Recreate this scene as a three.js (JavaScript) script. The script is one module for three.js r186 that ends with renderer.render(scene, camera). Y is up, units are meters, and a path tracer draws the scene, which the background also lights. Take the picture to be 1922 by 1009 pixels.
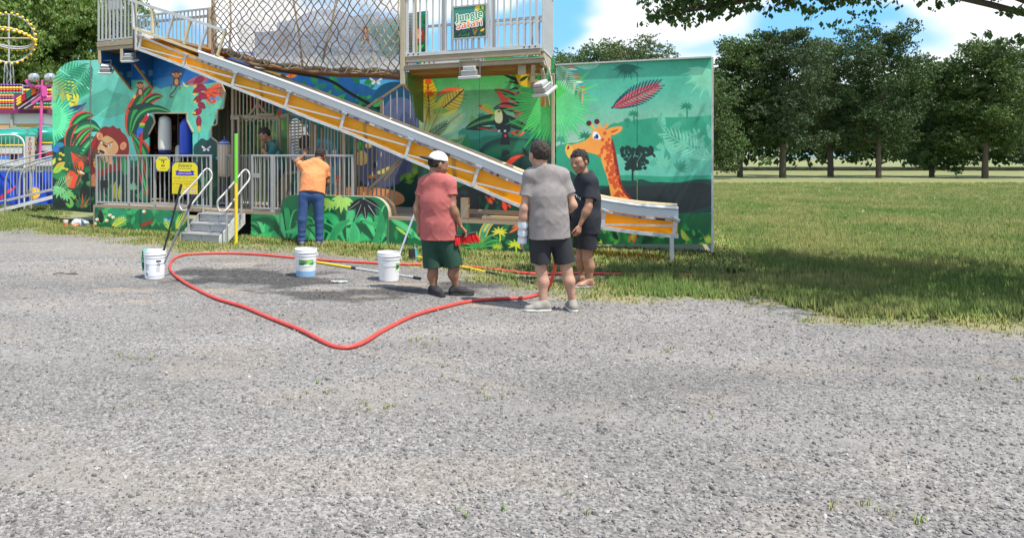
import * as THREE from 'three';
import { mergeGeometries, mergeVertices } from 'three/addons/utils/BufferGeometryUtils.js';
import { RoundedBoxGeometry } from 'three/addons/geometries/RoundedBoxGeometry.js';

// ---------------------------------------------------------------- camera, sky, sun, exposure
const scene = new THREE.Scene();
const FOCAL = 1300, CX = 600, CY = 292, EYE = 1.63;     // focal length in photo pixels, principal point, eye height
const camera = new THREE.PerspectiveCamera(2 * Math.atan(717 / FOCAL) * 180 / Math.PI, 2644 / 1434, 0.1, 900);
camera.position.set(0, EYE, 0);
camera.lookAt(0, EYE, -10);
camera.setViewOffset(2644, 1434, 722, 425, 1922, 1009);  // lens shift: the photo fills the upper left of its canvas
scene.add(camera);
const renderer = new THREE.WebGLRenderer({ antialias: true });
renderer.toneMapping = THREE.LinearToneMapping;
renderer.toneMappingExposure = 1.82;
renderer.shadowMap.enabled = true;

// ---------------------------------------------------------------- noise and random numbers
function rng(seed) { let s = seed >>> 0; return () => { s = (s + 0x6D2B79F5) | 0; let t = Math.imul(s ^ (s >>> 15), 1 | s); t = (t + Math.imul(t ^ (t >>> 7), 61 | t)) ^ t; return ((t ^ (t >>> 14)) >>> 0) / 4294967296; }; }
function hash3(x, y, z) { let h = Math.imul(x, 374761393) ^ Math.imul(y, 668265263) ^ Math.imul(z, 2147483647 - 1274126177); h = Math.imul(h ^ (h >>> 13), 1274126177); return ((h ^ (h >>> 16)) >>> 0) / 4294967296; }
const sm = (t) => t * t * (3 - 2 * t);
function vn2(x, y, s = 0) {
  const i = Math.floor(x), j = Math.floor(y), a = sm(x - i), b = sm(y - j);
  const p = hash3(i, j, s), q = hash3(i + 1, j, s), r = hash3(i, j + 1, s), t = hash3(i + 1, j + 1, s);
  return (p + (q - p) * a) * (1 - b) + (r + (t - r) * a) * b;
}
function vn3(x, y, z) {
  const k = Math.floor(z), c = sm(z - k);
  return vn2(x, y, k * 7919) * (1 - c) + vn2(x, y, (k + 1) * 7919) * c;
}
function fbm2(x, y, o = 4, s = 0) { let a = 0.5, v = 0; for (let i = 0; i < o; i++) { v += a * vn2(x, y, s + i * 31); x = x * 2.03 + 17; y = y * 2.03 + 5; a *= 0.5; } return v / (1 - Math.pow(0.5, o)); }
function fbm3(x, y, z, o = 4) { let a = 0.5, v = 0; for (let i = 0; i < o; i++) { v += a * vn3(x, y, z); x = x * 2.03 + 9; y = y * 2.03; z = z * 2.03 + 3; a *= 0.5; } return v / (1 - Math.pow(0.5, o)); }
const clamp = (v, a = 0, b = 1) => Math.min(b, Math.max(a, v));
const ss = (a, b, v) => sm(clamp((v - a) / (b - a)));
const lerp = (a, b, t) => a + (b - a) * t;

{ // a summer sky with fair-weather clouds
  const W = 1024, H = 512, d = new Float32Array(W * H * 4);
  for (let j = 0; j < H; j++) for (let i = 0; i < W; i++) {
    const el = ((j + 0.5) / H - 0.5) * Math.PI, az = ((i + 0.5) / W - 0.5) * 2 * Math.PI;
    const dx = Math.cos(el) * Math.cos(az), dy = Math.sin(el), dz = Math.cos(el) * Math.sin(az);
    const h = clamp(dy), k = Math.pow(1 - h, 2.2);
    let r = lerp(0.08, 0.20, k), g = lerp(0.28, 0.46, k), b = lerp(0.66, 0.72, k);
    const s = 3.1 / (0.35 + h);
    const n = fbm3(dx * s + 21.35, dy * s * 2.2 + 50.58, dz * s + 23.99, 6);
    const c = ss(0.43, 0.56, n) * 0.95, t = 0.66 + 0.12 * ss(0.55, 0.75, n);
    r = lerp(r, 0.98 * t, c); g = lerp(g, 1.0 * t, c); b = lerp(b, 1.03 * t, c);
    if (dy < 0) { r = 0.26; g = 0.26; b = 0.23; }
    const o = (j * W + i) * 4; d[o] = r; d[o + 1] = g; d[o + 2] = b; d[o + 3] = 1;
  }
  const t = new THREE.DataTexture(d, W, H, THREE.RGBAFormat, THREE.FloatType);
  t.mapping = THREE.EquirectangularReflectionMapping; t.magFilter = t.minFilter = THREE.LinearFilter; t.wrapS = THREE.RepeatWrapping; t.needsUpdate = true;
  scene.background = t; scene.environment = t;
}
const sun = new THREE.DirectionalLight(new THREE.Color().setRGB(1, 0.95, 0.87), 4.0);
sun.position.set(0.355, 1, 0.36).normalize().multiplyScalar(40).add(new THREE.Vector3(0, 0, -11));
sun.target.position.set(0, 0, -11);
sun.castShadow = true; sun.shadow.mapSize.set(4096, 4096);
Object.assign(sun.shadow.camera, { left: -22, right: 22, top: 22, bottom: -22, near: 1, far: 110 });
scene.add(sun, sun.target);

// ---------------------------------------------------------------- helpers
const used = new Map();
function numbered(n) { const k = used.get(n) || 0; used.set(n, k + 1); return k ? n + '_' + String(k).padStart(3, '0') : n; }
function tag(o, label, category, group, kind) {
  o.userData.label = label; o.userData.category = category;
  if (group) o.userData.group = group; if (kind) o.userData.kind = kind; return o;
}
function structure(o) { o.userData.kind = 'structure'; return o; }
function add(o) { scene.add(o); return o; }
// a thing: group at its base
function thing(name, label, category, pos = [0, 0, 0], turn = 0, group) {
  const g = new THREE.Group(); g.name = numbered(name); g.position.set(...pos); g.rotation.y = turn;
  scene.add(g); return tag(g, label, category, group);
}
function mesh(name, geo, mat, parent, pos, rot) {
  const m = new THREE.Mesh(geo, mat); m.name = parent ? name : numbered(name);
  m.castShadow = m.receiveShadow = true;
  if (pos) m.position.set(...pos); if (rot) m.rotation.set(...rot);
  (parent || scene).add(m); return m;
}
const V = (a) => new THREE.Vector3(...a);
function clean(gs) { return gs.map((g) => { g = g.index ? g.toNonIndexed() : g; for (const k of Object.keys(g.attributes)) if (!['position', 'normal', 'uv'].includes(k)) g.deleteAttribute(k); return g; }); }
const merge = (gs) => gs.length === 1 ? gs[0] : mergeGeometries(clean(gs));
function box(w, h, d, x = 0, y = 0, z = 0, r = 0) { const g = r ? new RoundedBoxGeometry(w, h, d, 1, Math.min(r, w / 2.1, h / 2.1, d / 2.1)) : new THREE.BoxGeometry(w, h, d); return g.translate(x, y, z); }
const unitCaches = {};
// a straight square bar or round rod between two points
function bar(a, b, w, h = w, up = [0, 1, 0]) {
  const A = V(a), B = V(b), d = B.clone().sub(A), L = d.length(); d.normalize();
  let U = V(up); if (Math.abs(U.dot(d)) > 0.98) U = new THREE.Vector3(0, 0, 1);
  const s = new THREE.Vector3().crossVectors(d, U).normalize(), n = new THREE.Vector3().crossVectors(s, d);
  const g = new THREE.BoxGeometry(w, h, L);
  g.applyMatrix4(new THREE.Matrix4().makeBasis(s, n, d.clone().negate()).setPosition(A.add(B).multiplyScalar(0.5)));
  return g;
}
function rod(a, b, r, r2 = r, seg = 10) {
  const A = V(a), B = V(b), d = B.clone().sub(A), L = d.length();
  const g = new THREE.CylinderGeometry(r2, r, L, seg);
  g.applyQuaternion(new THREE.Quaternion().setFromUnitVectors(new THREE.Vector3(0, 1, 0), d.normalize()));
  return g.translate((A.x + B.x) / 2, (A.y + B.y) / 2, (A.z + B.z) / 2);
}
function tube(pts, r, closed = false, seg = 0, rs = 8, tension = 0.5) {
  const c = new THREE.CatmullRomCurve3(pts.map(V), closed, 'catmullrom', tension);
  return new THREE.TubeGeometry(c, seg || pts.length * 6, r, rs, closed);
}
const lathe = (pts, seg = 28) => new THREE.LatheGeometry(pts.map(([x, y]) => new THREE.Vector2(x, y)), seg);
// a pixel of the photo at a given distance, and on the ground
const at = (x, y, d) => [(x - CX) * d / FOCAL, EYE - (y - CY) * d / FOCAL, -d];
const onGround = (x, y) => at(x, y, EYE * FOCAL / (y - CY));

// the ride's own frame: u along the facade, y up, v towards the viewer (v = 0 is the front edge of its deck)
const RC = 0.901, RS = 0.434, RZ = -12.83, RTURN = -Math.atan2(RS, RC);
const ride = (u, y, v) => [u * RC - v * RS, y, RZ + u * RS + v * RC];
function P(x, y, v) {   // where the line of sight through a photo pixel meets the ride plane v: [u, height]
  const rx = (x - CX) / FOCAL, t = (-RZ * RC - v) / (RS * rx + RC);
  return [t * (rx * RC - RS) + -RZ * RS, EYE - (y - CY) / FOCAL * t];
}
const P3 = (x, y, v) => { const [u, h] = P(x, y, v); return [u, h, v]; };
function rideThing(name, label, category, u = 0, y = 0, v = 0, group) { return thing(name, label, category, ride(u, y, v), RTURN, group); }

// ---------------------------------------------------------------- materials
const lin = (r, g, b) => new THREE.Color().setRGB(r, g, b);
const hex = (h) => new THREE.Color(h);
function mat(color, roughness = 0.7, o = {}) { return new THREE.MeshStandardMaterial({ color: typeof color === 'string' ? hex(color) : color, roughness, ...o }); }
function canvas(w, h) { const c = document.createElement('canvas'); c.width = w; c.height = h; return [c, c.getContext('2d')]; }
function ctex(c, o = {}) { const t = new THREE.CanvasTexture(c); t.colorSpace = THREE.SRGBColorSpace; t.anisotropy = 8; Object.assign(t, o); return t; }
function noiseTex(n, f, o = {}) {   // grey or coloured repeat noise: f(x, y) -> value 0..1 or [r, g, b]
  const d = new Uint8Array(n * n * 4);
  for (let j = 0; j < n; j++) for (let i = 0; i < n; i++) { const v = f(i / n, j / n), k = (j * n + i) * 4; if (Array.isArray(v)) { d[k] = v[0] * 255; d[k + 1] = v[1] * 255; d[k + 2] = v[2] * 255; } else d[k] = d[k + 1] = d[k + 2] = v * 255; d[k + 3] = 255; }
  const t = new THREE.DataTexture(d, n, n); t.magFilter = THREE.LinearFilter; t.minFilter = THREE.LinearMipmapLinearFilter; t.generateMipmaps = true; t.wrapS = t.wrapT = THREE.RepeatWrapping; t.needsUpdate = true; Object.assign(t, o); return t;
}
// wear: a mottled multiplier for painted metal and boards (stains and scuffs)
const scuff = noiseTex(256, (x, y) => { const n = fbm2(x * 9, y * 9, 5, 3), s = ss(0.62, 0.72, fbm2(x * 31, y * 23, 3, 8)); const v = clamp(0.955 + 0.2 * (n - 0.5) - 0.13 * s); return [v, v * 0.99, v * 0.965]; }, { colorSpace: THREE.SRGBColorSpace });
const bumpFine = noiseTex(256, (x, y) => fbm2(x * 40, y * 40, 4, 5));
const weave = noiseTex(128, (x, y) => 0.5 + 0.25 * Math.sin(x * 128 * Math.PI * 0.5) + 0.25 * Math.sin(y * 128 * Math.PI * 0.5));
const M = {
  galv: mat(lin(0.42, 0.43, 0.45), 0.5, { metalness: 0.35, map: scuff }),
  galvDark: mat(lin(0.22, 0.22, 0.23), 0.55, { metalness: 0.3, map: scuff }),
  whitePaint: mat(lin(0.58, 0.60, 0.63), 0.45, { map: scuff }),
  greyPaint: mat(lin(0.43, 0.44, 0.46), 0.5, { map: scuff }),
  tan: mat(lin(0.36, 0.29, 0.21), 0.65, { map: scuff }),
  tanLight: mat(lin(0.50, 0.42, 0.31), 0.65, { map: scuff }),
  orangeWood: mat(lin(0.42, 0.22, 0.06), 0.7, { map: scuff }),
  cream: mat(lin(0.70, 0.58, 0.36), 0.6, { map: scuff }),
  black: mat(lin(0.015, 0.015, 0.016), 0.6),
  darkInside: mat(lin(0.02, 0.018, 0.016), 0.9),
  yellowPaint: mat(lin(0.75, 0.55, 0.02), 0.45),
  limePaint: mat(lin(0.16, 0.55, 0.04), 0.45),
  chrome: mat(lin(0.6, 0.6, 0.62), 0.25, { metalness: 0.9 }),
  rope: mat(lin(0.19, 0.115, 0.06), 0.95),
  ropeLight: mat(lin(0.42, 0.33, 0.24), 0.95),
  glass: new THREE.MeshPhysicalMaterial({ color: lin(0.92, 0.95, 0.96), roughness: 0.12, transmission: 1, thickness: 0, ior: 1.45 }),
};

// ---------------------------------------------------------------- ground: gravel lot with a worn grass verge
const EDGE = [[-160, 428], [0, 437], [100, 444], [180, 449], [300, 461], [350, 466], [450, 472], [600, 488], [700, 503], [850, 516], [950, 533], [1050, 547], [1200, 566]].map(([x, y]) => { const p = onGround(x, y); return [p[0], p[2]]; }).concat([[6, -6.4], [9, -5.2], [14, -4.2]]);
function edgeZ(x) {
  if (x <= EDGE[0][0]) return EDGE[0][1];
  for (let i = 1; i < EDGE.length; i++) if (x < EDGE[i][0]) { const [a, b] = [EDGE[i - 1], EDGE[i]]; return lerp(a[1], b[1], (x - a[0]) / (b[0] - a[0])); }
  return EDGE[EDGE.length - 1][1];
}
function grassAt(x, z) {   // 0 bare gravel .. 1 dense grass
  const d = edgeZ(x) - z + (fbm2(x * 0.9, z * 1.3, 4, 77) - 0.5) * 3.2;
  const patch = fbm2(x * 2.3 + 40, z * 3.1, 3, 12);
  return clamp(ss(-0.5, 1.3, d) * (0.62 + 0.75 * (patch - 0.3)));
}
// stains where rinse water has wetted the stones: [x, z, rx, rz]
const WET = [[450, 515, 1.05, 0.75], [520, 528, 0.9, 0.6], [790, 545, 1.3, 0.35], [900, 535, 0.9, 0.4], [620, 552, 0.9, 0.35], [360, 512, 0.4, 0.3]].map(([x, y, a, b]) => { const p = onGround(x, y); return [p[0], p[2], a, b]; });
const DIRT = [[610, 540], [655, 555], [760, 533], [415, 546], [690, 540], [230, 545], [940, 572], [1100, 560], [1010, 520], [235, 565], [440, 495]].map(([x, y], i) => { const p = onGround(x, y); return [p[0], p[2], 0.45 + 0.25 * ((i * 37) % 5) / 5, 0.13 + 0.1 * ((i * 13) % 4) / 4]; });
function blob(list, x, z, w) { let m = 0; for (const [a, b, rx, rz] of list) { const q = Math.hypot((x - a) / rx, (z - b) / rz) + w; m = Math.max(m, 1 - ss(0.55, 1.15, q)); } return m; }
function stone(x, z, c) {   // nearest stone: [tone id, distance to its edge]
  const i = Math.floor(x / c), j = Math.floor(z / c); let d1 = 9, d2 = 9, id = 0;
  for (let b = -1; b < 2; b++) for (let a = -1; a < 2; a++) {
    const h = hash3(i + a, j + b, 11), k = hash3(i + a, j + b, 29);
    const dx = (i + a + 0.15 + 0.7 * h) * c - x, dz = (j + b + 0.15 + 0.7 * k) * c - z, d = Math.hypot(dx, dz) / c;
    if (d < d1) { d2 = d1; d1 = d; id = hash3(i + a, j + b, 53); } else if (d < d2) d2 = d;
  }
  return [id, d2 - d1];
}
function groundPatch(name, x0, x1, z0, z1, W, H, y) {
  const c = new Uint8Array(W * H * 4), b = new Uint8Array(W * H * 4), px = (x1 - x0) / W;
  for (let j = 0; j < H; j++) for (let i = 0; i < W; i++) {
    const x = x0 + (i + 0.5) * px, z = z1 - (j + 0.5) * (z1 - z0) / H;
    const cell = Math.max(0.012, px * 1.5);
    const [id, e] = stone(x + 0.01 * vn2(x * 60, z * 60), z, cell);
    const big = fbm2(x * 0.55, z * 0.8, 3, 200), fine = vn2(x * 33, z * 33, 4);
    let t = 0.10 + 0.185 * Math.pow(id, 1.3) + 0.05 * (fine - 0.5); t *= 0.82 + 0.18 * ss(0, 0.25, e); t *= 0.80 + 0.42 * big;
    const cz = -4.9 + 0.16 * x + 0.5 * Math.sin(x * 0.35), td = Math.min(Math.abs(z - cz), Math.abs(z - cz + 1.55), Math.abs(z - cz - 2.1 - 0.25 * x)) + 0.3 * (fbm2(x * 1.4, z * 3, 3, 71) - 0.5), track = 1 - ss(0.05, 0.24, td); t = lerp(t, 0.175 + 0.05 * (fine - 0.5) + 0.04 * id, track * 0.6); t *= 0.82 + 0.36 * fbm2(x * 0.25 + 3, z * 1.6 + x * 0.3, 3, 401); let r = t * 1.06, g = t * 0.985, bl = t * 0.90;
    const w = (fbm2(x * 2.2, z * 3.0, 5, 91) - 0.5) * 2.2;
    const dm = blob(DIRT, x, z, w) * 0.6 + 0.22 * ss(0.56, 0.72, fbm2(x * 1.1, z * 1.7, 4, 310)), dk = clamp(dm) * (0.55 + 0.45 * (1 - id));
    r = lerp(r, 0.29 + 0.06 * fine, dk); g = lerp(g, 0.22 + 0.05 * fine, dk); bl = lerp(bl, 0.15 + 0.04 * fine, dk);
    const gr = grassAt(x, z);
    if (gr > 0.01) { const k = ss(0.05, 0.55, gr) * (0.75 + 0.25 * fine), dry = fbm2(x * 3.7, z * 4.1, 3, 45);
      r = lerp(r, lerp(0.13, 0.27, dry), k); g = lerp(g, lerp(0.15, 0.22, dry), k); bl = lerp(bl, lerp(0.045, 0.105, dry), k); }
    const wet = blob(WET, x, z, w) * (1 - 0.6 * gr); const q = 1 - 0.7 * wet * (0.75 + 0.5 * fine);
    r *= q; g *= q; bl *= q;
    const k = (j * W + i) * 4, S = (v) => 255 * Math.pow(clamp(v), 1 / 2.2);
    c[k] = S(r); c[k + 1] = S(g); c[k + 2] = S(bl); c[k + 3] = 255;
    b[k] = b[k + 1] = b[k + 2] = 255 * clamp(ss(0, 0.3, e) * (0.4 + 0.6 * id)); b[k + 3] = 255;
  }
  const mk = (d, cs) => { const t = new THREE.DataTexture(d, W, H); t.magFilter = THREE.LinearFilter; t.minFilter = THREE.LinearMipmapLinearFilter; t.generateMipmaps = true; t.anisotropy = 8; if (cs) t.colorSpace = THREE.SRGBColorSpace; t.needsUpdate = true; return t; };
  const geo = new THREE.PlaneGeometry(x1 - x0, z1 - z0).rotateX(-Math.PI / 2);
  const m = mesh(name, geo, new THREE.MeshStandardMaterial({ map: mk(c, true), bumpMap: mk(b), bumpScale: 0.007, roughness: 0.95 }), null, [(x0 + x1) / 2, y, (z0 + z1) / 2]);
  return structure(m);
}
groundPatch('gravel_lot', -5, 9, -7.4, -1.6, 2048, 1024, 0);
groundPatch('gravel_verge', -10, 12, -19, -7.4, 2048, 1280, 0);
{ // grass field out to the horizon
  const t = noiseTex(512, (x, y) => { const n = (fbm2(x * 8, y * 8, 5, 66) + fbm2((1 - x) * 8, (1 - y) * 8, 5, 67)) / 2, f = vn2(x * 256, y * 256, 9); const k = clamp(0.35 + 1.4 * (n - 0.35)); return [Math.pow(lerp(0.10, 0.25, k) * (0.7 + 0.6 * f), 1 / 2.2), Math.pow(lerp(0.14, 0.23, k) * (0.7 + 0.6 * f), 1 / 2.2), Math.pow(lerp(0.035, 0.09, k) * (0.7 + 0.6 * f), 1 / 2.2)]; }, { colorSpace: THREE.SRGBColorSpace });
  t.repeat.set(160, 160);
  structure(mesh('ground', new THREE.PlaneGeometry(800, 800).rotateX(-Math.PI / 2), new THREE.MeshStandardMaterial({ map: t, roughness: 1 }), null, [0, -0.006, -250]));
}
{ // grass tufts on the verge
  const R = rng(5), pos = [], nor = [], blades = 8;
  const tuft = new THREE.BufferGeometry();
  for (let k = 0; k < blades; k++) {
    const a = R() * 6.283, ox = (R() - 0.5) * 0.05, oz = (R() - 0.5) * 0.05, h = 0.55 + 0.45 * R(), lean = 0.15 + 0.5 * R(), w = 0.0035;
    const dx = Math.cos(a), dz = Math.sin(a), sx = -dz * w, sz = dx * w;
    const b0 = [ox - sx, 0, oz - sz], b1 = [ox + sx, 0, oz + sz], m = [ox + dx * lean * 0.25 * h * 0.1, 0.06 * h, oz + dz * lean * 0.25 * h * 0.1], tip = [ox + dx * lean * h * 0.1, 0.1 * h, oz + dz * lean * h * 0.1];
    const m0 = [m[0] - sx * 0.8, m[1], m[2] - sz * 0.8], m1 = [m[0] + sx * 0.8, m[1], m[2] + sz * 0.8];
    for (const t of [[b0, b1, m1], [b0, m1, m0], [m0, m1, tip]]) for (const p of t) { pos.push(...p); nor.push(dx * 0.3, 0.9, dz * 0.3); }
  }
  tuft.setAttribute('position', new THREE.Float32BufferAttribute(pos, 3)); tuft.setAttribute('normal', new THREE.Float32BufferAttribute(nor, 3));
  const spots = [];
  for (let i = 0; i < 400000 && spots.length < 52000; i++) {
    const x = -9.5 + 21 * R(), z = -18.5 + 14 * R(), u = x * RC + (z - RZ) * RS, v = -x * RS + (z - RZ) * RC;
    if (z > edgeZ(x) + 2) continue;
    if ((v < -0.05 && u > -5.3 && u < 3.95) || (v < -1.45 && u > -8.4 && u < 6.5)) continue;                       // under the ride
    if (x > 2.6 && x < 7 && z > -9.5 && z < -9.24) continue;                 // pressed flat along the hose
    const g = grassAt(x, z), lush = v < 0.5 && u > -5.5 && u < 6.8 ? 0.5 : 0;
    if (R() > Math.pow(g, 1.3) + lush) continue;
    spots.push([x, z, 0.35 + 0.55 * g * R() + lush * (0.3 + 0.9 * R()), g]);
  }
  for (let i = 0; i < 20; i++) { const d = 3 + 4 * R(), cx = (R() * 1.5 - 0.4) * d, n = 4 + Math.floor(16 * R() * R()); for (let k = 0; k < n; k++) spots.push([cx + (R() - 0.5) * 0.35, -d + (R() - 0.5) * 0.2, 0.15 + 0.3 * R(), 0.5]); }   // weeds in the gravel
  const im = new THREE.InstancedMesh(tuft, new THREE.MeshStandardMaterial({ roughness: 0.85, side: THREE.DoubleSide }), spots.length), o = new THREE.Object3D(), col = new THREE.Color();
  spots.forEach(([x, z, s, g], i) => { o.position.set(x, 0, z); o.rotation.set(0, R() * 6.28, 0); o.scale.set(s * 1.2, s, s * 1.2); o.updateMatrix(); im.setMatrixAt(i, o.matrix); const dry = clamp(fbm2(x * 3.7, z * 4.1, 3, 45) * 1.2 - 0.15 + 0.5 * (R() - 0.5)); col.setRGB(lerp(0.12, 0.38, dry), lerp(0.23, 0.33, dry), lerp(0.035, 0.12, dry)); im.setColorAt(i, col); });
  im.name = 'grass'; im.castShadow = im.receiveShadow = true; add(im); tag(im, 'sunlit patchy grass along the foot of the ride', 'grass', null, 'stuff');
}
{ // longer grass in the field beside and behind the ride
  const R = rng(25), N = 30000, g = new THREE.ConeGeometry(0.012, 0.12, 3, 1).translate(0, 0.06, 0), gs = []; for (let k = 0; k < 6; k++) gs.push(g.clone().rotateZ((R() - 0.5) * 0.9).rotateY(R() * 6.28).translate((R() - 0.5) * 0.14, 0, (R() - 0.5) * 0.14));
  const im = new THREE.InstancedMesh(mergeGeometries(gs), new THREE.MeshStandardMaterial({ roughness: 0.9 }), N), o = new THREE.Object3D(), c = new THREE.Color(); let n = 0;
  while (n < N) { const d = 7 + 34 * Math.pow(R(), 1.6), left = R() < 0.12, x = (left ? -0.5 + 0.14 * R() : 0.42 + 0.68 * R()) * d, z = -d; if (z > edgeZ(x) - 0.2 + 2.6 * (fbm2(x * 1.1, z * 1.4, 3, 88) - 0.5) - 0.8 * R() * R()) continue; if (z > -9.5 && z < -9.2 && x < 7) continue; const u = x * RC + (z - RZ) * RS, v = -x * RS + (z - RZ) * RC; if (v < 0.3 && v > -4.2 && u > -9 && u < 7.0) continue; o.position.set(x, 0, z); o.rotation.y = R() * 6.28; const s = 0.5 + 0.7 * R(); o.scale.set(s, s * (0.6 + 0.6 * R()), s); o.updateMatrix(); im.setMatrixAt(n, o.matrix); const dry = clamp(fbm2(x * 0.9, z * 0.9, 3, 45) * 1.3 - 0.2); c.setRGB(lerp(0.08, 0.26, dry), lerp(0.16, 0.24, dry), lerp(0.025, 0.08, dry)); im.setColorAt(n, c); n++; }
  im.name = 'grass_field'; im.castShadow = im.receiveShadow = true; add(im); tag(im, 'longer field grass beyond the ends of the ride', 'grass', null, 'stuff'); }
{ // loose stones on the lot
  const R = rng(9), g = new THREE.DodecahedronGeometry(0.01, 0), N = 52000;
  const im = new THREE.InstancedMesh(g, new THREE.MeshStandardMaterial({ roughness: 0.95 }), N), o = new THREE.Object3D(), col = new THREE.Color();
  let n = 0;
  while (n < N) {
    const d = 2.6 + 8.5 * Math.pow(R(), 1.5), x = (R() * 1.65 - 0.52) * d, z = -d;
    if (grassAt(x, z) > 0.35 && R() < 0.93) continue;
    const s = 0.22 + 0.5 * R() * R() + 0.9 * Math.pow(R(), 11); o.position.set(x, 0.001 + 0.003 * s, z); o.rotation.set(R() * 6, R() * 6, R() * 6); o.scale.set(s * (0.8 + 0.6 * R()), s * 0.7, s * (0.8 + 0.6 * R())); o.updateMatrix(); im.setMatrixAt(n, o.matrix);
    const w = (fbm2(x * 2.2, z * 3.0, 5, 91) - 0.5) * 2.2, t = (0.12 + 0.28 * R() * R()) * (1 - 0.68 * blob(WET, x, z, w)); col.setRGB(t * 1.05, t * 0.99, t * 0.92); im.setColorAt(n, col); n++;
  }
  im.name = 'gravel'; im.castShadow = im.receiveShadow = true; add(im); tag(im, 'loose grey gravel stones strewn over the lot', 'gravel', null, 'stuff');
}

// ---------------------------------------------------------------- trees
const leafGeo = (() => {   // a small spray of leaves
  const R = rng(31), gs = [];
  for (let k = 0; k < 7; k++) {
    const s = 0.5 + 0.5 * R(); const g = new THREE.BufferGeometry();
    g.setAttribute('position', new THREE.Float32BufferAttribute([0, 0, 0, 0.32, 0.42, 0.07, 0, 1, 0, 0, 0, 0, 0, 1, 0, -0.32, 0.45, 0.07], 3)); g.computeVertexNormals(); g.scale(s * 0.62, s * 0.62, s * 0.62);
    g.rotateX(-1.1 + 1.5 * R()).rotateY(R() * 6.283).translate((R() - 0.5) * 0.9, (R() - 0.5) * 0.7, (R() - 0.5) * 0.9); gs.push(g);
  }
  return mergeGeometries(gs);
})();
const barkMat = mat(lin(0.11, 0.085, 0.06), 0.95, { bumpMap: bumpFine, bumpScale: 0.02 });
const leafMat = new THREE.MeshPhysicalMaterial({ roughness: 0.62, side: THREE.DoubleSide, transmission: 0.5, thickness: 0, ior: 1.3 });
function makeTree(label, x, z, o) {
  const R = rng(o.seed), t = thing('leafy_tree', label, 'tree', [x, 0, z], 0, o.group);
  const gs = [], tips = [], H = o.height;
  const top = [(R() - 0.5) * H * 0.06, H * 0.9, (R() - 0.5) * H * 0.06];
  const trunkAt = (k) => [top[0] * k * k, H * 0.9 * k, top[2] * k * k];
  for (let k = 0; k < 6; k++) gs.push(rod(trunkAt(k / 6), trunkAt((k + 1) / 6), o.trunk * (1 - k / 6.6), o.trunk * (1 - (k + 1) / 6.6), 9));
  const limbs = o.limbs || 26;
  for (let k = 0; k < limbs; k++) {
    const f = lerp(o.from || 0.22, 0.97, (k + R() * 0.8) / limbs), p = trunkAt(f), a = k * 2.4 + R();
    const span = o.spread * Math.sqrt(Math.max(0.06, 1 - Math.pow((f - 0.5) / 0.55, 2))) * (0.65 + 0.5 * R());
    const up = span * (0.1 + 0.5 * f), e = [p[0] + Math.cos(a) * span, p[1] + up, p[2] + Math.sin(a) * span], mid = [lerp(p[0], e[0], 0.5), lerp(p[1], e[1], 0.4), lerp(p[2], e[2], 0.5)];
    gs.push(rod(p, mid, o.trunk * 0.3 * (1.1 - f), o.trunk * 0.18 * (1.1 - f), 6), rod(mid, e, o.trunk * 0.18 * (1.1 - f), o.trunk * 0.04, 5));
    for (let q = 0; q < 5; q++) { const s = 0.35 + 0.65 * q / 4; tips.push([lerp(p[0], e[0], s) + (R() - 0.5) * span * 0.5, lerp(p[1], e[1], s) + (R() - 0.5) * span * 0.4, lerp(p[2], e[2], s) + (R() - 0.5) * span * 0.5, (0.35 + 0.3 * R()) * (o.clump || 1.4)]); }
  }
  for (const [bx, by, bz] of o.boughs || []) {   // long low boughs
    const p = trunkAt(0.42), e = [bx, by, bz], mid = [lerp(p[0], e[0], 0.5), Math.max(p[1], e[1]) + 0.2, lerp(p[2], e[2], 0.5)];
    gs.push(tube([p, mid, e], 0.035, false, 14, 6)); for (let q = 0; q < 7; q++) { const s = q / 6; tips.push([lerp(mid[0], e[0], s), lerp(mid[1], e[1], s) + 0.05, lerp(mid[2], e[2], s), 0.3]); }
  }
  mesh('trunk', merge(gs), barkMat, t);
  const n = o.leaves, im = new THREE.InstancedMesh(leafGeo, leafMat, n), ob = new THREE.Object3D(), c = new THREE.Color();
  for (let i = 0; i < n; i++) {
    const q = tips[Math.floor(R() * tips.length)], rr = q[3] * Math.cbrt(R()) * 1.25, a = R() * 6.283, b = Math.acos(2 * R() - 1);
    ob.position.set(q[0] + rr * Math.sin(b) * Math.cos(a), q[1] + rr * Math.cos(b) * 0.75, q[2] + rr * Math.sin(b) * Math.sin(a));
    ob.rotation.set((R() - 0.5) * 0.9, R() * 6.283, (R() - 0.5) * 0.9); const s = o.leaf * (0.6 + 0.7 * R()); ob.scale.set(s, s, s); ob.updateMatrix(); im.setMatrixAt(i, ob.matrix);
    const w = 0.75 + 0.5 * R(); c.setRGB(o.color[0] * w * (0.9 + 0.3 * R()), o.color[1] * w, o.color[2] * w); im.setColorAt(i, c);
  }
  im.name = 'crown'; im.userData.kind = 'stuff'; im.castShadow = im.receiveShadow = true; t.add(im); return t;
}
const G1 = [0.17, 0.27, 0.055], G2 = [0.10, 0.175, 0.045];
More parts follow.
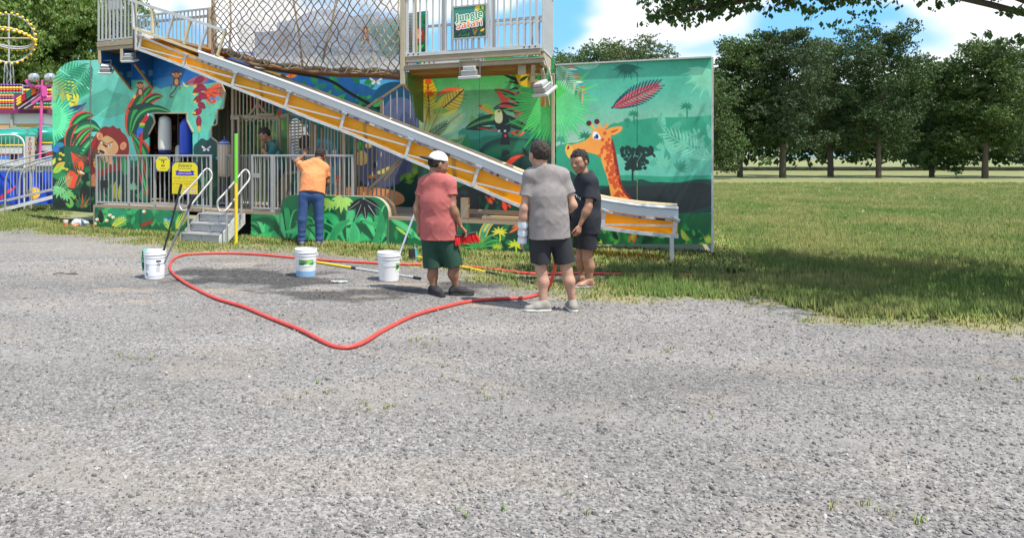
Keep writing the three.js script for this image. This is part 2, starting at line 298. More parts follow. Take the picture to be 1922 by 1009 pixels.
{ // far wood closing the horizon
  const R = rng(404), N = 30000, im = new THREE.InstancedMesh(leafGeo, leafMat, N), o = new THREE.Object3D(), c = new THREE.Color();
  for (let i = 0; i < N; i++) { const d = 74 + 26 * R(), a = -0.62 + 1.78 * R(), x = a * d, top = 4.5 + 5 * fbm2(x * 0.09, d * 0.05, 3, 6) + 1.6 * vn2(x * 0.5, 3); o.position.set(x, 0.3 + (top - 0.3) * Math.sqrt(R()), -d); o.rotation.set(R() - 0.5, R() * 6.28, R() - 0.5); const s = 0.8 + 0.7 * R(); o.scale.set(s, s, s); o.updateMatrix(); im.setMatrixAt(i, o.matrix); const w = 0.7 + 0.6 * R(); c.setRGB(0.085 * w, 0.15 * w, 0.04 * w); im.setColorAt(i, c); }
  im.name = 'far_wood'; im.castShadow = im.receiveShadow = true; add(im); tag(im, 'distant green wood closing off the field', 'wood', null, 'stuff'); }
makeTree('tall broad green tree behind the ring of yellow bulbs', -15.6, -33, { seed: 3, height: 15, spread: 5.4, trunk: 0.34, leaves: 17000, leaf: 0.34, color: G1, clump: 2.0, from: 0.1, limbs: 40 });
makeTree('green tree filling the gap beside the left platform', -12.6, -35, { seed: 4, height: 10.6, spread: 3.4, trunk: 0.24, leaves: 8000, leaf: 0.34, color: G1, clump: 1.6, from: 0.08 });
makeTree('darker green tree at the far left edge, behind the striped booth', -21, -38, { seed: 8, height: 14, spread: 5, trunk: 0.3, leaves: 9000, leaf: 0.36, color: G2, clump: 2, from: 0.1 });
{ const R = rng(71), list = [[1062, 46, 8.2, 'just right of the balcony, lowest of the wood'], [1092, 50, 10.3, 'with a rounded top above the palm print'], [1135, 52, 9.6, 'between two rounder crowns over the giraffe panel'], [1178, 49, 10.8, 'over the right half of the giraffe panel'], [1240, 52, 10.6, 'just past the giraffe panel print'], [1310, 50, 9.8, 'behind the end of the giraffe panel'], [1390, 53, 11.0, 'first beyond the end of the ride'], [1470, 51, 10.2, 'second beyond the end of the ride'], [1560, 54, 11.2, 'third beyond the end of the ride'], [1650, 51, 10.4, 'behind the near tree trunk'], [1750, 53, 10.8, 'right of the near tree trunk'], [1850, 50, 10.2, 'second right of the near tree trunk'], [1950, 52, 10.8, 'at the right edge']];
  list.forEach(([x, d, h, w], i) => makeTree('far green tree ' + w, (x - CX) * d / FOCAL, -d, { seed: 100 + i, height: h * (x < 1230 ? 0.84 + 0.16 * R() : 0.75 + 0.45 * R()), spread: 2.0 + 1.7 * R(), trunk: 0.16 + 0.1 * R(), leaves: 4200, leaf: 0.26 + 0.14 * R(), color: [G2, [0.095, 0.165, 0.035], [0.07, 0.12, 0.04], [0.12, 0.17, 0.05], [0.06, 0.115, 0.03]][i % 5], clump: 1.1 + 0.7 * R(), from: 0.05 + 0.22 * R(), group: 'far trees behind the ride' })); }
makeTree('near tree whose low boughs hang into the upper right sky', 8.9, -7.6, { seed: 55, height: 7.6, spread: 2.9, trunk: 0.2, leaves: 9000, leaf: 0.15, color: [0.055, 0.11, 0.022], clump: 1.0, from: 0.42, limbs: 30, boughs: [[-4.75, 3.72, -0.9], [-4.55, 3.42, -1.1], [-4.3, 3.9, -0.4], [-3.4, 3.85, -0.6]] });

// ---------------------------------------------------------------- printed murals
const WV = -1.05;   // plane of the ride's long front walls
const MURAL_MATS = [];
class Mural {   // a printed sheet on the ride plane v; its drawing is laid out in the plane and traced from points of the photo
  constructor(v, x0, x1, y0, y1, ppm = 125) {
    this.v = v; const c = [P(x0, y0, v), P(x1, y0, v), P(x0, y1, v), P(x1, y1, v)];
    this.u0 = Math.min(c[0][0], c[2][0]) - 0.02; this.u1 = Math.max(c[1][0], c[3][0]) + 0.02;
    this.h0 = Math.min(...c.map((p) => p[1])) - 0.02; this.h1 = Math.max(...c.map((p) => p[1])) + 0.02; this.k = ppm;
    [this.cv, this.g] = canvas(Math.ceil((this.u1 - this.u0) * ppm), Math.ceil((this.h1 - this.h0) * ppm));
    this.g.lineJoin = this.g.lineCap = 'round';
  }
  pt(x, y) { const [u, h] = P(x, y, this.v); return [(u - this.u0) * this.k, (this.h1 - h) * this.k]; }
  sc(x) { const a = this.pt(x, 300), b = this.pt(x, 301); return b[1] - a[1]; }
  path(pts, smooth, open) {
    const g = this.g, q = pts.map(([x, y]) => this.pt(x, y)), n = q.length; g.beginPath();
    if (!smooth) { q.forEach(([x, y], i) => i ? g.lineTo(x, y) : g.moveTo(x, y)); if (!open) g.closePath(); return; }
    const md = (a, b) => [(a[0] + b[0]) / 2, (a[1] + b[1]) / 2];
    if (open) { g.moveTo(...q[0]); for (let i = 1; i < n - 1; i++) { const m = i === n - 2 ? q[n - 1] : md(q[i], q[i + 1]); g.quadraticCurveTo(...q[i], ...m); } if (n === 2) g.lineTo(...q[1]); return; }
    g.moveTo(...md(q[n - 1], q[0])); for (let i = 0; i < n; i++) g.quadraticCurveTo(...q[i], ...md(q[i], q[(i + 1) % n])); g.closePath();
  }
  fill(c, pts, smooth = false) { this.path(pts, smooth); this.g.fillStyle = c; this.g.fill(); return this; }
  line(c, w, pts, smooth = true) { this.path(pts, smooth, true); this.g.strokeStyle = c; this.g.lineWidth = w * this.sc(pts[0][0]); this.g.stroke(); return this; }
  oval(c, x, y, rx, ry, rot = 0) { const p = []; for (let i = 0; i < 18; i++) { const a = i / 18 * 6.283, X = Math.cos(a) * rx, Y = Math.sin(a) * ry; p.push([x + X * Math.cos(rot) - Y * Math.sin(rot), y + X * Math.sin(rot) + Y * Math.cos(rot)]); } return this.fill(c, p, true); }
  wash(x0, y0, x1, y1, stops) { const a = this.pt(x0, y0), b = this.pt(x1, y1), gr = this.g.createLinearGradient(...a, ...b); stops.forEach(([t, c]) => gr.addColorStop(t, c)); this.g.fillStyle = gr; this.g.fillRect(0, 0, this.cv.width, this.cv.height); return this; }
  leaf(c, x0, y0, x1, y1, w, vein, bend = 0) {   // pointed leaf
    const dx = x1 - x0, dy = y1 - y0, L = Math.hypot(dx, dy), nx = -dy / L, ny = dx / L, q = (t, s) => [x0 + dx * t + nx * (s * w + bend * Math.sin(t * 3.14)), y0 + dy * t + ny * (s * w + bend * Math.sin(t * 3.14))];
    this.fill(c, [q(0, 0), q(0.12, 0.6), q(0.4, 1), q(0.75, 0.62), q(1, 0), q(1, 0), q(0.75, -0.62), q(0.4, -1), q(0.12, -0.6)], true);
    if (vein) { this.line(vein, Math.max(0.6, w * 0.12), [q(0, 0), q(0.5, 0), q(0.97, 0)]); }
    return q;
  }
  veined(c, dark, x0, y0, x1, y1, w, n = 7, bend = 0) { const q = this.leaf(c, x0, y0, x1, y1, w, dark, bend); for (let i = 1; i < n; i++) { const t = i / n * 0.85 + 0.05, r = Math.sin(t * 2.9) * 0.85; for (const s of [-1, 1]) this.line(dark, 0.7, [q(t, 0), q(t + 0.06, s * r * 0.5), q(t + 0.14, s * r)]); } return q; }
  fern(c, x0, y0, x1, y1, w, n = 12, rib = c, lw = 1.6, bend = 0) {
    const dx = x1 - x0, dy = y1 - y0, L = Math.hypot(dx, dy), nx = -dy / L, ny = dx / L, q = (t, s) => [x0 + dx * t + nx * (s * w + bend * Math.sin(t * 3.14)), y0 + dy * t + ny * (s * w + bend * Math.sin(t * 3.14))];
    for (let i = 0; i < n; i++) { const t = (i + 0.4) / n, r = Math.sin((0.12 + 0.88 * t) * 3.0) + 0.12; for (const s of [-1, 1]) { const a = q(t, 0), b = q(t + 0.16, s * r), m = q(t + 0.05, s * r * 0.62), m2 = q(t + 0.05 + 0.55 / n, s * r * 0.5); this.fill(c, [a, m, b, b, m2], true); this.line(c, lw * 0.5, [a, m, b]); } }
    this.line(rib, lw, [q(0, 0), q(0.5, 0), q(1, 0)]);
  }
  fan(c, x, y, r, a0, a1, n, w = 3, core = 0.25) {   // palm fan
    for (let i = 0; i < n; i++) { const a = lerp(a0, a1, i / (n - 1)), R = r * (0.85 + 0.15 * Math.cos(i * 2.1)), ca = Math.cos(a), sa = Math.sin(a); this.fill(c, [[x, y], [x + ca * R * core - sa * w, y + sa * R * core + ca * w], [x + ca * R, y + sa * R], [x + ca * R * core + sa * w, y + sa * R * core - ca * w]]); }
  }
  monstera(c, x, y, r, rot, vein) { for (let i = 0; i < 7; i++) { const a = rot + (i - 3) * 0.42, R = r * (1 - 0.1 * Math.abs(i - 3)); this.leaf(c, x, y, x + Math.cos(a) * R, y + Math.sin(a) * R, r * 0.14, vein); } }
  palmTree(c, x, y, s, trunk = 1) { this.line(c, s * 0.14, [[x, y], [x + s * 0.12, y + s * 0.6], [x + s * 0.05, y + s * 1.2 * trunk]]); for (let i = 0; i < 8; i++) { const a = -3.6 + i * 0.62; this.leaf(c, x, y, x + Math.cos(a) * s * 0.75, y + Math.sin(a) * s * 0.55, s * 0.1); } }
  hills(c, pts) { const q = []; pts.forEach(([x, y], i) => { q.push([x, y]); if (i < pts.length - 1) for (let k = 1; k < 5; k++) { const t = k / 5; q.push([lerp(x, pts[i + 1][0], t), lerp(y, pts[i + 1][1], t) + (hash3(i, k, 5) - 0.5) * 6]); } }); this.fill(c, q, true); }
  strap(cs, pts, w) {   // long arching leaf in nested bands: red edge, dark body, light stripe
    cs.forEach((c, k) => { const f = [1, 0.64, 0.2, 0.1][k] * w, L = [], R = []; pts.forEach(([x, y], i) => { const a = pts[Math.max(0, i - 1)], b = pts[Math.min(pts.length - 1, i + 1)], d = Math.hypot(b[0] - a[0], b[1] - a[1]), t = i / (pts.length - 1), e = f * Math.sin((0.1 + 0.88 * t) * 3.1) + 0.4; L.push([x - (b[1] - a[1]) / d * e, y + (b[0] - a[0]) / d * e]); R.unshift([x + (b[1] - a[1]) / d * e, y - (b[0] - a[0]) / d * e]); }); this.fill(c, L.concat(R), true); });
  }
  butterfly(c, x, y, s, line) { for (const k of [-1, 1]) { this.fill(c, [[x, y], [x + k * s, y - s * 0.9], [x + k * s * 1.2, y - s * 0.2], [x, y + s * 0.1]], true); this.fill(c, [[x, y], [x + k * s * 0.9, y + s * 0.1], [x + k * s * 0.6, y + s * 0.8], [x, y + s * 0.3]], true); if (line) this.line(line, 0.8, [[x, y], [x + k * s * 0.6, y - s * 0.5], [x + k * s, y - s * 0.7]]); } this.line(line || '#222', 1, [[x, y - s * 0.3], [x, y + s * 0.5]], false); }
  thicket(seed, x0, x1, y0, y1, n, cols, size, up = true) { const R = rng(seed); for (let i = 0; i < n; i++) { const x = lerp(x0, x1, R()), y = lerp(y0, y1, R()), c = cols[Math.floor(R() * cols.length)], k = R(), s = size * (0.6 + 0.8 * R()), a = up ? -1.57 + (R() - 0.5) * 2 : R() * 6.28; if (k < 0.4) this.leaf(c, x, y, x + Math.cos(a) * s, y + Math.sin(a) * s, s * 0.22, null, (R() - 0.5) * s * 0.3); else if (k < 0.65) this.fern(c, x, y, x + Math.cos(a) * s, y + Math.sin(a) * s, s * 0.22, 9); else if (k < 0.85) this.monstera(c, x, y, s * 0.6, a); else this.fan(c, x, y, s * 0.8, a - 1, a + 1, 11, s * 0.05); } }
  done(o = {}) { if (!this.m) { const W = this.cv.width, im = this.g.getImageData(0, 0, W, this.cv.height), q = im.data; for (let i = 0; i < q.length; i += 4) { const l = 0.3 * q[i] + 0.59 * q[i + 1] + 0.11 * q[i + 2]; for (let c = 0; c < 3; c++) q[i + c] = clamp((l + (q[i + c] - l) * 1.1) * (1.08 + 0.11 * (vn2((i / 4 % W) / 17, Math.floor(i / 4 / W) / 23, 5) - 0.5) + 0.06 * (vn2((i / 4 % W) / 4, Math.floor(i / 4 / W) / 5, 9) - 0.5)) + 5, 0, 255); } this.g.putImageData(im, 0, 0);   // vivid inks
      this.tex = ctex(this.cv); this.m = new THREE.MeshPhysicalMaterial({ map: this.tex, roughness: 0.32, ...o }); } return this.m; }
  // a board of given outline (photo points), with holes, standing in the mural's plane
  board(outline, holes = [], thick = 0.04, local = false) {
    const f = (p) => new THREE.Vector2(...(local ? p : P(p[0], p[1], this.v)));
    const s = new THREE.Shape(outline.map(f)); holes.forEach((h) => s.holes.push(new THREE.Path(h.map(f))));
    const g = new THREE.ExtrudeGeometry(s, { depth: thick, bevelEnabled: false, curveSegments: 6 }); g.translate(0, 0, -thick);
    const p = g.attributes.position, uv = g.attributes.uv; for (let i = 0; i < p.count; i++) uv.setXY(i, (p.getX(i) - this.u0) / (this.u1 - this.u0), (p.getY(i) - this.h0) / (this.h1 - this.h0));
    g.translate(0, 0, this.v); return g;
  }
}
function monkey(m, x, y, s, hang) {
  const b = '#6b2f1e', f = '#e9a77a', d = '#4a1f14', q = (a, c) => [x + a * s, y + c * s];
  m.line(b, s * 0.16, hang ? [q(-0.1, 0.9), q(-0.7, 1.3), q(-0.8, 2)] : [q(-0.2, 0.8), q(-0.8, 1.2), q(-0.6, 1.7)]); m.line(b, s * 0.16, [q(0.2, 0.9), q(0.6, 1.3), q(0.5, 2.1)]);
  m.line(d, s * 0.16, [q(0.1, 1.4), q(-0.2, 2.4), q(-1.0, 2.9), q(-0.9, 3.4), q(-0.5, 3.2)]);
  m.oval(b, x, y + s * 1.0, s * 0.5, s * 0.72); m.oval(f, x, y + s * 1.05, s * 0.3, s * 0.48);
  m.oval(b, x, y, s * 0.62, s * 0.56); m.oval(f, x - s * 0.5, y - s * 0.05, s * 0.18, s * 0.2); m.oval(f, x + s * 0.58, y - s * 0.1, s * 0.18, s * 0.2); m.oval(f, x, y + s * 0.08, s * 0.44, s * 0.36);
  m.oval('#221', x - s * 0.16, y - s * 0.02, s * 0.07, s * 0.09); m.oval('#221', x + s * 0.16, y - s * 0.02, s * 0.07, s * 0.09); m.line('#7a2a1a', s * 0.07, [q(-0.18, 0.24), q(0, 0.32), q(0.18, 0.24)]);
}
const RED = ['#e2482c', '#0f4a2c', '#3fa04a'], RED2 = ['#d63f2a', '#123a26', '#4fae50'];

// left wall: lion, parrot, monkeys, heliconia
const mLeft = new Mural(WV, 94, 428, 100, 402);
{ const m = mLeft;
  m.wash(200, 112, 200, 330, [[0, '#6fb8a6'], [0.35, '#5fae9b'], [0.6, '#56a994'], [0.8, '#2f7a62'], [1, '#173f33']]);
  m.hills('#4f9a84', [[150, 190], [200, 165], [240, 185], [300, 215], [300, 300], [150, 300]]); m.hills('#5fb8a8', [[165, 225], [250, 170], [330, 190], [430, 150], [430, 300], [165, 300]]);
  m.fill('#5aa58c', [[176, 225], [215, 190], [245, 170], [245, 215]], true);
  m.wash; const g = m.g; // sky behind the left platform
  m.fill('#1f5fa6', [[238, 98], [430, 98], [430, 150], [380, 158], [340, 160], [300, 156], [285, 150], [238, 150]]); m.fill('#2f78b4', [[285, 150], [330, 140], [360, 165], [330, 172], [290, 165]], true);
  m.fill('#5fb39a', [[285, 165], [360, 158], [420, 180], [410, 260], [285, 240]], true); m.fill('#5aa98f', [[300, 215], [330, 160], [350, 160], [345, 215]]);
  // far left: palms and banana leaf
  m.fan('#3f9d6f', 172, 172, 90, 2.7, 4.1, 26, 2.2, 0.4); m.fern('#58b08a', 170, 165, 112, 122, 24, 22, '#8fd0b0', 1.2); m.fern('#2f7f5c', 172, 130, 118, 175, 26, 18, '#69b892', 1);
  m.leaf('#c9c23c', 126, 150, 141, 205, 11, '#7d7a18', -6); m.fill('#d6cc3e', [[118, 152], [132, 148], [142, 158], [141, 190], [133, 204], [126, 190]], true); for (let i = 0; i < 6; i++) m.leaf('#2c3b1c', 122 + i * 2, 156 + i * 7, 133 + i * 1.6, 158 + i * 7, 1.2);
  m.fern('#9db53a', 112, 205, 104, 140, 12, 14, '#c6b24a', 1.2); m.fern('#c88d3e', 122, 190, 112, 152, 7, 10, '#d7a35a', 1);
  m.strap(['#1d5d8a', '#123a5c'], [[130, 215], [148, 205], [162, 192]], 5); m.strap(['#d2436a', '#1d6a78'], [[135, 222], [150, 208], [160, 195]], 4); m.leaf('#2a2f5c', 128, 205, 158, 196, 3);
  m.fern('#2c8a60', 172, 170, 104, 126, 30, 15, '#9fdcc0', 1.6); m.fern('#1f6f54', 170, 118, 132, 176, 24, 12, '#69b892', 1.2); m.fan('#2f9a74', 97, 226, 60, -1.3, 1.5, 19, 4, 0.5); m.fan('#6cd49c', 97, 226, 54, -1.25, 1.45, 19, 2.4, 0.5); m.oval('#5cc68e', 102, 218, 12, 26);
  m.strap(RED, [[130, 250], [142, 228], [160, 216], [176, 216]], 13); m.strap(['#0e3a2a', '#14553a', '#57ad62'], [[128, 262], [150, 240], [172, 234], [190, 246]], 15);
  m.fill('#0f3328', [[97, 272], [130, 250], [172, 250], [175, 300], [97, 330]], true); m.leaf('#17573c', 128, 292, 172, 250, 13, '#2b7a50'); m.leaf('#0b2a22', 135, 300, 176, 284, 9);
  m.strap(['#e2482c', '#16452f', '#4fae50'], [[132, 300], [142, 272], [158, 250], [176, 238]], 9); m.strap(['#0f3a2a', '#1d6a44', '#62b868'], [[140, 310], [156, 280], [172, 262], [182, 258]], 10); m.strap(['#d8452a', '#123a26'], [[128, 290], [126, 262], [134, 240], [146, 232]], 8); m.fill('#0c2a22', [[94, 300], [175, 292], [175, 402], [94, 402]]);
  m.thicket(11, 98, 172, 292, 372, 26, ['#123f2c', '#1c5a3a', '#0c2a20', '#2a7a48', '#16452f'], 34);
  for (let i = 0; i < 9; i++) { m.leaf('#16513a', 120, 275, 120 + 46 * Math.cos(0.1 + i * 0.17), 275 + 50 * Math.sin(0.1 + i * 0.17), 2.4); m.leaf('#d8452a', 132, 284, 132 + 42 * Math.cos(0.35 + i * 0.12), 284 + 44 * Math.sin(0.35 + i * 0.12), 1); }
  m.fill('#d9472c', [[120, 335], [132, 318], [142, 325], [150, 342], [138, 356], [124, 350]], true); m.fill('#e0512e', [[146, 300], [158, 306], [156, 322], [146, 318]], true); m.strap(['#d8452a', '#1a4a30'], [[140, 352], [150, 330], [152, 312]], 4);
  m.oval('#2f66b4', 104, 280, 7, 6); m.oval('#2f7a9a', 112, 272, 8, 5); for (const [x, y] of [[113, 288], [118, 291], [112, 299], [119, 316], [125, 318]]) { m.oval('#e8d04a', x, y, 3, 2.4); m.oval('#a2471e', x, y, 1, 1); } m.leaf('#c8c840', 97, 310, 104, 296, 4); m.leaf('#a7c24c', 99, 325, 122, 305, 7, '#6a8a2a'); m.leaf('#d6a23c', 104, 312, 122, 304, 4);
  m.fill('#e98a3e', [[142, 318], [156, 322], [160, 328], [148, 328]], true); m.fill('#dce6e0', [[150, 320], [160, 327], [150, 324]]);
  m.fern('#7fbf82', 99, 366, 130, 332, 12, 12, '#a9d8a2', 1.4); m.monstera('#74b878', 112, 352, 22, 1.9, '#b5deb0'); m.monstera('#6ab070', 122, 362, 20, 0.9, '#a5d5a0'); m.monstera('#101b1a', 113, 384, 17, 2.2, '#6d7f78'); m.monstera('#101b1a', 116, 384, 15, 0.2, '#6d7f78'); m.oval('#0f1918', 112, 384, 13, 8);
  m.leaf('#131f1c', 158, 380, 157, 342, 9); m.leaf('#101a18', 172, 370, 176, 350, 6); m.monstera('#5fae5a', 167, 340, 13, 1.2, '#2b6a38'); for (let i = 0; i < 7; i++) { m.leaf(i % 2 ? '#cf5a2e' : '#1d6a42', 155, 392, 155 + 22 * Math.cos(3.6 + i * 0.36), 392 + 30 * Math.sin(3.6 + i * 0.36), 2.2); } m.thicket(12, 130, 172, 370, 398, 10, ['#2a7a48', '#6aa84a', '#174c34'], 16);
  // lion
  m.fill('#8a211c', [[164, 290], [172, 262], [186, 244], [196, 236], [206, 240], [212, 234], [218, 242], [226, 240], [226, 246], [238, 256], [243, 275], [240, 300], [236, 335], [215, 350], [185, 345], [168, 325]], true);
  m.fill('#8d2722', [[196, 250], [206, 240], [222, 248], [214, 256]], true); m.fill('#6d1917', [[170, 300], [176, 270], [180, 300], [180, 340]], true);
  m.oval('#e8a06c', 187, 256, 6, 8, -0.3); m.oval('#d98c62', 187, 257, 3, 5); m.oval('#e8a06c', 231, 274, 6, 8, 0.4); m.oval('#d98c62', 231, 275, 3, 5);
  m.fill('#eda871', [[190, 262], [197, 254], [206, 256], [214, 262], [222, 272], [222, 284], [214, 292], [208, 298], [200, 304], [190, 300], [184, 288], [182, 278], [186, 270]], true);
  m.fill('#f2bb8a', [[182, 276], [190, 272], [200, 280], [202, 290], [192, 292], [184, 286]], true); m.fill('#7c1f1c', [[191, 266], [197, 272], [203, 274], [199, 278], [192, 272]], true); m.fill('#3a0f0f', [[184, 280], [196, 284], [196, 290], [188, 288]], true); m.fill('#c9402e', [[187, 285], [194, 287], [192, 290]], true);
  m.fill('#ffffff', [[190, 266], [196, 268], [194, 271], [189, 270]], true); m.fill('#ffffff', [[202, 272], [210, 270], [208, 276], [203, 276]], true); m.oval('#241a1a', 193, 269, 1.4, 1.5); m.oval('#241a1a', 206, 273, 1.5, 1.6); m.line('#2a1010', 1, [[188, 263], [194, 266], [199, 270]]); m.line('#2a1010', 1, [[201, 271], [207, 267], [212, 266]]);
  m.fill('#e8a06c', [[176, 300], [182, 290], [186, 300], [180, 322], [174, 308]], true); m.fill('#e8a06c', [[186, 298], [214, 296], [212, 312], [204, 306], [200, 320], [194, 308], [188, 318]], true); m.fill('#cf8058', [[170, 330], [178, 325], [180, 350], [168, 350]]);
  // red strap leaves, monkey, parrot
  m.strap(RED, [[244, 256], [246, 228], [256, 200], [270, 178], [288, 158]], 17); m.strap(RED2, [[262, 210], [275, 190], [292, 180], [306, 181]], 10); m.strap(['#0e1f1c', '#123a28'], [[240, 205], [262, 200], [280, 196], [302, 206]], 5); m.strap(['#11402c', '#185a3a', '#5ab45c'], [[246, 250], [256, 218], [276, 204], [300, 203], [322, 212]], 8);
  m.fill('#0f3a2a', [[246, 262], [256, 222], [280, 214], [291, 226], [284, 256], [262, 268]], true);
  m.strap(RED, [[284, 352], [278, 310], [266, 275], [246, 250]], 16); m.strap(['#12492f', '#2f9048'], [[272, 335], [264, 295], [250, 262]], 5);
  monkey(m, 263, 160, 12, false); m.fill('#f0c83a', [[249, 180], [254, 176], [256, 182], [250, 187]], true);
  m.fill('#d8262a', [[268, 224], [276, 212], [280, 216], [276, 226], [270, 232], [263, 236], [262, 230]], true); m.fill('#f4f0e4', [[276, 212], [280, 213], [279, 219], [276, 217]], true); m.fill('#e8c63a', [[262, 230], [273, 231], [272, 236], [260, 236]], true); m.fill('#4faf4a', [[260, 235], [272, 236], [271, 240], [259, 240]], true); m.fill('#2f62c0', [[258, 238], [270, 240], [267, 252], [264, 248], [260, 256], [255, 252]], true); m.leaf('#d8262a', 266, 244, 262, 298, 3); m.leaf('#2f6ad0', 262, 246, 256, 262, 2);
  // right part: monkey with banana, heliconia, orange fern
  monkey(m, 331, 140, 13, true); m.line('#e8c63a', 3, [[344, 156], [346, 162], [352, 162]]);
  m.fern('#e2532c', 350, 156, 388, 148, 8, 12, '#b23a20', 1.6); for (let i = 0; i < 13; i++) { const a = -0.55 + i * 0.15; m.leaf(i % 3 === 2 ? '#8d2a1e' : '#e05a2e', 384, 168, 384 + 40 * Math.cos(a), 168 + 34 * Math.sin(a), 1.9, null, 4); }
  m.fern('#d9532e', 388, 185, 422, 160, 14, 16, '#a33018', 1.2);
  for (const [x, y, w, s] of [[374, 150, 16, 1], [378, 164, 15, -1], [372, 168, 15, 1], [380, 180, 13, -1], [372, 186, 14, 1], [378, 198, 11, -1], [371, 210, 13, 1]]) m.leaf('#7a1530', x + s * w * 0.6, y - 5, x - s * w * 0.75, y + 6, 7, '#a32a44');
  for (const [x, y] of [[361, 162], [361, 177], [361, 191], [360, 212]]) m.fill('#f0b63a', [[x, y], [x + 7, y - 3], [x + 7, y + 3]]); m.leaf('#7a1530', 373, 216, 373, 244, 6, '#b0354a'); m.fill('#f0a044', [[369, 236], [377, 236], [374, 252]], true); m.line('#2b3a2a', 1, [[373, 250], [374, 262], [370, 272]]);
  m.fill('#3a78c8', [[392, 182], [400, 182], [405, 188], [396, 188]], true); m.leaf('#d8262a', 398, 193, 406, 188, 3); m.leaf('#3a9ad0', 404, 186, 412, 180, 3);
  m.fill('#17403a', [[364, 300], [362, 274], [372, 266], [378, 258], [390, 266], [398, 252], [412, 264], [412, 300]], true); m.monstera('#16302e', 402, 228, 10, 0.4); m.butterfly('#f0d8e6', 387, 279, 8, '#4a2a3a');
  // behind the fence
  m.fill('#0f352a', [[176, 340], [205, 322], [245, 318], [290, 300], [330, 292], [425, 290], [425, 402], [176, 402]], true); m.thicket(21, 190, 415, 310, 396, 46, ['#14503a', '#1f6a44', '#0c2a22', '#2f8a50', '#3f6a2a', '#0e3a2c'], 34); m.monstera('#8fc8a0', 248, 356, 16, -1.5, '#4f8f68'); m.leaf('#b9b43a', 214, 375, 218, 338, 6, '#5a5a1a'); m.leaf('#c9c040', 224, 378, 226, 342, 4);
  m.strap(RED, [[276, 372], [270, 340], [264, 310], [268, 290]], 7);
}
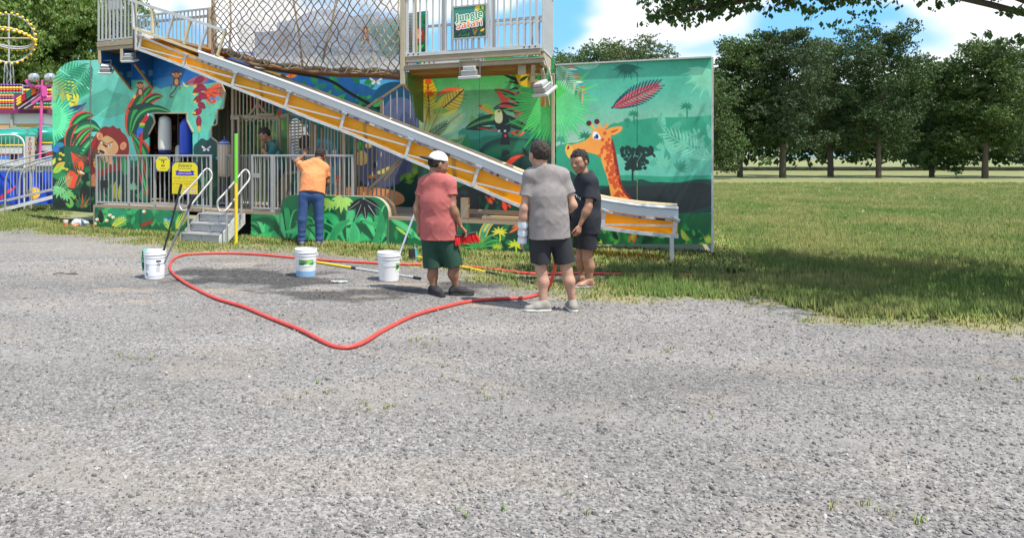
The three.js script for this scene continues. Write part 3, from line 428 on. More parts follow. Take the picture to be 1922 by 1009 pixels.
// back wall behind the bars, with the open sky and vine above
const mBack = new Mural(-2.4, 388, 800, 105, 400);
{ const m = mBack;
  m.wash(600, 115, 600, 330, [[0, '#2a6fb8'], [0.25, '#1f5c96'], [0.5, '#154f5c'], [1, '#0c3a34']]);
  m.fill('#58b0dc', [[655, 152], [690, 148], [752, 150], [756, 158], [722, 164], [700, 170], [692, 160]], true); m.fill('#4a9fd0', [[560, 112], [620, 108], [612, 122], [570, 126]], true); m.fill('#164f6e', [[700, 172], [730, 150], [800, 158], [800, 215], [700, 215]], true);
  m.fill('#0f4a4a', [[600, 215], [660, 190], [740, 196], [790, 200], [790, 320], [580, 300]], true); m.fill('#1a6a3c', [[470, 122], [540, 118], [560, 132], [500, 140]], true);
  m.thicket(33, 510, 700, 128, 205, 30, ['#2f8a44', '#3a9c4c', '#237a3c'], 20, false); m.fill('#d8582a', [[538, 140], [560, 128], [566, 134], [552, 142], [544, 150]], true); m.leaf('#f08a3a', 546, 146, 564, 132, 4);
  m.line('#0c1210', 5, [[470, 124], [560, 138], [620, 148], [660, 178], [712, 204]]); m.leaf('#2f9048', 618, 205, 650, 175, 9); m.leaf('#3aa04c', 700, 200, 720, 182, 8); m.butterfly('#f2ece8', 706, 152, 11, '#4a1a24');
  m.fill('#5f6a8e', [[706, 240], [722, 192], [748, 180], [775, 188], [790, 215], [796, 262], [790, 330], [700, 330]], true); m.fill('#4d5678', [[748, 225], [760, 205], [778, 222], [776, 250], [758, 250]], true);
  // dark cave at the left
  m.fill('#456a40', [[385, 150], [480, 150], [470, 190], [520, 205], [545, 225], [540, 400], [385, 400]]); m.leaf('#7a1f1c', 470, 205, 488, 165, 6); m.leaf('#8a241c', 484, 210, 505, 172, 6); m.leaf('#6a1a18', 455, 210, 470, 180, 4); m.leaf('#1d5a34', 440, 230, 452, 200, 6); m.thicket(8, 445, 545, 235, 360, 24, ['#3a7a44', '#2a5a38', '#6a8a44', '#2f6a3c'], 26); m.oval('#5a7a4a', 463, 282, 9, 26); m.oval('#3a6a3a', 472, 250, 8, 20); m.oval('#7a7f3a', 455, 310, 12, 20);
  for (const [x, y] of [[484, 160], [512, 184], [520, 206]]) m.leaf('#8f2a1e', x, y + 22, x + 8, y - 6, 4);
  // zebra
  m.fill('#d5d8dc', [[538, 300], [540, 240], [548, 222], [562, 222], [566, 236], [580, 232], [574, 246], [590, 262], [580, 282], [566, 290], [560, 300]], true); for (let i = 0; i < 12; i++) m.line('#16181c', 1.8, [[540 + i * 1.2, 226 + i * 6], [552, 228 + i * 5.4], [565 + (i % 3) * 5, 224 + i * 6]]); for (let i = 0; i < 7; i++) m.line('#16181c', 1.4, [[566, 268], [576, 252 + i * 5], [588, 246 + i * 7]]);
  // big blue bird
  m.fill('#2f6f84', [[556, 300], [566, 276], [586, 262], [612, 258], [632, 272], [636, 300], [645, 330], [640, 358], [615, 366], [580, 362], [560, 336]], true); m.fill('#4f9fae', [[566, 320], [590, 300], [625, 306], [634, 340], [612, 356], [580, 350]], true); m.oval('#1a1418', 575, 268, 15, 15); m.oval('#c7d2cc', 612, 286, 4, 5); m.oval('#c7d2cc', 628, 285, 4, 5); m.fill('#2b4fae', [[626, 292], [640, 296], [644, 310], [632, 304]], true); m.fill('#d8402c', [[626, 328], [646, 332], [644, 352], [628, 352]], true); m.fern('#b9d8d2', 630, 360, 640, 336, 8, 8);
  // grey elephant with yellow ear
  m.fill('#555d80', [[668, 330], [672, 280], [690, 256], [720, 252], [752, 268], [768, 300], [760, 340], [730, 352], [690, 352]], true); m.fill('#e8c88a', [[668, 286], [682, 280], [692, 292], [690, 308], [674, 312], [664, 302]], true); m.fill('#e8c88a', [[684, 270], [698, 266], [700, 276], [688, 280]], true); m.oval('#2f9a48', 675, 274, 9, 8); m.oval('#1c1f30', 705, 310, 4, 6); m.fill('#e2d07a', [[700, 325], [722, 316], [738, 308], [722, 328]], true); m.fill('#e8863a', [[686, 330], [704, 326], [712, 332], [694, 336]], true);
  m.fill('#f0a070', [[620, 368], [640, 350], [700, 350], [760, 360], [760, 390], [620, 390]], true); m.thicket(44, 740, 800, 300, 390, 10, ['#6aa83c', '#94b848', '#3f8a3c'], 30);
}
// right wall: toucan
const mToucan = new Mural(WV, 748, 1044, 105, 410);
{ const m = mToucan;
  m.wash(900, 120, 900, 400, [[0, '#3a8f4c'], [0.2, '#5fae6a'], [0.42, '#97c4a4'], [0.6, '#4f9f84'], [0.75, '#1a5a4c'], [1, '#0f3a32']]);
  m.hills('#2f8a74', [[860, 245], [880, 238], [905, 245], [930, 232], [960, 240], [1044, 230], [1044, 330], [860, 330]]); m.hills('#1f6f58', [[830, 262], [880, 262], [930, 255], [985, 250], [1044, 245], [1044, 420], [760, 420], [780, 300]]); m.fill('#0e3c34', [[890, 280], [940, 255], [990, 262], [1044, 260], [1044, 420], [880, 420]], true); m.strap(['#14563e', '#1d6a48'], [[880, 330], [920, 285], [985, 272], [1020, 275]], 16);
  m.palmTree('#2f7a66', 905, 218, 14); m.palmTree('#256a58', 980, 270, 14, 0.6);
  m.veined('#f2bc30', '#5a2a14', 803, 202, 804, 140, 19, 8); m.leaf('#e2622c', 804, 160, 804, 140, 7); m.veined('#e8d040', '#5a2a14', 806, 234, 803, 172, 18, 8, 2); m.leaf('#e86a30', 812, 180, 800, 168, 6); m.veined('#ecce3c', '#4a2214', 816, 214, 872, 166, 21, 9, 4); m.strap(['#e2622c'], [[818, 180], [840, 168], [868, 166]], 5); m.leaf('#7fae3a', 812, 208, 845, 208, 7);
  m.fern('#c6d490', 794, 258, 806, 195, 13, 18, '#b5622e', 1.5); m.fern('#a9bd6a', 802, 256, 826, 205, 10, 16, '#b5622e', 1.4); m.fern('#cddc98', 808, 256, 864, 214, 16, 20, '#c07038', 1.5); m.fern('#b8cf86', 830, 276, 872, 258, 10, 14, '#8a9a4a', 1.3); m.fern('#e6ecc0', 790, 236, 792, 205, 8, 10); m.fern('#254a2c', 800, 262, 838, 232, 9, 14);
  m.fill('#6fae5a', [[885, 215], [897, 225], [893, 240], [880, 235]]); 
  // bananas and palm blades
  for (let i = 0; i < 5; i++) m.leaf('#0c1714', 992, 158, 940 + i * 7, 138 + i * 16, 3.4); m.strap(['#e2442a', '#0f3a26', '#3f9a48'], [[928, 168], [960, 178], [985, 198], [1002, 225]], 9); m.strap(['#e2442a'], [[934, 170], [950, 192], [962, 206]], 8); m.fill('#e2b928', [[966, 140], [972, 128], [1002, 128], [1000, 150], [994, 162], [992, 176], [972, 176], [976, 160]], true); m.leaf('#173a20', 976, 152, 992, 142, 3.5); for (let i = 0; i < 6; i++) m.leaf(i % 2 ? '#d99a2a' : '#24702f', 990, 150, 1014, 126 + i * 9, 3);
  m.strap(['#0f1a18', '#123c2a', '#2f7a44'], [[1010, 228], [975, 205], [945, 198], [925, 205]], 9); m.strap(['#e2462c'], [[935, 198], [960, 200], [985, 215], [1000, 236]], 4); m.fern('#d84a2c', 965, 212, 1000, 240, 10, 12, '#7a1a14', 1.2); m.fern('#c23a24', 985, 190, 1020, 240, 10, 10);
  // toucan on its leaf
  m.strap(['#0c1514', '#123f2c', '#4f9f4c'], [[874, 242], [905, 226], [945, 222], [985, 240], [1002, 246]], 11); m.leaf('#101c1a', 874, 242, 930, 240, 4); m.line('#c03a2a', 2.4, [[897, 240], [930, 246], [985, 250]]); m.fill('#d8603a', [[952, 246], [984, 244], [986, 252], [972, 258]], true); m.oval('#7a1f18', 972, 249, 4, 3);
  m.fill('#15181d', [[926, 222], [930, 206], [942, 204], [954, 218], [960, 240], [956, 250], [940, 250], [930, 240]], true); m.fill('#14161b', [[943, 250], [954, 250], [958, 272], [939, 272]]); m.oval('#e0463a', 949, 255, 3, 3); m.fill('#e9e39a', [[929, 206], [941, 204], [945, 220], [942, 232], [932, 232], [927, 222]], true); m.oval('#f2f0c0', 935, 222, 4, 7); m.oval('#20301c', 937, 209, 1.8, 2); m.line('#7fae4a', 1, [[934, 209], [937, 206], [940, 209]]);
  m.fill('#8fbf4a', [[904, 194], [918, 195], [927, 203], [929, 216], [922, 212], [912, 205], [903, 202]], true); m.fill('#e89a34', [[904, 200], [916, 204], [928, 214], [924, 216], [910, 208], [897, 202]], true); m.fill('#d8442c', [[896, 198], [904, 195], [905, 202], [898, 200]], true); m.fill('#5fae5a', [[926, 216], [930, 214], [928, 226], [918, 224]], true);
  m.fill('#e8e8ea', [[935, 244], [940, 244], [939, 248], [935, 248]]); m.fill('#e8e8ea', [[946, 244], [951, 244], [950, 248], [946, 248]]);
  // palm fan over the seam
  m.fan('#3fae52', 1048, 190, 112, 1.68, 3.5, 22, 5.2, 0.5); m.fan('#5cc668', 1048, 191, 104, 1.72, 3.4, 22, 1.6, 0.5); m.oval('#52c25c', 1046, 186, 30, 40);
  // lower leaves behind the slide
  m.leaf('#d8462c', 955, 300, 988, 290, 4); m.leaf('#c83e28', 948, 308, 970, 300, 5); m.thicket(61, 950, 1040, 285, 330, 14, ['#1f6a3c', '#113a2a', '#c2402a', '#0c211c'], 22); m.thicket(62, 748, 880, 290, 400, 22, ['#2a7f48', '#124a34', '#0f2f28', '#3a9050'], 34); m.monstera('#8fbf4a', 760, 300, 34, 1.9, '#4f8a34'); m.monstera('#9fca52', 775, 322, 30, 2.2, '#5a9038'); m.veined('#a8c83c', '#2a4a18', 752, 352, 700, 362, 9); m.fern('#c8b86a', 766, 372, 780, 330, 9, 14, '#a0602a', 1.3);
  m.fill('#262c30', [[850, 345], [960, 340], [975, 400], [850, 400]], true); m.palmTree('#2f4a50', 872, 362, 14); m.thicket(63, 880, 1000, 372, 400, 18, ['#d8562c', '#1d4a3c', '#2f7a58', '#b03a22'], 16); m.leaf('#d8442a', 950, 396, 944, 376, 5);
}
// giraffe panel
const mGiraffe = new Mural(WV, 1038, 1345, 90, 470);
{ const m = mGiraffe;
  m.wash(1120, 112, 1120, 370, [[0, '#3f9a80'], [0.25, '#56aa92'], [0.5, '#86b49c'], [0.62, '#9cbca4'], [0.74, '#4fa890'], [1, '#3a9a80']]);
  m.fill('#7fc0ae', [[1070, 116], [1130, 108], [1125, 126], [1098, 132], [1080, 124]], true); m.hills('#2f8f70', [[1038, 275], [1070, 268], [1110, 262], [1150, 232], [1175, 226], [1200, 225], [1345, 215], [1345, 400], [1038, 400]]); m.hills('#62ae98', [[1140, 290], [1345, 275], [1345, 330], [1140, 330]]);
  m.palmTree('#1f7a5c', 1190, 214, 16); m.palmTree('#23785c', 1178, 226, 11); m.palmTree('#1c6f54', 1099, 256, 20, 0.6); m.palmTree('#3a8f78', 1053, 262, 20, 0.8); m.palmTree('#1f7a5c', 1290, 200, 18);
  m.fan('#57bc78', 1040, 190, 96, -0.7, 1.6, 22, 4.6, 0.5); m.oval('#4fc25c', 1050, 190, 26, 40); m.fan('#6cc890', 1040, 190, 84, -0.66, 1.5, 22, 1.4, 0.5);
  for (let i = 0; i < 11; i++) { m.leaf(['#8a8a6a', '#3a8f58', '#c9a78a', '#2f7f56'][i % 4], 1060 + i * 3.4, 122 + i * 5.2, 1050 + i * 4.4, 150 + i * 4.6, 2.2); m.leaf(['#b98a70', '#e8e6dc', '#3f8fc0', '#d8603a', '#c9b23a'][i % 5], 1062 + i * 3.2, 124 + i * 5, 1084 + i * 1.9, 126 + i * 4.6, 1.9); }
  m.fan('#13594a', 1178, 120, 34, 0.3, 2.9, 17, 2, 0.35);
  m.fern('#16324a', 1150, 202, 1235, 160, 17, 15, '#16324a', 4); m.fern('#d8464e', 1152, 202, 1234, 162, 12, 15, '#c03a46', 2); 
  m.thicket(95, 1225, 1340, 230, 330, 26, ['#4f9f84', '#3f8f74', '#6cb498'], 34); m.fern('#7cc0a4', 1340, 300, 1250, 250, 20, 14); m.fern('#a8d4bc', 1044, 120, 1078, 168, 16, 14, '#8fae90', 1.4); m.fan('#7fc4a6', 1336, 130, 60, 1.6, 3.2, 15, 4, 0.5);
  // acacia and dark foreground
  { const R = rng(41); for (let i = 0; i < 90; i++) { const k = R(), x = k < 0.6 ? 1168 + 60 * R() : 1175 + 40 * R(), y = k < 0.6 ? 276 + 16 * R() : 296 + 20 * R(); m.oval('#142824', x, y, 3 + 4 * R(), 2 + 2.4 * R(), R()); } m.line('#142824', 2, [[1189, 322], [1180, 305], [1174, 290]]); m.line('#142824', 2, [[1189, 322], [1204, 302], [1214, 288]]); } m.line('#122420', 3, [[1189, 300], [1188, 340], [1188, 365]]); m.line('#5aa58e', 1, [[1180, 300], [1186, 290]]); m.line('#5aa58e', 1, [[1196, 305], [1205, 290]]); m.line('#5aa58e', 1, [[1190, 296], [1193, 284]]);
  m.hills('#1c3f38', [[1038, 330], [1060, 318], [1080, 328], [1110, 345], [1135, 348], [1160, 342], [1200, 336], [1250, 342], [1345, 336], [1345, 400], [1038, 400]]); m.fill('#232a2c', [[1120, 352], [1180, 350], [1260, 345], [1345, 340], [1345, 400], [1120, 400]], true);
  // giraffe
  m.fill('#7a2420', [[1140, 258], [1150, 256], [1158, 290], [1164, 330], [1172, 358], [1195, 378], [1175, 385], [1150, 330]], true);
  m.fill('#ef9446', [[1124, 290], [1138, 262], [1150, 275], [1156, 330], [1170, 362], [1190, 380], [1148, 380], [1144, 340]], true); m.fill('#f09646', [[1068, 272], [1090, 268], [1108, 258], [1114, 244], [1124, 238], [1140, 242], [1150, 256], [1146, 282], [1136, 294], [1120, 290], [1100, 284], [1080, 286], [1068, 284]], true);
  m.fill('#f4ae54', [[1060, 280], [1064, 270], [1074, 272], [1078, 284], [1074, 298], [1066, 296]], true); m.oval('#7a2a1c', 1067, 277, 2, 4, 0.3); m.fill('#f09646', [[1136, 244], [1150, 238], [1172, 236], [1166, 248], [1148, 256]], true); m.fill('#b04a2c', [[1144, 248], [1158, 242], [1164, 242], [1152, 250]], true); m.fill('#f09646', [[1126, 240], [1134, 238], [1144, 228], [1142, 242]], true); m.line('#f0a052', 4, [[1117, 242], [1108, 232]]); m.line('#f0a052', 4, [[1128, 240], [1121, 230]]); m.oval('#4a1a18', 1106, 231, 5, 5); m.oval('#4a1a18', 1121, 228, 5, 5);
  m.fill('#ffffff', [[1113, 262], [1113, 248], [1120, 246], [1127, 254], [1130, 262]], true); m.oval('#2a4f9a', 1121, 256, 3, 5); m.oval('#101420', 1122, 257, 1.6, 3); m.oval('#2a4f9a', 1117, 258, 1.5, 3);
  const R = rng(4); for (let i = 0; i < 70; i++) { const t = R(), x = lerp(1134, 1163, t) + (R() - 0.5) * 22 * (1 - 0.2 * t), y = lerp(266, 372, t); const inside = x > lerp(1128, 1148, t) && x < lerp(1148, 1172, t); if (inside) m.oval('#b84e28', x, y, 2.2 + 1.4 * R(), 2.6 + 1.6 * R(), R()); } for (const [x, y] of [[1132, 262], [1139, 268], [1134, 276], [1142, 282], [1130, 286], [1126, 292], [1136, 250], [1144, 262]]) m.oval('#c2562c', x, y, 3, 3.6, 0.4);
  // strip along the foot of the panel
  m.fill('#1a5a34', [[1036, 405], [1345, 400], [1345, 470], [1036, 470]]); m.thicket(90, 1045, 1340, 425, 462, 60, ['#2f8a3c', '#134a2c', '#5aa048', '#0e2a1e', '#b0b84a'], 20); m.leaf('#e0552c', 1182, 456, 1184, 438, 2); m.leaf('#e0552c', 1190, 456, 1196, 442, 2);
}
// skirt along the front edge of the deck
const mSkirt = new Mural(0, 168, 1000, 360, 485, 130);
{ const m = mSkirt;
  m.wash(500, 380, 500, 470, [[0, '#1f6a3e'], [1, '#134a2e']]);
  m.thicket(5, 176, 360, 385, 432, 60, ['#1f6f46', '#175a38', '#2f8f58', '#3a9a5a', '#0f3f2a', '#4aa05a'], 24); m.fill('#24805a', [[195, 392], [235, 390], [240, 410], [215, 415]], true); m.oval('#17603f', 270, 405, 18, 14); m.oval('#1d7048', 310, 408, 20, 13); m.leaf('#181f1c', 190, 420, 188, 392, 6); m.fern('#f2d04a', 210, 424, 232, 408, 6, 8); m.fern('#8ac05a', 215, 426, 236, 412, 7, 8, '#e8c84a'); for (const [x, y] of [[206, 404], [212, 408], [182, 412], [200, 414], [178, 420], [270, 397]]) { m.oval('#f0efe2', x, y, 3.4, 3); m.oval('#e8892c', x + 1, y + 1.4, 2.2, 2); } m.butterfly('#3a86e0', 315, 412, 7, '#10182c'); m.fern('#e0c83c', 330, 430, 348, 400, 8, 9); m.fern('#c8d060', 320, 432, 310, 412, 6, 8); m.leaf('#8a2f1e', 262, 424, 290, 414, 4);
  // big leaves of the hump
  m.fill('#1d6a40', [[466, 360], [745, 360], [745, 480], [466, 480]]); const A = [['#2f9a5c', 3], ['#1a5c38', 5], ['#3fae6a', 2], ['#15492f', 4], ['#57b878', 2]];
  for (let k = 0; k < 3; k++) { const cx = [500, 600, 690][k], cy = 455; for (let i = 0; i < 9; i++) { const a = -2.9 + i * 0.34, r = 52 + (i * 17) % 20; m.strap([A[(i + k) % 5][0], A[(i + k + 1) % 5][0]], [[cx, cy], [cx + Math.cos(a) * r * 0.55, cy + Math.sin(a) * r * 0.62], [cx + Math.cos(a) * r, cy + Math.sin(a) * r * 0.8 + 8]], 7); } }
  for (let k = 0; k < 4; k++) { const cx = [545, 610, 655, 715][k], cy = 462; for (let i = 0; i < 8; i++) { const a = -2.75 + i * 0.36 + k * 0.1, r = 78 + (i * 23 + k * 11) % 26; m.strap([A[(i + k * 2) % 5][0], A[(i + k * 2 + 2) % 5][0]], [[cx, cy], [cx + Math.cos(a) * r * 0.5, cy + Math.sin(a) * r * 0.75], [cx + Math.cos(a) * r, cy + Math.sin(a) * r * 0.86 + 10]], 10); } }
  m.strap(['#4fb074', '#3f9f66'], [[662, 470], [668, 440], [664, 415]], 13); m.strap(['#3f9a60', '#2f8a54'], [[618, 460], [636, 425], [658, 412]], 10); m.strap(['#4fae70', '#3a9a60'], [[760, 468], [725, 430], [680, 412]], 9); m.strap(['#2f8552'], [[700, 462], [720, 425], [715, 392]], 9);
  m.monstera('#a6cc6a', 645, 370, 32, 1.7, '#7fa84a'); m.monstera('#9cc462', 622, 376, 24, 2.1, '#7fa84a');
  for (const [x, y, w] of [[652, 396, 7], [668, 412, 7], [688, 414, 7], [708, 408, 9], [716, 392, 7]]) m.leaf('#17191b', 684, 372, x, y, w, '#dfe4e2');
  // right run below the slide exit
  m.fill('#175a38', [[728, 395], [1000, 395], [1000, 485], [728, 485]]); m.strap(['#3fa062', '#57b878'], [[735, 412], [760, 425], [792, 452]], 8); m.leaf('#a8c850', 742, 425, 770, 446, 3); m.thicket(17, 728, 870, 440, 470, 16, ['#1d6f44', '#2f8f54', '#123f2a'], 24);
  m.fill('#12392c', [[868, 400], [1000, 405], [1000, 480], [868, 476]]); m.thicket(19, 868, 1000, 440, 474, 26, ['#1d5f3a', '#0e2a20', '#2a7a44', '#173f30'], 24); m.strap(['#d0ac3c', '#4f9a8a', '#d8b848'], [[905, 462], [906, 440], [916, 420], [930, 416]], 9); for (let i = 0; i < 9; i++) m.strap(['#123a28', '#4f9f52'], [[898, 466], [898 + 30 * Math.cos(2.6 + i * 0.5), 452 + 22 * Math.sin(2.6 + i * 0.5)], [898 + 46 * Math.cos(2.6 + i * 0.5), 462 + 22 * Math.sin(2.6 + i * 0.5)]], 3); m.palmTree('#c8c044', 938, 436, 22, 0.6); m.palmTree('#b9c03c', 968, 460, 22, 0.5); m.palmTree('#a8b83a', 934, 464, 16, 0.4); m.leaf('#d8663a', 955, 438, 985, 420, 3); m.leaf('#d8663a', 960, 428, 990, 414, 2.4);
}
// scenery board behind the net bridge, gorilla board, blue bracket sides
const mScenery = new Mural(-1.9, 470, 770, 10, 140);
{ const m = mScenery; m.wash(600, 15, 600, 130, [[0, '#8a9ab6'], [1, '#b2c0d4']]); m.fill('#a6b5cb', [[470, 95], [530, 70], [580, 50], [640, 60], [700, 90], [700, 140], [470, 140]], true); m.fill('#5b8f94', [[698, 40], [770, 30], [770, 105], [705, 100]], true); m.thicket(3, 700, 770, 50, 105, 20, ['#2f6f66', '#3f8a7a', '#255a52'], 22, false); m.fill('#cfd3d6', [[560, 105], [640, 100], [760, 112], [760, 140], [540, 140]], true); for (const [x, y, w] of [[500, 84, 16], [560, 60, 22], [606, 44, 26], [650, 66, 20], [625, 92, 22]]) { m.oval('#98a8c0', x, y, w, w * 0.6, 0.2); m.oval('#bccadb', x + 4, y - 4, w * 0.7, w * 0.35, 0.2); } m.line('#56688a', 1.6, [[520, 110], [560, 84], [600, 88], [650, 104]]); m.line('#56688a', 1.4, [[572, 70], [598, 58], [630, 62]]); m.fern('#6f9aa4', 700, 96, 668, 74, 9, 10); m.thicket(7, 480, 700, 98, 124, 26, ['#8fa8b0', '#7a94a8', '#a9bcc4'], 14); monkey(m, 686, 56, 12, false); m.oval('#a6684c', 540, 80, 6, 5); m.fill('#8f98a8', [[520, 60], [545, 50], [550, 90], [520, 100]], true); m.line('#d8b03a', 2, [[690, 76], [694, 82]]); m.oval('#3a3468', 697, 96, 4, 3); m.leaf('#c3a43a', 700, 108, 706, 122, 3); }
const mGorilla = new Mural(-1.9, 760, 825, 15, 125, 140);
{ const m = mGorilla; m.wash(790, 20, 790, 95, [[0, '#0f4f4a'], [1, '#124a2c']]); m.fill('#14756e', [[785, 22], [803, 20], [800, 50], [788, 52]], true); m.thicket(2, 762, 822, 30, 110, 34, ['#0e3a30', '#175a44', '#1d6a3a', '#0b2a24'], 20, false); m.fill('#8a2f1e', [[768, 60], [776, 50], [792, 50], [798, 62], [797, 78], [784, 84], [771, 78]], true); m.oval('#d99a6a', 784, 63, 8, 9); m.oval('#f0c090', 783, 68, 6, 5); m.oval('#20140f', 781, 60, 1.3, 1.6); m.oval('#20140f', 788, 60, 1.3, 1.6); m.oval('#b9402c', 806, 55, 3, 5); m.oval('#e8b83a', 766, 82, 2, 3); m.leaf('#4faa3a', 780, 95, 796, 84, 5); m.leaf('#3a9a3a', 800, 98, 806, 84, 4); }

// ---------------------------------------------------------------- the funhouse ride
function settle(g) {   // move a ride group's origin to the base of the thing
  const b = new THREE.Box3(), t = new THREE.Box3(), c = new THREE.Vector3();
  for (const m of g.children) { m.updateMatrix(); if (!m.geometry) continue; if (!m.geometry.boundingBox) m.geometry.computeBoundingBox(); b.union(t.copy(m.geometry.boundingBox).applyMatrix4(m.matrix)); }
  b.getCenter(c); c.y = b.min.y; for (const m of g.children) m.position.sub(c);
  g.position.add(c.clone().applyEuler(g.rotation)); return g;
}
const U = (x, v) => P(x, 300, v)[0];
const yAt = (x, y, v) => P(x, y, v)[1];
const rt = (n, l, c, gr) => rideThing(n, l, c, 0, 0, 0, gr);
const bb = (u0, u1, y0, y1, v0, v1, r = 0) => box(Math.abs(u1 - u0), Math.abs(y1 - y0), Math.abs(v1 - v0), (u0 + u1) / 2, (y0 + y1) / 2, (v0 + v1) / 2, r);
function pales(parent, name, us, y0, y1, v, w, m, d = w) { const g = new THREE.BoxGeometry(w, y1 - y0, d); for (const u of us) mesh(name, g, m, parent, [u, (y0 + y1) / 2, v]); }
const steps = (a, b, n) => Array.from({ length: n }, (_, i) => lerp(a, b, n === 1 ? 0.5 : i / (n - 1)));
const DECK = 0.55;

{ // left mural wall: two panels, the second with the bag doorway
  const t = rt('mural_wall', 'printed jungle wall with lion, parrot and hanging monkey, rounded top corner', 'wall');
  const arc = []; for (let i = 0; i <= 8; i++) { const a = Math.PI - i / 8 * Math.PI / 2; arc.push([147 + 49 * Math.cos(a), 162 - 49 * Math.sin(a)]); }
  mesh('panel', mLeft.board([[98, 393], ...arc, [169.4, 112.5], [169.4, 399]]), mLeft.done(), t);
  const hole = [[287, 213], [350.5, 213], [350.5, 226], [361, 248], [362, 300], [352, 384], [280, 384], [279, 252], [290, 230]];
  mesh('panel', mLeft.board([[170.2, 399], [170.2, 112.5], [240, 109], [416, 104], [416, 159], [423, 174], [419, 203], [408, 205], [407, 233], [396.5, 237], [396.5, 257], [409, 267], [409, 386], [400, 392]], [hole]), mLeft.done(), t);
  const p = (x, y) => P3(x, y, WV + 0.015);
  mesh('doorway_trim', merge([bar(p(286.5, 212), p(351, 212), 0.03), bar(p(351, 212), p(351, 226), 0.03), bar(p(351, 226), p(362, 248), 0.03), bar(p(287, 212), p(290.5, 230), 0.03), bar(p(290.5, 230), p(279, 252), 0.03)]), M.tanLight, t);
  mesh('edge_trim', merge([[416, 159], [423, 174], [419, 203], [408, 205], [407, 233], [396.5, 237], [396.5, 257], [409, 267], [409, 300]].map((q, i, a) => i ? bar(p(...a[i - 1]), p(...q), 0.03) : null).filter(Boolean)), M.tanLight, t);
  mesh('seam_strip', bar(P3(169.8, 112.5, WV + 0.005), P3(169.8, 399, WV + 0.005), 0.012, 0.02), M.galvDark, t);
  const rg = new THREE.CylinderGeometry(0.012, 0.012, 0.008, 8).rotateX(Math.PI / 2); const rv = []; for (const x of [104, 165, 175, 238, 300, 395]) for (let y = 130; y < 300; y += 42) if (!(x < 110 && y < 165) && !(x === 300 && y > 205)) { const q = P(x, y, WV); rv.push(rg.clone().translate(q[0], q[1], WV + 0.004)); } mesh('rivets', merge(rv), M.galv, t); settle(t);
}
{ // wall with the toucan, side wall under the balcony
  const t = rt('mural_wall', 'printed green jungle wall with toucan under the right balcony', 'wall');
  mesh('panel', mToucan.board([[786, 396], [786, 116], [900, 108], [900, 400]]), mToucan.done(), t); mesh('panel', mToucan.board([[900.6, 400], [900.6, 108], [1040, 104], [1040, 405]]), mToucan.done(), t);
  const u = U(786, WV); mesh('side_panel', bb(u - 0.03, u + 0.001, 0.556, 3.1, WV - 0.045, -2.35), mat(lin(0.08, 0.18, 0.05), 0.5, { map: scuff }), t);
  mesh('kick_board', bb(U(786, WV), U(1041, WV), 0.06, 0.6, WV - 0.06, WV - 0.03), M.tan, t);
  mesh('corner_post', merge([bb(U(1036, WV), U(1042, WV), 0.4, 3.05, WV + 0.01, WV + 0.07, 0.008)]), M.tanLight, t);
  settle(t);
}
{ const t = rt('mural_wall', 'printed wall panel with giraffe, palm leaves and acacia silhouettes at the right', 'wall');
  mesh('panel', mGiraffe.board([[1044, 460], [1044, 122], [1196, 114.6], [1196, 458]]), mGiraffe.done(), t); mesh('panel', mGiraffe.board([[1197, 458], [1197, 114.5], [1336, 107], [1336, 458]]), mGiraffe.done(), t);
  mesh('top_trim', bar(P3(1043, 121.5, WV + 0.02), P3(1336, 106.5, WV + 0.02), 0.05, 0.025), M.whitePaint, t);
  const e = U(1336, WV); mesh('end_panel', bb(e, e + 0.03, 0.1, yAt(1336, 107, WV), WV, -4.0), M.whitePaint, t); settle(t); }
{ const t = rt('mural_wall', 'printed back wall with blue sky, vine, zebra, blue bird and elephant behind bars', 'wall');
  mesh('panel', mBack.board([[390, 398], [390, 100], [600, 92], [600, 398]]), mBack.done({ roughness: 0.45 }), t); mesh('panel', mBack.board([[600.7, 398], [600.7, 92], [792, 84], [792, 398]]), mBack.done(), t); settle(t); }
{ // dark room behind the doorway: back wall with leopard print, ceiling and partition
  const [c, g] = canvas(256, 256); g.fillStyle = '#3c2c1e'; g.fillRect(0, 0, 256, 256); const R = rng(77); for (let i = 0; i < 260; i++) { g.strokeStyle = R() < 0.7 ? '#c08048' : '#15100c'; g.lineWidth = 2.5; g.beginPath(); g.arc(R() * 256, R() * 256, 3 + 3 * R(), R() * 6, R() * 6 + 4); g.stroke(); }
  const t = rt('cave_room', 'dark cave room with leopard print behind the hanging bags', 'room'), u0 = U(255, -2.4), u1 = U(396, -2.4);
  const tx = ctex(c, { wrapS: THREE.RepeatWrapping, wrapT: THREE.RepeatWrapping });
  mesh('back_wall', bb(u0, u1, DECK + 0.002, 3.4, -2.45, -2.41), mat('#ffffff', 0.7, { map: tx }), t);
  mesh('ceiling', bb(u0, U(530, -2.0), 3.4, 3.45, -2.36, -1.14), M.orangeWood, t); mesh('partition', bb(u0 - 0.04, u0, DECK + 0.002, 3.39, -2.4, -1.14), M.orangeWood, t); settle(t);
}
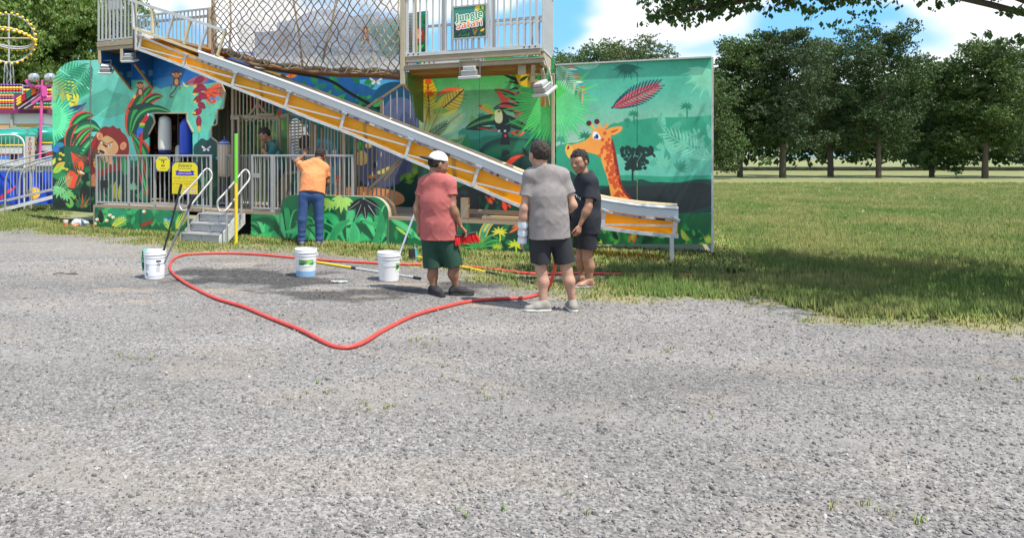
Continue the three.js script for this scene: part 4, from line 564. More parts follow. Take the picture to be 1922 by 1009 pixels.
{ // deck with its skirt boards and the rounded counter
  const t = rt('ride_deck', 'low tan deck with printed green skirt boards along the front', 'deck'), uL = U(177, 0), uR = U(1012, 0);
  mesh('floor', bb(uL, uR, 0.49, DECK, -2.5, -0.02), mat(lin(0.40, 0.33, 0.25), 0.8, { map: scuff, bumpMap: bumpFine, bumpScale: 0.002 }), t);
  mesh('front_edge', bb(uL, uR, 0.5, DECK + 0.004, -0.02, 0.0), M.tan, t); mesh('front_edge', bb(uL - 0.03, uL, 0.05, DECK, -0.6, 0.01), M.tan, t);
  const sk = (x0, x1, b = 0.035) => { const a = [[U(x0, 0), b], [U(x0, 0), 0.5], [U(x1, 0), 0.5], [U(x1, 0), b]]; mesh('skirt_board', mSkirt.board(a, [], 0.025, true), mSkirt.done(), t); };
  sk(177, 262); sk(263, 349); sk(471, 527); sk(728, 850); sk(851, 1010);
  mesh('underframe', merge([bb(uL + 0.1, uR - 0.1, 0.38, 0.47, -0.5, -0.4), bb(uL + 0.1, uR - 0.1, 0.38, 0.47, -2.2, -2.1), bb(U(400, 0), U(465, 0), 0.02, 0.47, -0.5, -0.47)]), M.black, t);
  const h0 = U(527, 0.02), h1 = U(729, 0.02), top = yAt(620, 367, 0.02), r = 0.3; const s = [[h0, 0.035], [h0, top - r]]; for (let i = 1; i <= 8; i++) { const a = Math.PI - i / 8 * Math.PI / 2; s.push([h0 + r + r * Math.cos(a), top - r + r * Math.sin(a)]); } for (let i = 0; i <= 8; i++) { const a = Math.PI / 2 - i / 8 * Math.PI / 2; s.push([h1 - r + r * Math.cos(a), top - r + r * Math.sin(a)]); } s.push([h1, 0.035]);
  const sv = mSkirt.v; mSkirt.v = 0.03; mesh('counter_front', mSkirt.board(s, [], 0.02, true), mSkirt.done(), t); mSkirt.v = sv;
  const sh = new THREE.Shape(s.map((p) => new THREE.Vector2(p[0], p[1]))), cg = new THREE.ExtrudeGeometry(sh, { depth: 0.42, bevelEnabled: false }).translate(0, 0, -0.412); mesh('counter', cg, M.tanLight, t);
  for (const x of [527, 728]) mesh('joint_strip', bb(U(x, 0) - 0.006, U(x, 0) + 0.006, 0.035, x > 700 ? 0.4 : 0.5, 0.031, 0.036), M.galvDark, t); settle(t);
}
// fences on the deck edge
function fence(name, label, x0, x1, v, n, o = {}) {
  const t = rt(name, label, o.cat || 'fence', 'grey metal fences on the deck'), a = U(x0, v), b = U(x1, v), y0 = DECK + 0.06, y1 = 1.63;
  mesh('top_rail', bb(a, b, y1 - 0.02, y1 + 0.02, v - 0.02, v + 0.02, 0.006), M.galv, t); mesh('bottom_rail', bb(a, b, y0 - 0.02, y0 + 0.02, v - 0.02, v + 0.02, 0.006), M.galv, t);
  for (const u of [a + 0.022, b - 0.022, ...(o.posts || []).map((x) => U(x, v))]) mesh('post', box(0.044, y1 - DECK + 0.004, 0.044, 0, 0, 0, 0.006), M.galv, t, [u, (y1 + DECK) / 2, v]);
  pales(t, 'baluster', steps(a, b, n + 2).slice(1, -1), y0 + 0.02, y1 - 0.02, v, 0.02, M.galv);
  if (o.extra) o.extra(t, v); return settle(t);
}
fence('metal_fence', 'grey metal fence in front of the lion, carrying the yellow signs', 180, 397, 0.0 - 0.03, 25, { posts: [241, 290], extra: (t, v) => { mesh('latch_box', merge([bb(U(189, v), U(203, v), yAt(190, 352, v), yAt(190, 338, v), v - 0.015, v + 0.015)]), M.black, t); } });
fence('metal_fence', 'grey metal fence behind the tan ribbed bag and green pole', 409, 476, -0.9, 7);
fence('metal_gate', 'grey metal gate with latch plate right of the steps', 472, 512, -0.03, 4, { cat: 'gate', extra: (t, v) => mesh('latch_plate', bb(U(474, v), U(487, v), yAt(480, 333, v), yAt(480, 325, v), v - 0.01, v + 0.012), M.galv, t) });
fence('metal_fence', 'grey metal fence right of the gate, behind the man in orange', 513, 664, -0.06, 17, { posts: [560] });

{ // entrance steps with looped handrails
  const t = rt('entrance_steps', 'grey metal three-step entrance stairs with looped tube handrails', 'stairs'), a = U(367, 0.42), b = U(437, 0.42);
  for (let i = 0; i < 3; i++) { const y = 0.165 * (3 - i) + 0.01, v = 0.28 * i + 0.02;
    mesh('tread', bb(a, b, y - 0.03, y, v, v + 0.30, 0.006), M.galv, t); mesh('riser', bb(a + 0.02, b - 0.02, y - 0.155, y - 0.032, v + 0.265, v + 0.275), M.greyPaint, t);
    for (const q of [a + 0.032, (a + b) / 2, b - 0.032]) mesh('riser_frame', bb(q - 0.012, q + 0.012, y - 0.155, y - 0.032, v + 0.276, v + 0.288), M.galv, t); }
  const st = (u0) => { const s = new THREE.Shape([[0.0, 0.5], [0.0, 0.3], [0.62, 0.0], [0.9, 0.0], [0.9, 0.12], [0.3, 0.5]].map((p) => new THREE.Vector2(...p))); return new THREE.ExtrudeGeometry(s, { depth: 0.012, bevelEnabled: false }).rotateY(-Math.PI / 2).translate(u0, 0.005, 0); };
  mesh('stringer', st(a - 0.002), M.galv, t); mesh('stringer', st(b + 0.014), M.whitePaint, t);
  const loop = (pts, v0, v1, posts) => { const q = pts.map(([x, y, k]) => P3(x, y, lerp(v0, v1, k))); const m = mesh('handrail', tube(q, 0.021, true, 90, 9, 0.4), M.galv, t); posts.forEach(([x, y, k, yb]) => { const v = lerp(v0, v1, k), p = P(x, y, v); mesh('post', rod([p[0], yb, v], [p[0], p[1], v], 0.02), M.galv, m); }); };
  loop([[336, 385, 1], [337, 372, 1], [350, 358, 0.85], [370, 336, 0.4], [384, 319, 0.1], [391, 317, 0], [397, 325, 0], [396, 337, 0.05], [382, 355, 0.35], [362, 380, 0.8], [350, 394, 0.98], [341, 394, 1]], 0.04, 0.9, [[353, 356, 0.92, 0.01], [381, 322, 0.2, 0.4]]);
  loop([[408, 386, 1], [409, 376, 1], [420, 364, 0.85], [440, 341, 0.4], [456, 321, 0.1], [463, 319, 0], [468, 327, 0], [467, 338, 0.05], [453, 356, 0.35], [434, 382, 0.8], [422, 396, 0.98], [412, 396, 1]], 0.04, 0.9, [[425, 358, 0.92, 0.01], [453, 325, 0.2, 0.4]]);
  settle(t);
}
{ // height pole
  const p = onGround(443, 458), t = thing('height_pole', 'upright pole, lime green above and yellow below, beside the steps', 'pole', p), h = (458 - 253) / 1300 * -p[2], k = (458 - 343) / 1300 * -p[2];
  mesh('yellow_section', rod([0, 0.03, 0], [0, k, 0], 0.031, 0.031, 16), M.yellowPaint, t); mesh('green_section', rod([0, k + 0.001, 0], [0, h, 0], 0.033, 0.033, 16), M.limePaint, t); mesh('foot', rod([0, 0, 0], [0, 0.035, 0], 0.042, 0.04, 16), M.yellowPaint, t); mesh('cap', rod([0, h, 0], [0, h + 0.02, 0], 0.036, 0.03, 16), M.limePaint, t);
}
// yellow signs hung on the fence
function yellowSign(name, label, x0, x1, y0, y1, draw, border) {
  const v = 0.012, t = rt(name, label, 'sign'), a = U(x0, v), b = U(x1, v), h0 = yAt((x0 + x1) / 2, y1, v), h1 = yAt((x0 + x1) / 2, y0, v), W = 420, H = Math.round(W * (h1 - h0) / (b - a)), [c, g] = canvas(W, H);
  g.fillStyle = '#e6d512'; g.fillRect(0, 0, W, H); g.textAlign = 'center'; draw(g, W, H);
  mesh('backing', bb(a - border, b + border, h0 - border, h1 + border, v - 0.012, v), border > 0.01 ? M.black : M.greyPaint, t);
  mesh('face', new THREE.PlaneGeometry(b - a, h1 - h0).translate((a + b) / 2, (h0 + h1) / 2, v + 0.004), mat('#ffffff', 0.45, { map: ctex(c) }), t); settle(t);
}
const corners = (g, W, H, s) => { g.fillStyle = '#3a55a0'; for (const [x, y, i, j] of [[0, 0, 1, 1], [W, 0, -1, 1], [0, H, 1, -1], [W, H, -1, -1]]) { g.beginPath(); g.moveTo(x, y); g.lineTo(x + i * s, y); g.quadraticCurveTo(x + i * s * 0.35, y + j * s * 0.35, x, y + j * s); g.fill(); } };
yellowSign('ticket_sign', 'small square yellow sign with a large number 2', 293, 318, 294, 321, (g, W, H) => { corners(g, W, H, 90); g.fillStyle = '#2a3050'; g.font = 'italic bold 74px serif'; g.fillText('Powers', W / 2, 90); g.fillStyle = '#23284a'; g.font = 'bold 230px serif'; g.fillText('2', W / 2 + 6, H * 0.68); g.fillStyle = '#b98f1c'; g.font = 'bold 52px sans-serif'; g.fillText('TICKETS', W / 2, H - 40); }, 0.006);
yellowSign('rules_sign', 'large yellow rules sign with purple banner on the left fence', 323, 371, 305, 364, (g, W, H) => {
  corners(g, W, 400, 60); g.fillStyle = '#e6d512'; g.fillRect(0, 300, W, H - 300); g.fillStyle = '#2c3a52'; g.font = 'italic bold 62px serif'; g.fillText('Powers', W / 2, 62); g.font = 'bold 16px sans-serif'; g.fillText('GREAT AMERICAN MIDWAYS', W / 2, 86);
  g.fillStyle = '#3a2fa8'; g.beginPath(); g.moveTo(50, 118); g.lineTo(110, 96); g.lineTo(110, 118); g.lineTo(310, 118); g.lineTo(310, 96); g.lineTo(372, 118); g.lineTo(350, 142); g.lineTo(372, 166); g.lineTo(310, 176); g.lineTo(110, 176); g.lineTo(50, 166); g.lineTo(72, 142); g.fill(); g.fillStyle = '#e8b8d8'; g.font = 'bold 30px sans-serif'; g.fillText('JUNGLE SAFARI', W / 2, 158);
  g.fillStyle = '#a08a2a'; g.font = 'bold 40px sans-serif'; g.fillText('YOU MUST BE 36" TO RIDE', W / 2, 222, 390); for (let i = 0; i < 3; i++) g.fillRect(30, 236 + i * 14, 360 - 20 * i, 5); g.fillStyle = '#c43a1e'; g.font = 'bold 30px sans-serif'; g.fillText('NO SMOKING, FOOD OR DRINKS', W / 2, 300, 390); g.fillRect(170, 315, 1.5, 150); g.font = 'bold 18px sans-serif'; g.fillText('FOR YOUR SAFETY', 300, 328);
  g.fillStyle = '#a39024'; for (let i = 0; i < 12; i++) g.fillRect(16, 318 + i * 13, 120 + (i * 29) % 30, 4); for (let i = 0; i < 10; i++) { const x = 196 + (i % 5) * 46, y = 365 + Math.floor(i / 5) * 52; g.fillStyle = '#f2e8e0'; g.beginPath(); g.arc(x, y, 17, 0, 7); g.fill(); g.strokeStyle = '#c43a4a'; g.lineWidth = 4; g.stroke(); g.fillStyle = '#30303a'; g.fillRect(x - 5, y - 8, 10, 15); } g.fillStyle = '#3a2a1a'; g.font = 'bold 16px sans-serif'; g.fillText('Thank you', 290, 466);
}, 0.014);

{ // timber kerb where the slide riders step off
  const t = rt('timber_barrier', 'tan timber post and low boards on the deck beneath the slide', 'barrier'), v = -0.3;
  mesh('post', bb(U(866, v), U(880, v), DECK + 0.001, yAt(873, 371, v), v - 0.07, v + 0.05, 0.008), M.tanLight, t); mesh('board', bb(U(881, -0.55), U(1000, -0.55), DECK + 0.06, DECK + 0.14, -0.6, -0.55, 0.006), M.tanLight, t); mesh('board', bb(U(905, -0.3), U(1008, -0.3), DECK + 0.001, DECK + 0.05, -0.36, -0.3, 0.006), M.cream, t); mesh('end_block', bb(U(882, -0.5), U(908, -0.5), DECK + 0.001, DECK + 0.058, -0.54, -0.46), M.galvDark, t); settle(t); }
// bags hanging in the doorway and by the fence
function bag(label, x, y0, y1, w, v, m, o = {}) {
  const t = rt('punching_bag', label, 'punching bag', 'hanging punching bags'), u = U(x, v), h1 = yAt(x, y0, v), h0 = yAt(x, y1, v), k = w / 2 * 1300 ** -1 * (-RZ * RC - v) / (RS * (x - CX) / FOCAL + RC), L = h1 - h0;
  mesh('bag', lathe([[0.001, 0], [k * 0.55, 0.005], [k * 0.9, L * 0.05], [k, L * 0.14], [k * 1.0, L * 0.5], [k * 0.98, L * 0.82], [k * (o.taper || 0.85), L * 0.93], [k * 0.45, L * 0.99], [0.001, L]]), m, t, [u, h0, v]);
  mesh('strap', rod([u, h1 - 0.02, v], [u, o.hang || h1 + 0.35, v], 0.012), M.galvDark, t);
  if (o.base) mesh('band', lathe([[k * 0.6, 0], [k * 0.95, 0.03], [k * 1.01, 0.08]]), o.base, t, [u, h0 - 0.012, v]);
  if (o.top) mesh('cap', lathe([[k * 0.97, -0.05], [k * 0.8, 0.0], [k * 0.4, 0.05], [0.001, 0.06]]), o.top, t, [u, h1 - 0.05, v]);
  if (o.ribs) { for (let i = 0; i < 14; i++) { const a = i / 14 * 6.283; mesh('rib', rod([u + Math.cos(a) * k * 0.99, h0 + L * 0.1, v + Math.sin(a) * k * 0.99], [u + Math.cos(a) * k * 0.97, h0 + L * 0.86, v + Math.sin(a) * k * 0.97], 0.008, 0.008, 5), o.ribs, t); } mesh('stand', rod([u, DECK, v], [u, h0 + 0.05, v], 0.025), M.galvDark, t); mesh('stand_base', rod([u, DECK, v], [u, DECK + 0.03, v], 0.14, 0.13, 16), M.black, t); }
  settle(t);
}
const blueVinyl = mat(lin(0.02, 0.07, 0.55), 0.35), whiteVinyl = mat(lin(0.72, 0.69, 0.62), 0.5);
bag('cream cylindrical bag hanging left of the blue one in the doorway', 309, 217, 287, 25, -1.27, whiteVinyl, { base: mat(lin(0.03, 0.04, 0.22), 0.5) });
bag('bright blue bag hanging in the right of the doorway', 349, 222, 296, 25, -1.26, blueVinyl, { taper: 0.7 });
bag('small pale bag hanging low between the cream and blue bags', 334, 272, 322, 12, -1.5, whiteVinyl, { hang: 3.4 });
bag('ribbed tan bag with blue cap behind the fence beside the green pole', 421, 262, 333, 24, -0.98, mat(lin(0.66, 0.53, 0.40), 0.5), { top: mat(lin(0.03, 0.12, 0.55), 0.4), ribs: mat(lin(0.46, 0.33, 0.23), 0.6), hang: 2.05 });

{ // cave curtain of hanging strips left of the cage
  const t = rt('strip_curtain', 'tall dark curtain of hanging tan strips beside the jagged wall edge', 'curtain'), v = -1.75; const m1 = mat(lin(0.20, 0.155, 0.12), 0.8), m2 = mat(lin(0.13, 0.10, 0.08), 0.8);
  const g = new THREE.BoxGeometry(0.05, 2.75, 0.012); steps(U(399, v), U(446, v), 13).forEach((u, i) => mesh('strip', g, i % 2 ? m1 : m2, t, [u, 1.95, v - 0.02 * (i % 3)], [0, 0.3 * Math.sin(i * 2.1), 0])); mesh('header', bb(U(397, v), U(448, v), 3.3, 3.38, v - 0.05, v + 0.05), M.tan, t); settle(t);
}
{ // cage of bars with tan frame
  const t = rt('bar_cage', 'tan framed cage of thin vertical bars around the climbing area', 'cage'), v = -0.72;
  const beam = (xa, ya, xb, yb, w = 0.06, vv = v) => mesh('beam', bar(P3(xa, ya, vv), P3(xb, yb, vv), 0.06, w), M.tan, t);
  const post = (x, yt, w = 0.05, vv = v, m = M.tan) => mesh('post', bb(U(x, vv) - w / 2, U(x, vv) + w / 2, DECK + 0.001, yAt(x, yt, vv), vv - w / 2, vv + w / 2, 0.006), m, t);
  post(437, 160, 0.055); post(448, 217, 0.05, v + 0.08); post(525, 217, 0.04); post(541, 214, 0.04, v + 0.06); post(586, 230, 0.035); post(592, 234, 0.05, v + 0.07, M.tanLight); post(604, 240, 0.04); post(646, 248, 0.06, v + 0.12, M.tanLight); post(655, 252, 0.035); post(667, 256, 0.06, v + 0.1); 
  beam(434, 219, 527, 220, 0.075); beam(524, 220, 545, 214, 0.07); beam(545, 214, 600, 222, 0.05); beam(434, 222, 450, 222, 0.05, v + 0.08); beam(484, 160, 484, 216, 0.05); beam(484, 196, 468, 216, 0.035); beam(486, 196, 503, 216, 0.035); beam(484, 215, 515, 215, 0.045, v + 0.05);
  const R = rng(3), bm = [M.tanLight, M.galv, M.tanLight];
  const thin = (x0, x1, n, yt, yb = null, vv = v) => { for (let i = 0; i < n; i++) { const x = lerp(x0, x1, i / (n - 1)), y1 = typeof yt === 'function' ? yAt(x, yt(x), vv) : yAt(x, yt, vv), y0 = yb === null ? DECK + 0.001 : yAt(x, yb, vv); mesh('bar', new THREE.CylinderGeometry(0.014, 0.014, y1 - y0, 7), bm[Math.floor(R() * 3)], t, [U(x, vv), (y0 + y1) / 2, vv]); } };
  const sl = (x) => 150 + (x - 420) * 0.40; thin(443, 512, 11, (x) => sl(x) - 4, 216, v - 0.02); thin(455, 520, 10, 221); thin(546, 582, 6, 224); thin(610, 640, 6, (x) => sl(x)); thin(674, 740, 9, (x) => 250 + (x - 674) * 0.5, null, v - 0.1);
  const zig = []; for (let i = 0; i < 12; i++) zig.push(bar(P3(450 + i * 6.3, i % 2 ? 222 : 228, v), P3(456.3 + i * 6.3, i % 2 ? 228 : 222, v), 0.012)); mesh('zigzag_trim', merge(zig), M.galv, t);
  for (const [xa, ya, xb, yb] of [[689, 358, 752, 300], [722, 338, 752, 302], [520, 396, 545, 360], [530, 326, 562, 322], [534, 326, 534, 372]]) mesh('brace', bar(P3(xa, ya, -0.5), P3(xb, yb, -0.5), 0.035, 0.05), M.tan, t);
  settle(t);
}
{ // small stair railing below the balcony post
  const t = rt('stair_railing', 'peaked tan stair railing with white bars before the grey elephant print', 'railing'), v = -1.7;
  mesh('rail', bar(P3(682, 206, v), P3(756, 157, v), 0.04, 0.05), M.tan, t); mesh('rail', bar(P3(756, 157, v), P3(780, 178, v), 0.04, 0.05), M.orangeWood, t); mesh('rail', bar(P3(780, 178, v), P3(787, 208, v), 0.04, 0.05), M.orangeWood, t); for (const [x, y] of [[719, 182], [733, 175], [745, 168], [758, 160], [770, 170], [779, 180]]) mesh('bar', rod(P3(x, 245, v), P3(x, y, v), 0.013), M.greyPaint, t); mesh('rail', bar(P3(716, 182, v), P3(716, 244, v), 0.04), M.tan, t); settle(t);
}

// ---------------------------------------------------------------- slide
{
  const t = rt('giant_slide', 'long white and orange slide running down across the ride', 'slide');
  const LOW = [[256, 93], [335, 123], [426, 161], [530, 203], [580, 224], [661, 255], [764, 300], [851, 337], [891, 353], [974, 389], [1050, 411], [1123, 429], [1200, 440], [1275, 447]], TOPY = [[256, 47], [375, 95], [562, 160], [861, 276], [985, 326], [1060, 351], [1125, 370], [1200, 382], [1275, 388]];
  const cv = (list) => new THREE.CatmullRomCurve3(list.map(([x, y]) => { const p = P(x, y, 0); return new THREE.Vector3(p[0], p[1], 0); }), false, 'catmullrom', 0.3);
  const lo = cv(LOW), hi = cv(TOPY), N = 60;
  const atU = (c, u) => { let a = 0, b = 1; for (let i = 0; i < 24; i++) { const m = (a + b) / 2; c.getPoint(m).x < u ? a = m : b = m; } return c.getPoint((a + b) / 2).y; };
  const u0 = U(257, 0), u1 = U(1274, 0), L = (u) => atU(lo, u), Hh = (u) => atU(hi, u);
  const sheet = (f, n, m, ua = u0, ub = u1, nu = N) => { const pos = [], idx = [], uv = []; for (let i = 0; i <= nu; i++) { const u = lerp(ua, ub, i / nu); for (let k = 0; k <= n; k++) { const [y, v] = f(u, k / n); pos.push(u, y, v); uv.push(u, k / n * 0.6); } } for (let i = 0; i < nu; i++) for (let k = 0; k < n; k++) { const a = i * (n + 1) + k, b = a + n + 1; idx.push(a, b, a + 1, b, b + 1, a + 1); } const g = new THREE.BufferGeometry(); g.setAttribute('position', new THREE.Float32BufferAttribute(pos, 3)); g.setAttribute('uv', new THREE.Float32BufferAttribute(uv, 2)); g.setIndex(idx); g.computeVertexNormals(); return g; };
  const closed = (pts) => (u, k) => { const s = pts(u), n = s.length, f = k * n, i = Math.floor(f) % n, j = (i + 1) % n, q = f - Math.floor(f); return [lerp(s[i][0], s[j][0], q), lerp(s[i][1], s[j][1], q)]; };
  const SH = 0.17, Wd = 0.5, start = U(373, 0);
  const sw = (u) => [[Hh(u), 0.035], [Hh(u) - 0.03, 0.045], [Hh(u) - 0.05, 0.012], [Hh(u) - SH, 0.0], [Hh(u) - SH, -0.03], [Hh(u) - 0.05, -0.03], [Hh(u), -0.05]];
  const flat = (g) => { g = g.toNonIndexed(); g.computeVertexNormals(); return g; };
  mesh('side_wall', flat(sheet(closed(sw), 7, 0, start)), mat(lin(0.60, 0.62, 0.66), 0.4), t);
  mesh('side_wall', flat(sheet(closed((u) => sw(u).map(([y, v]) => [y - 0.02, -Wd - v])), 7, 0, start)), mat(lin(0.66, 0.60, 0.48), 0.5), t);
  mesh('hand_edge', flat(sheet(closed((u) => [[Hh(u) - 0.018, -Wd + 0.04], [Hh(u) + 0.012, -Wd + 0.03], [Hh(u) + 0.012, -Wd - 0.05], [Hh(u) - 0.018, -Wd - 0.05]]), 4, 0, start)), M.cream, t);
  // orange fibreglass chute in sections
  const orange = new THREE.MeshPhysicalMaterial({ color: lin(0.98, 0.49, 0.008), roughness: 0.6, side: THREE.DoubleSide, transmission: 0.4, thickness: 0 }), band = mat(lin(0.50, 0.24, 0.02), 0.5);
  const trough = (g) => (u, k) => { const a = k * Math.PI, ht = Hh(u) - SH - 0.015, dp = ht - L(u) - 0.01; return [ht - Math.pow(Math.sin(a), 0.55) * (dp + g), -Wd / 2 + (Wd / 2 - 0.07 + g) * Math.cos(a)]; };
  const cuts = [257, 345, 437, 537, 640, 765, 890, 1010, 1132, 1274].map((x) => U(x, 0));
  for (let i = 0; i < cuts.length - 1; i++) mesh('chute_section', sheet(trough(0), 22, 0, cuts[i] + 0.004, cuts[i + 1] - 0.004, 10), orange, t);
  for (const x of [486, 682, 850, 1030]) { const u = U(x, 0); mesh('chute_joint', sheet(trough(0.006), 18, 0, u - 0.035, u + 0.035, 2), band, t); }
  // white frame
  mesh('bottom_rail', flat(sheet(closed((u) => [[L(u) + 0.055, 0.02], [L(u), 0.02], [L(u), -0.03], [L(u) + 0.055, -0.03]]), 4, 0)), M.whitePaint, t);
  mesh('bottom_rail', flat(sheet(closed((u) => [[L(u) + 0.055, -Wd], [L(u), -Wd], [L(u), -Wd - 0.05], [L(u) + 0.055, -Wd - 0.05]]), 4, 0)), M.whitePaint, t);
  const mid = (u) => Hh(u) - SH - 0.03; const upper = sheet(closed((u) => [[mid(u) + 0.02, 0.012], [mid(u) - 0.02, 0.012], [mid(u) - 0.02, -0.025], [mid(u) + 0.02, -0.025]]), 4, 0); mesh('upper_rail', flat(upper), M.galv, t);
  const nrm = (u) => { const s = (L(u + 0.1) - L(u - 0.1)) / 0.2; return -s; };
  const stU = [[262, 0], [345, 0], [437, 0], [537, 0], [641, 0], [763, 0], [890, 0], [1010, 0], [1133, 0], [1268, 0]].map(([x]) => U(x, 0));
  const strutTop = (u) => { const h = mid(u) - L(u), k = nrm(u); return [u + h * k * 0.55, 0, 0]; };
  stU.forEach((u, i) => { const tp = strutTop(u)[0]; const a = [u - 0.02, L(u) + 0.03, 0.012], b = [tp, mid(tp), 0.012]; mesh('strut', bar(a, b, 0.05, 0.03, [0, 0, 1]), M.whitePaint, t); mesh('clamp', box(0.12, 0.05, 0.05, 0, 0, 0, 0.008), M.galv, t, [tp, mid(tp) + 0.01, 0.02], [0, 0, -0.38]);
    if (i < stU.length - 1) { const n = stU[i + 1], nt = strutTop(n)[0], p = [lerp(a[0], b[0], 0.2), lerp(a[1], b[1], 0.2), 0.006], q = [lerp(n, nt, 0.68), lerp(L(n), mid(nt), 0.68), 0.006]; mesh('diagonal_strip', bar(p, q, 0.028, 0.01, [0, 0, 1]), M.whitePaint, t); } });
  { const R = rng(19), cs = [M.galvDark, M.whitePaint, mat(lin(0.05, 0.08, 0.22), 0.5), M.galv, M.black]; let u = start + 0.1; while (u < u1 - 0.2) { const w = 0.03 + 0.09 * R(), k = (L(u + 0.1) - L(u - 0.1)) / 0.2; mesh('hardware_plate', box(w, 0.022 + 0.02 * R(), 0.012), cs[Math.floor(R() * 5)], t, [u, mid(u) + 0.012 * (R() - 0.5), 0.016], [0, 0, Math.atan(k)]); u += w + 0.02 + 0.1 * R(); } }
  mesh('end_plate', bb(u0 - 0.05, u0, L(u0), Hh(u0) - 0.05, -Wd, 0.02), M.whitePaint, t);
  for (const x of [1040, 1262]) { const u = U(x, 0); for (const v of [-0.005, -Wd - 0.02]) if (x > 1100) mesh('support_leg', bb(u - 0.025, u + 0.025, 0.0, L(u) + 0.01, v - 0.025, v + 0.025, 0.006), M.whitePaint, t); }
  // safety frame at the top
  const fv = -0.02, F = (x, y) => P3(x, y, fv), ups = [[249, 4, 250, 52], [285, 14, 286, 62], [326, 27, 312, 72], [357, 39, 345, 83], [389, 51, 373, 96], [423, 58, 408, 104]];
  mesh('frame_rail', bar(F(245, 0), F(424, 58), 0.055, 0.06), M.whitePaint, t); mesh('frame_rail', bar(F(249, 52), F(374, 97), 0.05, 0.05), M.cream, t);
  ups.forEach(([a, b, c, d], i) => { mesh('frame_upright', bar(F(a, b), F(c, d), 0.045, 0.05, [0, 0, 1]), i === 1 || i === 3 || i === 5 ? M.cream : M.whitePaint, t); if (i < 4) { const n = ups[i + 1], s = new THREE.Shape([[a, b], [n[0], n[1]], [n[2], n[3]], [c, d]].map((q) => new THREE.Vector2(...P(q[0], q[1], fv)))); mesh('pane', new THREE.ShapeGeometry(s).translate(0, 0, fv - 0.01), M.glass, t); } });
  settle(t);
}

// ---------------------------------------------------------------- left platform
{
  const t = rt('slide_platform', 'high left platform with grey pale railing where the slide begins', 'platform'), a = U(181, 0), b = U(248, 0), y0 = yAt(181, 95, 0), y1 = yAt(181, 79, 0);
  mesh('front_beam', bb(a, b, y0 + 0.075, y1, -0.1, 0.0, 0.006), M.tan, t); mesh('front_beam', bb(a, b, y0, y0 + 0.07, -0.1, -0.012, 0.006), M.tan, t);
  mesh('side_beam', bb(b - 0.06, b, y0, y1, -1.9, -0.11), M.tan, t); mesh('side_beam', bb(a, a + 0.06, y0, y1, -1.9, -0.11), M.tan, t);
  mesh('floor', bb(a - 0.0, U(392, -1.6), y1 - 0.06, y1 - 0.01, -1.95, -0.12), M.orangeWood, t);
  mesh('rear_beam', bb(a, U(395, -1.9), y0, y1 + 0.1, -2.0, -1.96), M.tan, t);
  const rl = y1 + 0.02, rh = 5.05; mesh('bottom_rail', bb(a, b, rl, rl + 0.04, -0.06, -0.02), M.greyPaint, t); mesh('top_rail', bb(a, b, rh, rh + 0.04, -0.06, -0.02), M.greyPaint, t); mesh('mid_rail', bb(U(200, 0), U(222, 0), yAt(210, 17, 0), rh, -0.05, -0.03), M.greyPaint, t);
  pales(t, 'baluster', steps(a + 0.02, b - 0.02, 10), rl + 0.04, rh, -0.04, 0.035, M.greyPaint); mesh('corner_post', bb(b - 0.05, b + 0.02, y0 + 0.02, rh + 0.05, -0.125, -0.065), M.tanLight, t);
  // rear railing
  const rv = -1.9, ra = U(250, rv), rb = U(396, rv), q0 = y1 + 0.12; pales(t, 'rear_baluster', steps(ra, rb - 0.1, 21), q0, rh, rv, 0.026, M.galv); mesh('rear_rail', bb(ra, rb, rh, rh + 0.04, rv - 0.02, rv + 0.02), M.galv, t); mesh('rear_rail', bb(ra, rb, yAt(380, 33, rv), yAt(380, 28, rv), rv - 0.045, rv - 0.015), M.galv, t); mesh('rear_rail', bb(ra, rb, q0 - 0.05, q0, rv - 0.02, rv + 0.02), M.tan, t); mesh('rear_post', bb(rb - 0.05, rb + 0.02, 3.3, rh, rv - 0.04, rv + 0.04), M.tanLight, t);
  // blue bracket sides under the floor
  const [c, g] = canvas(256, 128); g.fillStyle = '#1c5690'; g.fillRect(0, 0, 256, 128); const R = rng(6); g.fillStyle = '#5f93b0'; for (const [cx, cy, s] of [[70, 70, 1], [180, 62, 0.8], [130, 100, 0.6]]) for (let i = 0; i < 16; i++) { g.beginPath(); g.ellipse(cx + (R() - 0.5) * 80 * s, cy + (R() - 0.5) * 16, 14 * s, 6 * s, 0, 0, 7); g.fill(); } const bm = mat('#ffffff', 0.4, { map: ctex(c) });
  for (const u of [a + 0.05, U(226, 0)]) { const s = new THREE.Shape([[0, y0], [0, y0 - 0.28], [-0.38, y0 - 0.28], [-0.99, y0 - 0.75], [-0.99, y0]].map((p) => new THREE.Vector2(-p[0], p[1]))); const gm = new THREE.ExtrudeGeometry(s, { depth: 0.03, bevelEnabled: false }); const uv = gm.attributes.uv, p = gm.attributes.position; for (let i = 0; i < p.count; i++) uv.setXY(i, p.getX(i) / 1.5, (p.getY(i) - y0 + 0.9) / 0.95); gm.rotateY(Math.PI / 2).translate(u, 0, -0.04); const k = mesh('bracket_side', gm, bm, t); mesh('trim', bar([u + 0.015, y0 - 0.285, -0.42], [u + 0.015, y0 - 0.76, -1.03], 0.045, 0.03), M.orangeWood, k); mesh('front_post', bb(u - 0.015, u + 0.045, y0 - 0.28, y0 - 0.001, -0.035, 0.0), M.tanLight, t); }
  settle(t);
}
